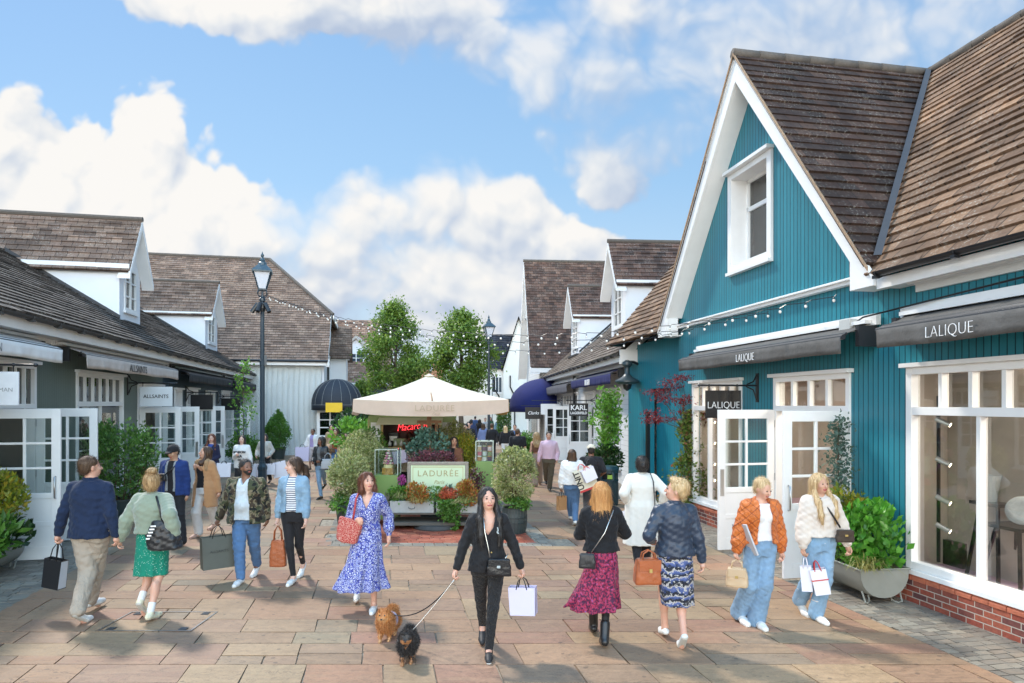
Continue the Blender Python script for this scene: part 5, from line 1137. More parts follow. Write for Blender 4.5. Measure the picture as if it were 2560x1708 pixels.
for q, (ax, ay, bx, by) in enumerate(((-1,-1,1,-1), (1,-1,1,1), (1,1,-1,1), (-1,1,-1,-1))):
    V, Fc = [], []; n = 60; ph = [rg.uniform(0, 6) for _ in range(3)]; nx, ny = (ay if ax == bx else 0)*0, 0
    nx, ny = ((0,-1), (1,0), (0,1), (-1,0))[q]
    for i in range(n+1):
        t = i/n; x, y = (ax+(bx-ax)*t)*S_, (ay+(by-ay)*t)*S_; w = math.sin(t*21+ph[0])*.5+math.sin(t*37+ph[1])*.3; ed = min(t, 1-t); hh = .33-.06*math.exp(-ed*14)
        for j in range(6): u = j/5; a = .03*u*u*w+.03*u; V.append((x+nx*a, y+ny*a, ze_-.05*math.sin(math.pi*t)-hh*u))
    for i in range(n):
        for j in range(5): Fc.append((i*6+j, i*6+j+1, (i+1)*6+j+1, (i+1)*6+j))
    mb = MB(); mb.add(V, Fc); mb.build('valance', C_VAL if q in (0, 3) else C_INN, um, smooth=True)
FAINT = paint('faint_gold_lettering', (.50,.36,.24), .7)
txt('lettering', 'LADURÉE', FAINT, um, .19, (.05, -S_-.062, ze_-.20), (R(84), 0, 0), .002, .0, sx=1.0, space=1.15); txt('lettering', 'Paris', FAINT, um, .09, (.08, -S_-.072, ze_-.31), (R(84), 0, 0), .002, 0, shear=.3)
mb = MB(); mb.box(-.055, .055, -.055, .055, .1, 3.1); mb.build('pole', POLE, um)
mb = MB(); mb.box(-.30, .30, -.09, .09, 2.02, 2.09); mb.box(-.22, -.14, -.05, .05, 1.75, 2.02); mb.box(.14, .22, -.05, .05, 1.75, 2.02)
for (x, y) in ((-1,-1), (1,-1), (1,1), (-1,1), (0,-1), (0,1), (1,0), (-1,0)): mb.tube([(0,0,2.2), (x*S_*.97, y*S_*.97, ze_-.04)], .02, 5); mb.tube([(0,0,3.05), (x*S_*.97, y*S_*.97, ze_-.03)], .018, 5)
mb.build('ribs', POLE, um)
# kiosk van
kx0, kx1, kd = at(920, HY, 17).x, at(1138, HY, 17).x, 17.0; kw = kx1-kx0
kk = thing('macaron_kiosk', 'small green macaron kiosk with arched ends and an open serving hatch', 'kiosk', ((kx0+kx1)/2, kd, 0), R(4)); h2 = kw/2; mb = MB()
ha, hb = -h2+.40, h2-.42
mb.box(-h2, h2, 0, .05, .25, 1.38); mb.box(-h2, ha, 0, .05, 1.38, 2.07); mb.box(hb, h2, 0, .05, 1.38, 2.07); mb.box(-h2+.15, h2-.15, 0, .05, 2.07, 2.28)
for sx in (-1, 1): mb.prism([(sx*(h2-.15), 2.07)]+[(sx*(h2-.15+.15*math.cos(a)), 2.07+.19*math.sin(a)) for a in [math.pi/2*i/6 for i in range(7)]], 'y', 0, .05)
for sx in (-1, 1): mb.box(sx*h2, sx*(h2-.05), .051, 1.6, .25, 2.1)
mb.box(-h2+.1, h2-.1, .051, 1.6, 2.24, 2.30); mb.box(-h2, h2, 1.55, 1.6, .25, 2.2); mb.build('body', KG, kk)
mb = MB(); mb.box(-h2+.051, h2-.051, .8, .85, .3, 2.2); mb.box(-h2+.051, h2-.051, .06, .79, 1.2, 1.22); mb.build('interior', paint('kiosk_interior', (.05,.035,.03), .7), kk)
mb = MB()
for (a, b, c, d) in ((ha-.04, ha, 1.34, 2.09), (hb, hb+.04, 1.34, 2.09), (ha, hb, 1.34, 1.38), (-h2+.03, -h2+.045, .4, 2.1), (h2-.045, h2-.03, .4, 2.1), (-h2+.1, h2-.1, .85, .86)): mb.box(a, b, -.03, -.001, c, d)
mb.build('gold_trim', GOLD, kk)
mb = MB(); mb.prism([(-.62, 1.98), (-.60, 2.0), (.0, 2.15), (.0, 2.11)], 'x', ha-.10, hb+.10); mb.build('hatch_flap', CRM, kk)
mb = MB(); mb.box(ha-.02, hb+.02, -.18, -.031, 1.30, 1.335); mb.build('counter', TIMB, kk)
for x in (-h2+.21, h2-.21):
    mb = MB(); mb.box(x-.12, x+.12, -.03, -.001, 1.52, 2.02); m_ = mb.build('menu_board', paint('white_menu', (.66,.68,.64), .4), kk)
    mb = MB(); [mb.box(x-.09, x-.09+random.Random(i).uniform(.05, .17), -.034, -.031, 1.95-i*.045, 1.957-i*.045) for i in range(9)]; mb.build('menu_lines', paint('menu_ink', (.2,.2,.2), .6), m_)
NEON = emit('red_neon', (1, .05, .06), 2.0); nn = txt('neon_sign', 'Macarons', NEON, kk, .26, (-.05, .74, 1.88), (R(90), R(-6), 0), .008, -.004, sx=.82, shear=.35)
mb = MB(); [mb.lathe([(.04,1.381),(.045,1.44),(.025,1.47),(.02,1.52),(.01,1.53)], 8, (ha+.12+i*.13, .12, 0)) for i in range(3)]; 
bt = thing('bottles', 'three small white bottles on the kiosk counter', 'bottles', (0,0,0)); bpy.data.objects.remove(bt)
for i in range(3):
    b_ = thing('bottle', 'small white bottle on the kiosk counter, %s of three' % ('leftmost', 'middle', 'rightmost')[i], 'bottle', (kx0+.40+.14+i*.15, kd+.15, 1.40), 0, 'white bottles on the kiosk counter'); MB().lathe([(.04,0),(.045,.07),(.025,.1),(.018,.13)], 8).build('bottle', WHITE, b_, smooth=True); MB().lathe([(.02,.131),(.02,.16)], 8).build('cap', STEEL, b_)
bx = thing('gift_box', 'pale green gift box behind the bottles in the kiosk hatch', 'box', (kx0+.78, kd+.32, 1.22)); MB().box(-.16,.16,-.08,.08,0,.36).build('carton', paint('pale_green_card', (.30,.38,.20), .6), bx); MB().box(-.163,.163,-.083,.083,.14,.17).build('ribbon', GOLD, bx)
cm = thing('coffee_machine', 'dark coffee machine inside the kiosk hatch', 'coffee machine', (kx0+.58, kd+.55, 1.22)); MB().box(-.14,.14,-.12,.12,0,.52).build('housing', BLACK, cm, bevel=.01); MB().box(-.10,.10,-.13,-.121,.3,.42).build('panel', STEEL, cm)
# sign board with timber frame
sb = thing('sign_board', 'pale green sign with gold letters in a weathered wooden frame before the kiosk', 'sign', at(1095, 1010, 13.35)-Vector((0,0,CAMH))); w2_ = .625
mb = MB(); mb.box(-w2_, w2_, -.03, .03, 1.25, 1.315); mb.box(-w2_, -w2_+.07, -.03, .03, .45, 1.249); mb.box(w2_-.07, w2_, -.03, .03, .45, 1.249); mb.build('frame', TIMB, sb, bevel=.008)
mb = MB(); mb.box(-w2_+.071, w2_-.071, -.01, .01, .5, 1.248); mb.build('panel', paint('pale_mint_panel', (.55,.66,.44), .5, .02), sb)
mb = MB(); 
for (a, b, c, d) in ((-w2_+.11, w2_-.11, 1.205, 1.213), (-w2_+.11, -w2_+.118, .6, 1.205), (w2_-.118, w2_-.11, .6, 1.205)): mb.box(a, b, -.014, -.011, c, d)
mb.build('gold_line', GOLD, sb)
GL2 = paint('olive_gold_lettering', (.36,.31,.15), .5); txt('lettering', 'LADURÉE', GL2, sb, .175, (0, -.014, 1.075), (R(90), 0, 0), .002, .0, sx=1.0, space=1.2); txt('lettering', 'Paris', GL2, sb, .11, (0.02, -.014, .90), (R(90), 0, 0), .002, 0, shear=.35)
def case(px, d, z0, z1, w, label, fill):
    p = at(px, HY, d); t = thing('display_case', label, 'display case', (p.x, p.y, 0)); mb = MB(); mb.box(-w/2, w/2, 0, w*.8, .1, z0); c = mb.build('cabinet', KGD, t, bevel=.006)
    mb = MB()
    for sx in (-1, 1):
        for i in range(9): mb.ell((sx*(w/2-.03), -.003, z0-.05-i*.1), (.008,.006,.008), 5)
    mb.build('rivets', GOLD, c)
    mb = MB(); mb.box(-w/2, w/2, 0, .006, z0, z1); mb.box(-w/2, w/2, w*.8-.006, w*.8, z0, z1); mb.box(-w/2, -w/2+.006, .006, w*.8-.006, z0, z1); mb.box(w/2-.006, w/2, .006, w*.8-.006, z0, z1); mb.box(-w/2, w/2, 0, w*.8, z1+.001, z1+.008); mb.build('glass', GLASSC, t)
    mb = MB(); 
    for (x, y) in ((-w/2, 0), (w/2, 0), (w/2, w*.8), (-w/2, w*.8)): mb.box(x-.007, x+.007, y-.007, y+.007, z0, z1)
    for z in (z1,): mb.box(-w/2, w/2, -.006, .006, z-.007, z+.009); mb.box(-w/2, w/2, w*.8-.006, w*.8+.006, z-.007, z+.009)
    mb.build('glass_edge', paint('pale_glass_edge', (.45,.50,.42), .2), t); fill(t, p, z0, w); return t
PK = [paint('macaron_'+n_, c, .6) for n_, c in (('pink', (.72,.30,.38)), ('cream', (.78,.66,.50)), ('rose', (.55,.12,.28)), ('peach', (.75,.45,.30)))]
def tower(t, p, z0, w):
    m_ = thing('macaron_tower', 'cone of pink and cream macarons on a gold stand in the left glass case', 'cake tower', (p.x, p.y+w*.4, z0)); MB().box(-.11,.11,-.09,.09,0,.14).build('gold_stand', paint('gold_marble', (.45,.22,.04), .3, .5, 25), m_); MB().lathe([(.10,.141),(.095,.17),(.09,.20),(.07,.21)], 16).build('cake_base', paint('yellow_icing', (.75,.60,.28), .6), m_)
    for j in range(6):
        r = .085-.0145*j; k = max(1, 8-j)
        for i in range(k if r > .02 else 1):
            a = 2*math.pi*(i+.5*(j % 2))/max(k, 1); q = MB(); q.ell((r*math.cos(a), r*math.sin(a), .235+.052*j), (.028,.028,.020), 6); q.build('macaron', PK[(i*7+j*3) % 4], m_, smooth=True)
def jars(t, p, z0, w):
    rg = random.Random(8); nm_ = ['orange','white','dark plum','pink-red','pale blue','olive','brown','dark purple','peach']; pl3 = ['bottom row left','bottom row middle','bottom row right','middle row left','middle of the pile','middle row right','top row left','top row middle','top row right']; cs = [(.5,.2,.05),(.75,.7,.65),(.08,.03,.08),(.6,.15,.2),(.7,.72,.7),(.25,.3,.12),(.65,.4,.25),(.12,.05,.1),(.7,.5,.5)]
    for i in range(9):
        j = thing('gift_tin', '%s tin, %s of the pile in the right glass case' % (nm_[i], pl3[i]), 'tin', (p.x-.11+(i % 3)*.11, p.y+w*.35+rg.uniform(-.05,.05), z0+.005+(i//3)*.11), rg.uniform(0, 3), 'gift tins piled in the right glass case')
        MB().lathe([(.045,0),(.047,.08),(.03,.09)], 12).build('tin', paint('tin_%d' % i, cs[i], .35), j, smooth=False); MB().lathe([(.049,.085),(.049,.103),(.03,.105)], 12).build('lid', paint('tin_lid_%d' % (i % 3), cs[(i*4+1) % 9], .35), j)
case(966, 13.55, 1.02, 1.55, .47, 'green display cabinet with a glass case holding a macaron tower, left of the sign', tower)
case(1211, 14.0, 1.27, 1.70, .37, 'riveted green display cabinet with a glass case of tins, right of the sign', jars)
# planter cart
pc_ = at(1088, HY, 12.95); ct = thing('planter_cart', 'low grey wooden planter cart with two drawer boxes in front of the kiosk', 'planter', (pc_.x, pc_.y, 0)); L2 = .90
DRW = paint('pale_grey_wood', (.36,.37,.36), .7, .12, 10, bump=.3)
for (a, b) in ((-L2, -.03), (.02, L2)):
    mb = MB(); mb.box(a, b, 0, .03, .34, .575); mb.box(a, b, .5, .53, .34, .575); mb.box(a, a+.03, .031, .499, .34, .575); mb.box(b-.03, b, .031, .499, .34, .575); mb.box(a+.03, b-.03, .03, .5, .34, .52); d_ = mb.build('drawer', DRW, ct, bevel=.005)
    mb = MB(); m_ = (a+b)/2; mb.tube([(m_-.06,-.004,.46),(m_-.055,-.02,.43),(m_,-.025,.42),(m_+.055,-.02,.43),(m_+.06,-.004,.46)], .006, 6); mb.build('handle', IRON, d_)
mb = MB(); mb.box(-L2-.02, L2+.02, -.03, .56, .31, .338); mb.box(-L2+.02, L2-.02, -.06, .6, .10, .16); mb.box(-L2-.1, -L2-.02, .05, .5, .0, .75); mb.box(L2+.02, L2+.1, .05, .5, .0, .75)
mb.build('frame', paint('dark_aged_wood', (.10,.09,.075), .8, .2, 9, bump=.4), ct)
MB().lathe([(.46,0),(.47,.03),(.44,.09),(.40,.10)], 30, (0,.28,0)).build('round_base', paint('dark_stone', (.05,.05,.05), .8, .2), ct)
rgp = random.Random(2)
def pl_(name, label, x, y, z, r, h, n, size, lm, seed, asp=.5, cat='plant', up=.4):
    t = thing(name, label, cat, (pc_.x+x, pc_.y+y, z)); P = clumpy(n, (0,0,h*.45), (r, r*.7, h*.55), 14, seed, .3, .3); leaves('foliage', P, size, lm, t, seed, asp, up, (0,0,-.1)); return t
pl_('flowering_plant', 'low orange and yellow shrub at the left of the mint sign in the cart', -.36, .05, .52, .22, .40, 850, .06, LF_ORG, 71)
pl_('flowering_plant', 'orange-red leafy plant at the right end of the planter cart', .66, .05, .52, .26, .44, 1200, .06, LF_ORG, 72)
pl_('flowering_plant', 'coral red leafy plant right of centre in the planter cart', .22, .05, .55, .20, .26, 700, .06, leaf_mat('coral_leaves', [(.45,.08,.04),(.55,.16,.07),(.35,.05,.03)]), 73)
pl_('leafy_plant', 'fine green plant in the middle of the planter cart', -.02, .05, .55, .22, .28, 1100, .045, LF_GRN, 74, .3)
pl_('leafy_plant', 'rounded green plant at the left end of the planter cart', -.74, .12, .52, .22, .30, 900, .06, LF_GRN, 75)
pl_('leafy_plant', 'blue-green sprigs in front of the mint sign letters', .24, .15, .55, .09, .32, 160, .06, LF_EUC, 76, .4, up=1.0)
pl_('leafy_plant', 'purple wispy shrub beside the right display cabinet', .84, .35, .6, .18, .55, 380, .06, LF_PUR, 77)
pl_('flowering_plant', 'magenta flowers left of the mint sign', -.72, .3, .85, .08, .2, 120, .035, leaf_mat('magenta_petals', [(.40,.05,.25),(.5,.1,.35)]), 78, .8)
gt = thing('ornamental_grass', 'tuft of striped yellow-green grass left of the mint sign', 'grass plant', (pc_.x-.62, pc_.y+.15, .62)); grass('blades', gt, (0,0,0), 170, .42, LF_GRS, 9, .06, .007)
gt = thing('ornamental_grass', 'short grass with orange tips in the left drawer of the cart', 'grass plant', (pc_.x-.33, pc_.y+.02, .55)); grass('blades', gt, (0,0,0), 190, .36, leaf_mat('amber_grass', [(.3,.26,.06),(.45,.25,.06),(.18,.24,.05)]), 10, .10, .007)
gt = thing('ornamental_grass', 'amber grass spilling over the right drawer of the cart', 'grass plant', (pc_.x+.55, pc_.y+.0, .55)); grass('blades', gt, (0,0,0), 190, .34, _amb if False else LF_GRS, 11, .14, .007)
iv = thing('ivy', 'green ivy trailing down the right drawer to the bricks', 'climber', (pc_.x+.30, pc_.y-.05, 0)); rs = np.random.RandomState(12); n = 1500; z = .62-.42*rs.rand(n)**1.3; P = np.stack([rs.normal(size=n)*.14*(z+.1)/.6, rs.normal(size=n)*.05-.03, z], 1)
q = 160; P2 = np.stack([.06+.1*np.sin(np.linspace(0, 3, q))+rs.normal(size=q)*.02, -.06+rs.normal(size=q)*.02, np.linspace(.25, .02, q)], 1); leaves('foliage', np.concatenate([P, P2]), .045, LF_GRN, iv, 12, .8, -.5)
p = at(1070, HY, 14.9); bush('potted_shrub', 'dark eucalyptus shrub around the parasol pole', (p.x, p.y, 0), (.46,.3), 1.12, 1.92, 900, .08, leaf_mat('dark_eucalyptus', [(.04,.10,.07),(.08,.17,.12),(.14,.25,.19),(.05,.12,.08)]), 81, tub(.3, .6), .7, k=30, spread=.25)
p = at(1078, HY, 14.0); bush('potted_shrub', 'low purple shrub right behind the mint sign', (p.x, p.y, 0), (.48,.2), 1.12, 1.50, 1500, .05, leaf_mat('plum_leaves', [(.12,.03,.05),(.20,.06,.08),(.28,.10,.11),(.09,.04,.05)]), 82, tub(.3, .8), .6, k=30)
# ================================================================== LAMP POSTS
MILK = paint('milky_lantern_glass', (.62,.63,.68), .25, .02)
def lamp_post(px, d, label, H=7.0, cams=False, seed=1):
    p = at(px, HY, d); t = thing('lamp_post', label, 'lamp post', (p.x, p.y, 0), R(18), 'lantern lamp posts'); mb = MB()
    mb.lathe([(.15,0),(.15,.06),(.125,.10),(.125,.52),(.14,.55),(.14,.62),(.09,.72),(.085,.78)], 8)
    mb.lathe([(.068,.781),(.068,H-3.35),(.078,H-3.34),(.078,H-3.2),(.062,H-3.19),(.055,H-1.45)], 12); mb.build('post', IRON, t, smooth=False)
    k = H-1.45; mb = MB(); mb.lathe([(.055,k),(.09,k+.02),(.09,k+.10),(.04,k+.14),(.025,k+.32)], 10)
    for a in range(4):
        an = a*math.pi/2+math.pi/4; c, s_ = math.cos(an), math.sin(an); mb.tube([(c*.04,s_*.04,k+.13),(c*.15,s_*.15,k+.17),(c*.19,s_*.19,k+.26),(c*.13,s_*.13,k+.36)], .012, 5)
    mb.build('collar', IRON, t)
    zb, zt = k+.36, k+.88; rb, rt = .15, .345
    mb = MB(); mb.lathe([(rb*.93, zb+.02), (rt*.93, zt)], 4, rot=math.pi/4); g = mb.build('glass', MILK, t)
    mb = MB()
    for a in range(4): an = a*math.pi/2+math.pi/4; mb.tube([(math.cos(an)*rb, math.sin(an)*rb, zb), (math.cos(an)*rt, math.sin(an)*rt, zt)], .018, 5)
    mb.lathe([(rb*.9,zb-.03),(rb*1.1,zb-.02),(rb*1.1,zb+.02),(rb*.9,zb+.025)], 4, rot=math.pi/4); mb.build('lantern_frame', IRON, t)
    mb = MB(); mb.lathe([(rt*1.16,zt-.02),(rt*1.18,zt+.02),(rt*1.0,zt+.07),(rt*.62,zt+.17),(rt*.34,zt+.23)], 4, rot=math.pi/4); mb.lathe([(.13,zt+.2),(.12,zt+.28),(.075,zt+.32),(.085,zt+.35),(.05,zt+.42),(.03,zt+.44),(.045,zt+.48),(.05,zt+.51),(.02,zt+.56),(.004,zt+.62)], 10); mb.build('lantern_roof', paint('blue_grey_lantern_roof', (.045,.075,.095), .3, .1), t)
    if cams:
        for a in (-160, -95, -30): an = R(a-18); c, s_ = math.cos(an), math.sin(an); mb = MB(); mb.tube([(c*.05,s_*.05,k-.22),(c*.14,s_*.14,k-.12)], .02, 6); mb.tube([(c*.12,s_*.12,k-.06),(c*.30,s_*.30,k-.33)], .062, 10); mb.build('spotlight', BLACK, t)
        mb = MB(); mb.lathe([(.07,k-.3),(.09,k-.2),(.09,k-.1),(.06,k+.0)], 10); mb.build('spotlight_collar', BLACK, t)
        mb = MB(); mb.box(.05,.12,-.05,.05,H-3.35,H-3.05); mb.build('control_box', IRON, t)
    return t
lamp_post(656, 19.5, 'tall dark lamp post with lantern and spotlights, nearest, on the left', 7.0, True)
lamp_post(1222, 33.0, 'tall dark lamp post rising right of the cream parasol', 6.95)
lamp_post(1001, 46.0, 'dark lamp post in front of the left street tree', 7.0)
lamp_post(1076, 62.0, 'farthest lamp post, its lantern just over the parasol top', 6.65)
# ================================================================== FESTOON LIGHTS
m, g, b = mat_base('bulb_glass'); b.inputs['Base Color'].default_value = (.66,.64,.60,1); b.inputs['Roughness'].default_value = .08; b.inputs['Emission Color'].default_value = (1,.93,.82,1); b.inputs['Emission Strength'].default_value = .10; BULB = m
bm = MB(); bm.lathe([(.0,-.105),(.02,-.10),(.036,-.08),(.042,-.058),(.036,-.035),(.02,-.018)], 10); bm.lathe([(.016,-.02),(.019,-.015),(.019,.02),(.01,.03)], 8, mi=1)
bulb0 = bm.build('bulb', [BULB, BLACK], None, smooth=False)
def strand(label, ctrl, wall_px, step, seed):
    a = at(668, HY, 19.5); wc = FR.w(-.05, FR.S(wall_px)); rg = random.Random(seed); t = thing('festoon_lights', label, 'string lights', (a.x, a.y, 0), 0, 'festoon light strings'); pts = []
    for (px, py) in ctrl:
        r = (px-CX)/FPX; dx, dy = wc.x-a.x, wc.y-a.y; u = (r*a.y-a.x)/(dx-r*dy); u = min(max(u, 0), 1); y = a.y+dy*u; pts.append(Vector((a.x+dx*u-a.x, y-a.y, CAMH-(py-HY)/FPX*y)))
    fine = [pts[0]]; 
    for p_, q_ in zip(pts, pts[1:]):
        k = max(1, int((q_-p_).length/.3)); fine += [p_.lerp(q_, (i+1)/k) for i in range(k)]
    acc, nxt = 0, .15; cab = [fine[0]+Vector((0,0,.05))]; first = True
    for p_, q_ in zip(fine, fine[1:]):
        L = (q_-p_).length
        while acc+L >= nxt:
            c = p_.lerp(q_, (nxt-acc)/L); b_ = bulb0 if (bulb0.parent is None) else bulb0.copy()
            if b_ is not bulb0: COL.objects.link(b_)
            b_.parent = t; b_.location = c+Vector((0,0,.045)); b_.rotation_euler = (rg.uniform(-.25,.25), rg.uniform(-.25,.25), 0); b_.scale = (.54,)*3; cab.append(c+Vector((0,0,.07))); cab.append(c.lerp(q_, .4)+Vector((0,0,.085+rg.uniform(0,.02)))); nxt += step*rg.uniform(.9, 1.1)
        acc += L
    mb = MB(); mb.tube(cab, .006, 5); mb.build('cable', BLACK, t)
A_ = [(668,745),(714,762),(784,783),(861,805),(944,818),(1065,834),(1234,848),(1386,848),(1509,842),(1641,829),(1735,817),(1834,803),(1937,785),(2046,762),(2102,751)]
B_ = [(668,747),(738,770),(843,810),(928,824),(1054,847),(1189,863),(1294,865),(1446,861),(1609,847),(1700,838),(1787,820),(1922,792)]
C_ = [(668,749),(761,780),(867,814),(937,834),(1048,860),(1152,876),(1257,885),(1363,886),(1504,876),(1607,859),(1680,842),(1753,830)]
strand('highest of three bulb strings from the near lamp post to the teal shop', A_, 2106, .36, 1); strand('middle of three bulb strings from the near lamp post to the teal shop', B_, 1935, .40, 2); strand('lowest of three bulb strings from the near lamp post to the teal shop', C_, 1765, .38, 3)
# ================================================================== LITTER BIN, LANTERN ON THE CORNER
p = ground(1521, 1262); bn = thing('litter_bin', 'round dark green litter bin beside the white boarded shop', 'litter bin', p); BING = paint('bin_green', (.018,.045,.055), .35, .08, 6)
mb = MB(); mb.lathe([(.23,0),(.24,.03),(.24,.58),(.25,.60),(.25,.64)], 24); mb.lathe([(.25,.80),(.25,.84),(.26,.85),(.26,.90),(.21,.96),(.05,.98)], 24)
for a in range(4): an = a*math.pi/2+.4; mb.tube([(math.cos(an)*.225,math.sin(an)*.225,.62),(math.cos(an)*.225,math.sin(an)*.225,.82)], .05, 6)
mb.build('body', BING, bn, auto=35); MB().lathe([(.17,.3),(.17,.8)], 16).build('liner', BLACK, bn); mb = MB(); [mb.box(-.24+i*.0+math.sin(a)*0, .24, -.002, .002, .1, .11) for a, i in ((0, 0),)]
mb = MB(); [mb.tube([(math.cos(a)*.242,math.sin(a)*.242,.05),(math.cos(a)*.242,math.sin(a)*.242,.56)], .006, 4) for a in [2*math.pi*i/28 for i in range(28)]]; mb.build('ribs', BING, bn)
mb = MB(); mb.box(-.06,.06,-.245,-.235,.66,.76); mb.build('badge', paint('lime_badge', (.25,.4,.05), .5), bn)
lq = thing('wall_lantern', 'dark bell-shaped camera lantern hanging from the corner of the white shop roof', 'lantern', at(1568, 905, 18.0)); mb = MB(); mb.lathe([(.05,.05),(.13,.0),(.14,-.08),(.10,-.14),(.07,-.16),(.07,-.32),(.10,-.36),(.16,-.42),(.34,-.52),(.34,-.56),(.30,-.60),(.16,-.62)], 16); mb.build('shade', paint('lantern_blue_black', (.03,.05,.06), .35), lq, auto=40)
MB().lathe([(.02,-.80),(.10,-.74),(.13,-.64),(.13,-.6)], 12).build('dome', BLACK, lq); MB().tube([(0,0,0),(.2,.1,0),(.5,.3,-.1)], .04, 6).build('arm', BLACK, lq)
# ================================================================== PEOPLE: smooth bodies from blended limbs, meshed on a grid
def surface_net(D, org, h):
    """quads around the zero level of the field D sampled on a regular grid"""
    ins = D < 0; nx, ny, nz = D.shape
    c = ins[:-1, :-1, :-1].astype(np.int8)
    for (a, b, d) in ((1,0,0),(0,1,0),(1,1,0),(0,0,1),(1,0,1),(0,1,1),(1,1,1)): c = c+ins[a:nx-1+a, b:ny-1+b, d:nz-1+d]
    act = (c > 0) & (c < 8); idx = -np.ones(act.shape, np.int64); cells = np.argwhere(act); idx[act] = np.arange(len(cells))
    acc = np.zeros((len(cells), 3)); cnt = np.zeros(len(cells))
    cor = [(a, b, d) for a in (0,1) for b in (0,1) for d in (0,1)]; I, J, K = cells.T
    for p in cor:
        for ax in range(3):
            if p[ax]: continue
            q = list(p); q[ax] = 1; v0 = D[I+p[0], J+p[1], K+p[2]]; v1 = D[I+q[0], J+q[1], K+q[2]]; m = (v0 < 0) != (v1 < 0)
            t = np.where(m, v0/(v0-v1+1e-12), 0); P = np.tile(np.array(p, float), (len(cells), 1)); P[:, ax] += t; acc[m] += P[m]; cnt[m] += 1
    V = (cells+acc/np.maximum(cnt, 1)[:, None])*h+np.array(org); F = []
    for ax in range(3):
        sl0 = [slice(1, -1)]*3; sl0[ax] = slice(0, -1); sl1 = list(sl0); sl1[ax] = slice(1, None)
        a, b = ins[tuple(sl0)], ins[tuple(sl1)]; e = np.argwhere(a != b); 
        if len(e) == 0: continue
        off = np.ones(3, int); off[ax] = 0; e = e+off; u, w = [(1,2),(2,0),(0,1)][ax]; s0 = ins[e[:,0], e[:,1], e[:,2]]
        def cid(du, dw):
            q = e.copy(); q[:, u] -= du; q[:, w] -= dw; return idx[q[:,0], q[:,1], q[:,2]]
        q = np.stack([cid(1,1), cid(0,1), cid(0,0), cid(1,0)], 1); q[~s0] = q[~s0][:, ::-1]; F.append(q)
    F = np.concatenate(F) if F else np.zeros((0, 4), int); return V, F[(F >= 0).all(1)]
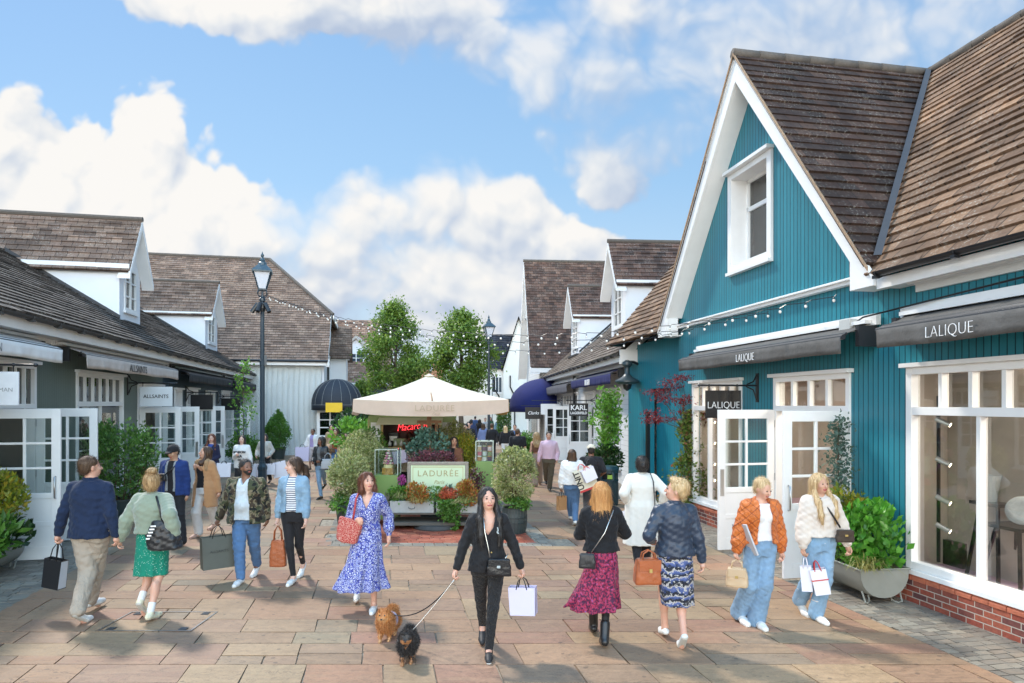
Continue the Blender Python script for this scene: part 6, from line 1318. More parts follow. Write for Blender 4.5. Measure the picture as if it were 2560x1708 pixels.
class Field:
    def __init__(s): s.pr = []; s.cut = []; s.R = None; s.pivot = None; s.wr = 0.0; s.ph = 0.0
    def _a(s, kind, prm, lo, hi, k, sub=False): s.pr.append((kind, prm, np.array(lo, float), np.array(hi, float), k, sub, s.R, s.pivot)); return s
    def cone(s, a, b, ra, rb, k=.02, sub=False):
        a, b = np.array(a, float), np.array(b, float); r = max(ra, rb); return s._a('c', (a, b, ra, rb), np.minimum(a, b)-r, np.maximum(a, b)+r, k, sub)
    def ell(s, c, r, k=.02, sub=False):
        c, r = np.array(c, float), np.array(r, float); return s._a('e', (c, r), c-r, c+r, k, sub)
    def prof(s, zs, rx, ry, cx=0, cy=0, fold=0, nf=9, ph=0, k=.02, pw=2.0):
        zs = np.array(zs, float); f = lambda v: np.array(v, float)*np.ones(len(zs)); rx, ry, cx, cy, fold = map(f, (rx, ry, cx, cy, fold)); m = (1+fold.max())
        return s._a('p', (zs, rx, ry, cx, cy, fold, nf, ph, pw), (min(cx-rx*m), min(cy-ry*m), zs.min()), (max(cx+rx*m), max(cy+ry*m), zs.max()), k)
    def chain(s, pts, rs, k=.02):
        for i in range(len(pts)-1): s.cone(pts[i], pts[i+1], rs[i], rs[i+1], k)
        return s
    def mesh(s, h=.009):
        def box(lo, hi, Rm, pv):
            if Rm is None: return lo, hi
            C = np.array([[(lo, hi)[i][0], (lo, hi)[j][1], (lo, hi)[q][2]] for i in (0,1) for j in (0,1) for q in (0,1)]); C = (C-pv) @ Rm.T+pv; return C.min(0), C.max(0)
        bs = [box(p[2], p[3], p[6], p[7]) for p in s.pr]; lo = np.min([b[0] for b, p in zip(bs, s.pr) if not p[5]], 0)-3*h; hi = np.max([b[1] for b, p in zip(bs, s.pr) if not p[5]], 0)+3*h
        n = np.ceil((hi-lo)/h).astype(int)+1; D = np.full(n, .2, np.float32)
        for (kind, prm, _, _, k, sub, Rm, pv), (bl, bh) in zip(s.pr, bs):
            mg = k*1.2+2.5*h; i0 = np.clip(((bl-mg-lo)/h).astype(int), 0, n); i1 = np.clip(((bh+mg-lo)/h).astype(int)+2, 0, n)
            if (i1 <= i0).any(): continue
            ax = [(lo[q]+h*np.arange(i0[q], i1[q])).astype(np.float32) for q in range(3)]; X = ax[0][:, None, None]; Y = ax[1][None, :, None]; Z = ax[2][None, None, :]
            if Rm is not None:
                x, y, z = X-pv[0], Y-pv[1], Z-pv[2]; Q = Rm.T; X = Q[0,0]*x+Q[0,1]*y+Q[0,2]*z+pv[0]; Y = Q[1,0]*x+Q[1,1]*y+Q[1,2]*z+pv[1]; Z = Q[2,0]*x+Q[2,1]*y+Q[2,2]*z+pv[2]
            if kind == 'c':
                a, b, ra, rb = prm; ab = b-a; L2 = max(ab @ ab, 1e-9); t = np.clip(((X-a[0])*ab[0]+(Y-a[1])*ab[1]+(Z-a[2])*ab[2])/L2, 0, 1)
                d = np.sqrt((X-a[0]-t*ab[0])**2+(Y-a[1]-t*ab[1])**2+(Z-a[2]-t*ab[2])**2)-(ra+(rb-ra)*t)
            elif kind == 'e':
                c, r = prm; k0 = np.sqrt(((X-c[0])/r[0])**2+((Y-c[1])/r[1])**2+((Z-c[2])/r[2])**2); d = (k0-1)*r.min()*np.where(k0 < 1, 1, 1)
                k1 = np.sqrt(((X-c[0])/r[0]**2)**2+((Y-c[1])/r[1]**2)**2+((Z-c[2])/r[2]**2)**2); d = k0*(k0-1)/(k1+1e-6)
            else:
                zs, rx, ry, cx, cy, fo, nf, ph, pw = prm; RX, RY, CX_, CY_, FO = (np.interp(Z, zs, v).astype(np.float32) for v in (rx, ry, cx, cy, fo)); x, y = X-CX_, Y-CY_
                f = 1+FO*(np.sin(nf*np.arctan2(y, x)+ph)*.6+np.sin((nf*1.7)//1*np.arctan2(y, x)+ph*2+Z*3)*.4) if fo.any() else 1
                q = (np.abs(x/RX)**pw+np.abs(y/RY)**pw)**(1/pw)/f; d = (q-1)*np.minimum(RX, RY); d = np.maximum(d, np.maximum(zs.min()-Z, Z-zs.max()))
            sl = tuple(slice(i0[q], i1[q]) for q in range(3)); E = D[sl]
            if sub: D[sl] = np.maximum(E, -d); continue
            if k > 0: hh = np.clip(k-np.abs(E-d), 0, None)/k; D[sl] = np.minimum(E, d)-hh*hh*k*.25
            else: D[sl] = np.minimum(E, d)
        X, Y, Z = [(lo[q]+h*np.arange(n[q])).astype(np.float32).reshape([-1 if i == q else 1 for i in range(3)]) for q in range(3)]
        if s.wr: p = s.ph; D = D+s.wr*(np.sin(X*31+Z*47+p)*np.sin(Y*37-Z*29+p*2)+.6*np.sin(X*63-Z*71+Y*20+p)*np.sin(Y*59+Z*33))
        for f in s.cut: D = np.maximum(D, f(X, Y, Z))
        D[0] = D[-1] = .1; D[:, 0] = D[:, -1] = .1; D[:, :, 0] = D[:, :, -1] = .1; return surface_net(D, lo, h)
    def build(s, name, mats, parent, h=.009, pick=None):
        V, F = s.mesh(h); me = bpy.data.meshes.new(name); me.vertices.add(len(V)); me.vertices.foreach_set('co', V.astype(np.float32).ravel()); me.loops.add(4*len(F)); me.loops.foreach_set('vertex_index', F.ravel().astype(np.int32))
        me.polygons.add(len(F)); me.polygons.foreach_set('loop_start', np.arange(len(F), dtype=np.int32)*4); me.polygons.foreach_set('loop_total', np.full(len(F), 4, np.int32)); mats = mats if isinstance(mats, (list, tuple)) else [mats]
        for m in mats: me.materials.append(m)
        if pick is not None and len(F): C = V[F].mean(1); me.polygons.foreach_set('material_index', pick(C).astype(np.int32))
        me.polygons.foreach_set('use_smooth', np.ones(len(F), bool)); me.update(calc_edges=True); me.validate(); o = bpy.data.objects.new(name, me); COL.objects.link(o); o.parent = parent; return o
# ---- materials of cloth, skin, hair
def cloth(name, col, rough=.85, var=.08, wr=.5, pattern=None, sheen=.1, spec=.25, ws=9):
    k = ('cloth', name)
    if k in _MC: return _MC[k]
    m, g, b = mat_base(name); tc = g.new('TexCoord'); P = tc.outputs['Object']; n = g.noise(P, 5, 4, .6)
    base = pattern(g, P) if pattern else None
    if base is None: v = g.new('VectorMath', operation='SCALE'); v.inputs[0].default_value = col; g.link(g.m('MULTIPLY_ADD', g.m('SUBTRACT', n, .5), var*4, 1.0), v.inputs['Scale']); base = v.outputs[0]
    g.link(base, b.inputs['Base Color']); b.inputs['Roughness'].default_value = rough; b.inputs['Specular IOR Level'].default_value = spec; b.inputs['Sheen Weight'].default_value = sheen
    vm = g.new('VectorMath', operation='MULTIPLY'); g.link(P, vm.inputs[0]); vm.inputs[1].default_value = (1, 1, .55)
    w = g.noise(vm.outputs[0], ws, 3, .55, 1.2); bn = g.new('Bump'); bn.inputs['Strength'].default_value = wr; bn.inputs['Distance'].default_value = .03; g.link(w, bn.inputs['Height']); g.link(bn.outputs[0], b.inputs['Normal']); _MC[k] = m; return m
def skin(name, col):
    m, g, b = mat_base(name); tc = g.new('TexCoord'); n = g.noise(tc.outputs['Object'], 16, 3, .6); v = g.mix(g.ramp(n, [(.35, 0), (.7, .35)]), col, (col[0]*1.05, col[1]*.72, col[2]*.66)); g.link(v, b.inputs['Base Color']); b.inputs['Roughness'].default_value = .5; b.inputs['Subsurface Weight'].default_value = .12; b.inputs['Subsurface Radius'].default_value = (.01,.004,.002); b.inputs['Subsurface Scale'].default_value = .5; return m
def hairm(name, cols, s=60):
    m, g, b = mat_base(name); tc = g.new('TexCoord'); vm = g.new('VectorMath', operation='MULTIPLY'); g.link(tc.outputs['Object'], vm.inputs[0]); vm.inputs[1].default_value = (1, 1, .07); n = g.noise(vm.outputs[0], s, 3, .6, .4); c = g.ramp(n, [(.3+.4*i/(len(cols)-1), q) for i, q in enumerate(cols)]); g.link(c, b.inputs['Base Color']); b.inputs['Roughness'].default_value = .42; b.inputs['Specular IOR Level'].default_value = .4
    bn = g.new('Bump'); bn.inputs['Strength'].default_value = .9; bn.inputs['Distance'].default_value = .012; g.link(n, bn.inputs['Height']); g.link(bn.outputs[0], b.inputs['Normal']); return m
SK = {'fair': skin('fair_skin', (.62,.36,.26)), 'tan': skin('tanned_skin', (.54,.31,.21)), 'olive': skin('olive_skin', (.48,.28,.18)), 'brown': skin('brown_skin', (.20,.095,.055)), 'dark': skin('dark_skin', (.085,.04,.026)), 'pale': skin('pale_skin', (.66,.42,.32))}
LIP = paint('lip', (.36,.08,.07), .45); EYE = paint('eye_dark', (.02,.014,.012), .2); EYEW = paint('eye_white', (.6,.56,.52), .3)
HR = {'black': hairm('black_hair', [(.006,.005,.005),(.02,.016,.014),(.05,.04,.035)]), 'brown': hairm('brown_hair', [(.025,.012,.007),(.06,.03,.016),(.12,.065,.035)]), 'auburn': hairm('auburn_hair', [(.05,.014,.007),(.12,.035,.015),(.2,.07,.03)]),
      'blonde': hairm('blonde_hair', [(.32,.19,.08),(.55,.38,.19),(.75,.58,.36)]), 'ginger': hairm('strawberry_blonde_hair', [(.36,.15,.045),(.58,.28,.09),(.72,.42,.17)]), 'short_brown': hairm('cropped_brown_hair', [(.05,.025,.014),(.09,.05,.028),(.15,.09,.05)], 90), 'dblonde': hairm('dark_blonde_hair', [(.14,.08,.035),(.36,.22,.10),(.58,.40,.22)])}
WHS = paint('white_trainer', (.72,.72,.70), .5, .05, 30); SOLE = paint('pale_sole', (.5,.47,.42), .8); BLS = paint('black_leather_shoe', (.015,.014,.014), .3); TANS = paint('pink_tan_shoe', (.55,.33,.25), .5)
def ik(a, t, l1, l2, pole):
    a, t = np.array(a, float), np.array(t, float); v = t-a; L = np.linalg.norm(v); L2 = min(L, (l1+l2)*.997); v = v/max(L, 1e-6); t = a+v*L2
    x = (l1*l1-l2*l2+L2*L2)/(2*L2); y = math.sqrt(max(l1*l1-x*x, 0)); p = np.array(pole, float); p = p-v*(p @ v); p /= np.linalg.norm(p)+1e-9; return a+v*x+p*y, t
class Person:
    """local space is built for 1.70 m: y forward, x to the person's right, z up; the root empty scales and turns it"""
    def __init__(s, label, px, d, H, heading, sk='fair', fem=True, lean=0.0, group=None, yaw=0.0, pitch=0.0, w=1.0):
        p = at(px, HY, d); s.px, s.d = px, d; s.base = Vector((p.x, d, 0)); s.sc = H/1.7; s.th = -R(heading); s.fem = fem; s.w = w
        s.t = thing('person', label, 'person', s.base, s.th, group); s.t.scale = (s.sc,)*3; s.sk = SK[sk]; s.yaw, s.pitch = R(yaw), R(pitch)
        s.inv = (Matrix.Translation(s.base) @ Matrix.Rotation(s.th, 4, 'Z') @ Matrix.Scale(s.sc, 4)).inverted(); s.lean = lean
        s.feet = {}; s.hands = {}; s.fist = {1: .5, -1: .5}; s.hipz = .915
        s.Rh = np.array(Matrix.Rotation(-s.yaw, 3, 'Z') @ Matrix.Rotation(s.pitch, 3, 'X')); s.pv = np.array((0, lean, 1.49))
    def loc(s, v): v = s.inv @ Vector(v); return np.array(v)
    def P(s, px, py, dd=0.0): return s.loc(at(px, py, s.d+dd))
    def world(s, v): return s.inv.inverted() @ Vector(v)
    def foot(s, side, px, py, lift=0.0, pitch=0.0, toe=0.0):
        """sole touches the ground at this pixel (plus lift); pitch raises the heel"""
        y = py; d = (CAMH-lift*s.sc)*FPX/(y-HY); s.feet[side] = (s.loc(at(px, y, d)), R(pitch), R(toe))
    def hand(s, side, px, py, dd=0.0, curl=.5): s.hands[side] = (s.P(px, py, dd), curl)
    def handl(s, side, x, y, z, curl=.5): s.hands[side] = (np.array((side*x, y, z)), curl)
    def solve(s):
        s.J = {}; f = s.fem; shw = .158 if f else .185; hw = .088; L = s.lean
        for sd in (1, -1):
            if sd not in s.feet: s.feet[sd] = (np.array((sd*.085, .16*sd, 0.0)), R(0 if sd > 0 else 22), 0)
            (fp, pt, toe) = s.feet[sd]; fwd = np.array((math.sin(toe)*sd, math.cos(toe), 0)); ball = fp+fwd*.03
            ank = ball+np.array((0, 0, .02))-fwd*.13*math.cos(pt)+np.array((0, 0, .065+.14*math.sin(pt))); hip = np.array((sd*hw, 0, s.hipz))
            kn, an2 = ik(hip, ank, .43, .415, (sd*.05, 1, 0)); dlt = an2-ank; s.J[sd] = dict(hip=hip, knee=kn, ank=an2, ball=ball+dlt, fwd=fwd, pt=pt)
            sh = np.array((sd*shw*s.w*.97, L, 1.382)); (ht, curl) = s.hands.get(sd, (np.array((sd*.27, .04, .80)), .5)); el, wr = ik(sh, ht, .275, .245, (sd*.55, -1, -.15)); s.J[sd].update(sh=sh, el=el, wr=wr, curl=curl)
        return s
    # -- body
    def body(s, h=.009, legs=True, face=True, arms=True, bare=None):
        F = Field(); f = s.fem; L = s.lean; w = s.w*(.93 if bare else .88); g1 = .74 if not bare else 1.0
        F.prof([.87,.92,1.0,1.09,1.18,1.28,1.36,1.42,1.45], np.array([.13,.145,.135,.112,.122,.138,.135,.085,.05] if f else [.13,.14,.14,.13,.145,.16,.155,.10,.06])*w, np.array([.09,.10,.095,.083,.09,.10,.088,.065,.045] if f else [.095,.105,.10,.098,.105,.11,.10,.075,.05])*w, 0, [0, 0, 0, L*.3, L*.5, L*.75, L*.9, L, L], k=.03)
        [F.cone((0, L-.01, 1.435), (q_*.125*w, L, 1.395), .034, .040, .03) for q_ in (1, -1)]; F.cone((0, L-.005, 1.40), (0, L+.008, 1.52), .052 if f else .060, .048 if f else .057, .03)
        for sd in (1, -1):
            j = s.J[sd]
            if legs:
                F.cone(j['hip']+np.array((0,0,-.01)), j['knee'], .076*g1, .050*g1, .03); F.cone(j['knee'], j['ank'], .050*g1, .032 if bare else .026, .02); m = j['knee']*.65+j['ank']*.35-j['fwd']*.018; F.ell(m, (.046*g1**2,.050*g1**2,.10), .03)
                F.cone(j['ank'], j['ball'], .034, .026, .02)
            if arms:
                F.cone(j['sh'], j['el'], .045 if f else .052, .036 if f else .042, .025); F.cone(j['el'], j['wr'], .037 if f else .043, .024 if f else .029, .02); s._hand(F, sd)
        F.R, F.pivot = s.Rh, s.pv; y = L
        F.ell((0, y-.012, 1.615), (.073,.093,.088), .02); F.ell((0, y+.030, 1.565), (.056,.062,.072), .03); F.ell((0, y+.062, 1.522), (.026,.024,.022), .03)
        if face:
            F.cone((0, y+.094, 1.600), (0, y+.110, 1.570), .008, .0135, .012); F.ell((0, y+.088, 1.537), (.024,.014,.009), .006)
            for sd in (1, -1): F.ell((sd*.033, y+.066, 1.570), (.022,.022,.02), .02); F.ell((sd*.030, y+.095, 1.604), (.017,.012,.010), .0, True); F.ell((sd*.073, y-.006, 1.585), (.010,.019,.030), .008)
        F.R = None
        Rh, pv = s.Rh, s.pv
        def pick(C):
            q = (C-pv) @ Rh+pv; lip = (np.abs(q[:, 0]) < .026) & (q[:, 1] > y+.080) & (np.abs(q[:, 2]-1.5375) < .0085) & (q[:, 2] > 1.45); return lip.astype(int)
        o = F.build('body', [s.sk, LIP], s.t, h, pick if face else None); s.bodyo = o
        if face:
            for nm, mt, rr, dy, dz, r3 in (('eye', EYE, .031, .0885, 1.603, (.0115,.006,.0068)), ('eyebrow', EYE, .032, .0965, 1.624, (.016,.004,.0032))):
                for sd in (1, -1):
                    mb = MB(); mb.ell((0, 0, 0), r3, 8); e = mb.build(nm, mt if nm == 'eye' else s.browm, s.t, smooth=True); v = s.Rh @ (np.array((sd*rr, y+dy, dz))-s.pv)+s.pv; e.location = v; e.rotation_euler = Matrix(s.Rh.tolist()).to_euler()
        return s
    browm = EYE
    def _hand(s, F, sd):
        j = s.J[sd]; w = j['wr']; ax = j['wr']-j['el']; ax = ax/np.linalg.norm(ax); ax = ax*.8+np.array((0, 0, -.35)) if j['curl'] < .9 else ax; ax /= np.linalg.norm(ax)
        inn = np.array((-sd, .25, 0.0)); inn -= ax*(inn @ ax); inn /= np.linalg.norm(inn); fw = np.cross(ax, inn)*sd; fw = fw if fw[1] > 0 else -fw
        c = w+ax*.045; F.cone(w, w+ax*.05, .024, .026, .015); F.cone(c-fw*.018, c+fw*.022+ax*.02, .020, .020, .015); k = w+ax*.085; cu = j['curl']
        for i, (o, l) in enumerate(((.030,.062),(.011,.070),(-.009,.066),(-.027,.052))):
            p0 = k+fw*o-ax*(.006 if i in (0, 3) else 0); d1 = ax*math.cos(cu*1.3)+inn*math.sin(cu*1.3); p1 = p0+d1*l*.5; a2 = cu*2.7; d2 = ax*math.cos(a2)+inn*math.sin(a2); p2 = p1+d2*l*.5; F.cone(p0, p1, .0092, .0085, .004); F.cone(p1, p2, .0085, .0072, .003)
        t0 = w+ax*.035+fw*.028; t1 = t0+ax*.028+fw*.018+inn*.012; t2 = t1+ax*.026+inn*.014*(.4+cu); F.cone(t0, t1, .0115, .0095, .006); F.cone(t1, t2, .0095, .008, .003); s.J[sd]['grip'] = k+inn*.018
    def gripw(s, sd): return s.world(s.J[sd]['grip'])
    # -- clothes
    def sleeve(s, F, sd, r0=.058, r1=.045, r2=.038, end=1.0, puff=0.0):
        j = s.J[sd]; sh, el, wr = j['sh'], j['el'], j['wr']
        if end <= .5: F.cone(sh, sh+(el-sh)*end*2, r0, r1, .03); return
        m = el+(wr-el)*(.55); e = el+(wr-el)*((end-.5)*2); F.cone(sh, el, r0*.92, r1, .035); F.cone(el, m, r1, (r1+r2)/2+puff, .02); F.cone(m, e, (r1+r2)/2+puff, r2, .015)
    def top(s, name, mat, hem=.92, t=.018, sl=1.0, flare=.0, r=(.060,.050,.040), wr=.0025, neck=1.445, op=None, vneck=None, h=.009, puff=0.0, belly=0, cut=None, nsl=(1, -1), fold=.0, cy=0, collar=False, pw=2.2):
        F = Field(); f = s.fem; L = s.lean; w = s.w; F.wr = wr; F.ph = s.px*.01
        zs = np.array([hem, 1.0, 1.09, 1.18, 1.28, 1.36, 1.42, neck]) if hem < .99 else np.array([hem, 1.09, 1.18, 1.28, 1.36, 1.42, neck]); full = [.84,.92,1.0,1.09,1.18,1.28,1.36,1.42,1.46]
        rxf = np.interp(zs, full, [.155,.165,.150,.125,.132,.150,.147,.092,.050] if f else [.155,.162,.158,.150,.160,.175,.172,.115,.065])*w+t*np.interp(zs, [1.28,1.42], [1, .55]); ryf = np.interp(zs, full, [.10,.112,.105,.095,.105,.115,.10,.075,.055] if f else [.105,.115,.11,.108,.115,.122,.112,.085,.06])*w+t
        fl = np.clip((1.2-zs)/.35, 0, 1)*flare; rxf = rxf+fl; ryf = ryf+fl*.8; cyv = L*np.clip((zs-.95)/.45, 0, 1)+cy*0
        F.prof(zs, rxf, ryf, 0, cyv, fold*np.clip((1.25-zs)/.3, 0, 1), 8, s.px*.1, .03, pw=pw)
        if belly: F.ell((0, .045, 1.09), (.125*w, .11+belly, .13), .05)
        if f and t < .04: F.ell((.062, L+.088, 1.275), (.055,.045,.055), .03); F.ell((-.062, L+.088, 1.275), (.055,.045,.055), .03)
        if sl > 0:
            [F.cone((0, L-.01, 1.438), (q_*.125*w, L, 1.394), .036+t*.25, .044+t*.35, .04) for q_ in (1, -1)]
            for sd in nsl: s.sleeve(F, sd, *r, end=sl, puff=puff)
        if collar: F.prof([1.40, 1.435, 1.49], [.085,.072,.068], [.08,.07,.068], 0, L-.004, k=.015)
        if op:   # open front: half width at hem and at neck
            a, b = op; F.cut.append(lambda X, Y, Z: np.minimum(np.minimum((a+(b-a)*np.clip((Z-hem)/(1.44-hem), 0, 1))-np.abs(X), Y-L*.8+.0), 1.0)*1.0)
        if vneck: z0, wv = vneck; F.cut.append(lambda X, Y, Z: np.minimum((Z-z0)*wv-np.abs(X), Y-L-.01))
        if cut: F.cut.append(cut)
        return F.build(name, mat, s.t, h)
    def trousers(s, mat, waist=1.0, r=(.100,.072,.062), end=1.0, t=.012, h=.009, wr=.003, name='trousers', cuff=None):
        F = Field(); F.wr = wr; F.ph = s.px*.013; w = s.w; F.prof([.83,.92,waist], np.array([.150,.168,.145 if s.fem else .158])*w+t*.6, np.array([.10,.113,.10])*w+t*.6, 0, 0, k=.03)
        for sd in (1, -1): j = s.J[sd]; e = j['knee']+(j['ank']-j['knee'])*end; F.cone(j['hip']+np.array((0,0,-.01)), j['knee'], r[0], r[1], .03); F.cone(j['knee'], e, r[1], r[2], .02)
        return F.build(name, mat, s.t, h)
    def skirt(s, mat, zs, rx, ry, cx=0, cy=0, fold=0.0, nf=7, name='skirt', h=.009, wr=.0015, ph=0, extra=None):
        F = Field(); F.wr = wr; n = len(zs); fo = np.linspace(fold, 0, n) if not isinstance(fold, (list, tuple)) else fold; F.prof(zs, rx, ry, cx, cy, fo, nf, ph, .02)
        if extra: extra(F)
        return F.build(name, mat, s.t, h)
    def shoes(s, mat, sole=SOLE, h=.008, boot=0, bulk=0.0, name='shoe', low=False):
        for sd in (1, -1):
            j = s.J[sd]; F = Field(); b, f = j['ball'], j['fwd']; pt = j['pt']; heel = b-f*.17*math.cos(pt)+np.array((0, 0, .17*math.sin(pt))); up = np.array((0, 0, 1.0)); q = .038+bulk
            F.cone(heel+up*.045, b+up*.035, .036+bulk, .040+bulk, .02); F.cone(b+up*.035, b+f*.075+up*.028, .040+bulk, .030+bulk, .015)
            if not low: F.cone(heel+up*.05+f*.02, j['ank'], .036+bulk, .040+bulk, .02)
            if boot: a = j['ank']; k2 = a+(j['knee']-a)*boot; F.cone(a, k2, .048, .052, .015)
            n = f*math.sin(pt)+up*math.cos(pt); n = n/np.linalg.norm(n); b0 = b-up*.0; F.cut.append(lambda X, Y, Z, n=n, b0=b0: -((X-b0[0])*n[0]+(Y-b0[1])*n[1]+(Z-b0[2])*n[2]))
            F.build(name, [mat, sole], s.t, h, lambda C, n=n, b0=b0: (((C-b0) @ n) < .020).astype(int))
    def hair(s, mat, style='short', L=1.35, h=.009, vol=.0, name='hair', fr=0):
        F = Field(); F.R, F.pivot = s.Rh, s.pv; y = s.lean; v = vol; F.wr = .0015
        F.ell((0, y-.026, 1.630), (.082+v,.096+v,.086+v), .02)
        if style == 'short': F.ell((0, y-.055, 1.575), (.070,.050,.06), .03); F.ell((0, y+.10, 1.555), (.085,.105,.088), 0, True); F.ell((0, y-.0, 1.47), (.12,.09,.055), 0, True)
        elif style == 'crop': F.ell((0, y-.04, 1.64), (.088,.092,.088), .02); F.ell((.03, y+.03, 1.70), (.06,.055,.03), .03); F.ell((0, y-.07, 1.57), (.062,.04,.06), .03); F.ell((0, y+.11, 1.555), (.085,.10,.088), 0, True)
        elif style == 'back': F.ell((0, y-.05, 1.575), (.072,.055,.07), .03); F.ell((0, y+.112, 1.568), (.074,.10,.105), 0, True)
        else:
            F.ell((0, y-.045, 1.57), (.085+v,.065+v,.09), .04); zt = 1.56
            if style == 'bob': F.prof([L, 1.44, 1.56, 1.64], [.105+v,.10+v,.092+v,.085], [.075,.075,.08,.09], 0, y-.035, .04, 11, 1, .03)
            if style in ('long', 'wavy', 'curly'):
                a = .10 if style == 'wavy' else .05; F.prof([L, (L+1.45)/2, 1.45, 1.56, 1.64], [.07+v,.10+v,.095+v,.09+v,.083], [.03+v,.042+v,.055,.075,.09], 0, [y-.085,y-.09,y-.065,y-.04,y-.03], a, 9, 1, .03)
            F.ell((0, y+.118, 1.560), (.064,.112,.116), 0, True); F.ell((0, y+.10, 1.68), (.022,.05,.03), 0, True)
        o = None
        if style in ('long', 'wavy', 'bob', 'curly'):
            G = [((.078, y+.03, 1.63), (.088+v, y+.045, 1.52), (.085+v, y+.065, min(1.44, L+.12)), L+.02)]
            for sd in (1, -1):
                q = lambda p: (sd*p[0], p[1], p[2]); F.chain([q((.040, y+.030, 1.69)), q((.077, y+.025, 1.615)), q((.084+v, y+.025, 1.50))], [.014,.015,.022], .02)
                if style != 'bob': F.chain([q((.084+v, y+.025, 1.50)), q((.100+v, y+.075+fr, 1.40)), q((.095+v, y+.105+fr*1.5, (1.38+L)/2)), q((.085, y+.115+fr*1.5, L+.03))], [.028,.034,.030,.012], .02)
                else: F.chain([q((.086+v, y+.035, 1.50)), q((.086+v, y+.025, L+.03))], [.024,.020], .02)
        if style == 'bun': F.ell((.012, y-.065, 1.728), (.055,.050,.042), .012); F.ell((.04, y-.07, 1.745), (.03,.03,.024), .01)
        if style == 'pony': F.chain([(0, y-.10, 1.60), (0, y-.16, 1.55), (.01, y-.17, 1.44), (.02, y-.15, 1.34)], [.032,.036,.040,.014], .02)
        if style == 'lowbun': F.ell((0, y-.12, 1.575), (.04,.035,.04), .02)
        s.browm = mat; o = F.build(name, mat, s.t, h)
        if h < .0095:
            V, N = np.array([v.co for v in o.data.vertices]), np.array([v.normal for v in o.data.vertices]); rs = np.random.RandomState(int(s.px)); lg = style in ('long', 'wavy', 'bob', 'curly', 'pony'); n = 2600 if lg else 1500; i = rs.randint(0, len(V), n)
            D = N[i]*(.10 if lg else .5)+np.array((0, -.25, -1.0 if lg else -.35))+rs.normal(size=(n, 3))*.16; D -= N[i]*np.minimum((D*N[i]).sum(1, keepdims=True), 0); D /= np.linalg.norm(D, axis=1, keepdims=True); l = (.07 if lg else .026)*(.5+rs.rand(n, 1)); S = np.cross(D, N[i]); S /= np.linalg.norm(S, axis=1, keepdims=True)+1e-9
            P = V[i]+N[i]*.0012; V2 = np.stack([P-S*.0011, P+S*.0011, P+D*l+N[i]*.004], 1).reshape(-1, 3); me = bpy.data.meshes.new('hair_strands'); me.from_pydata(V2.tolist(), [], np.arange(3*n).reshape(-1, 3).tolist()); me.materials.append(mat); q = bpy.data.objects.new('hair_strands', me); COL.objects.link(q); q.parent = o
        return o
    def cap(s, mat):
        F = Field(); F.R, F.pivot = s.Rh, s.pv; y = s.lean; F.ell((0, y-.014, 1.645), (.088,.104,.082), .01); F.ell((0, y+.10, 1.632), (.062,.075,.012), .02); F.ell((0, y, 1.52), (.2,.2,.095), 0, True); return F.build('cap', mat, s.t, .008)
    def strap(s, mat, pts, r=.009, name='strap', flat=True):
        mb = MB(); mb.tube([tuple(p) for p in pts], r, 6); return mb.build(name, mat, s.t, smooth=True)
# ---- bags (things of their own)
def paper_bag(label, loc, rz, w, h, dp, mat, hmat=None, top=None, lettering=None, tilt=(0, 0), cat='shopping bag', group=None, up=.12, side=None):
    """loc = where the handles are gripped"""
    t = thing('shopping_bag', label, cat, loc, rz, group); t.rotation_euler = (tilt[0], tilt[1], rz); z1 = -up; z0 = z1-h; a, b = w/2, w/2*.93; c = dp/2; mb = MB()
    V = [(-b,-c,z0),(b,-c,z0),(b,c,z0),(-b,c,z0),(-a,-c*.8,z1),(a,-c*.8,z1),(a,c*.8,z1),(-a,c*.8,z1),(-a*.98,0,(z0+z1)/2),(a*.98,0,(z0+z1)/2)]
    V[8] = (-(a+b)/2+.012, 0, (z0+z1)/2); V[9] = ((a+b)/2-.012, 0, (z0+z1)/2)
    mb.add(V, [(0,3,2,1), (0,1,5,4), (2,3,7,6), (0,4,8), (4,7,8), (7,3,8), (3,0,8), (1,9,5), (5,9,6), (6,9,2), (2,9,1)]); o = mb.build('bag_body', mat, t); q = o.modifiers.new('t', 'SOLIDIFY'); q.thickness = .004
    if side:
        mb = MB(); mb.add([(b+.003,-c*.9,z0+.01),(b+.003,c*.9,z0+.01),(a-.001,c*.75,z1-.01),(a-.001,-c*.75,z1-.01)], [(0,1,2,3)]); mb.build('gusset', side, t)
    for sy in (-1, 1): mb = MB(); mb.tube([(-w*.2, sy*c*.8, z1-.02), (-w*.12, sy*c*.6, z1+up*.6), (0, sy*c*.1, -.005), (w*.12, sy*c*.6, z1+up*.6), (w*.2, sy*c*.8, z1-.02)], .006, 6); mb.build('handle', hmat or BLACK, t, smooth=True)
    if lettering: s_, size, mt, dz = lettering; txt('lettering', s_, mt, t, size, (0, -c*.95-.004, (z0+z1)/2+dz), (R(90), 0, 0), .001, 0)
    return t
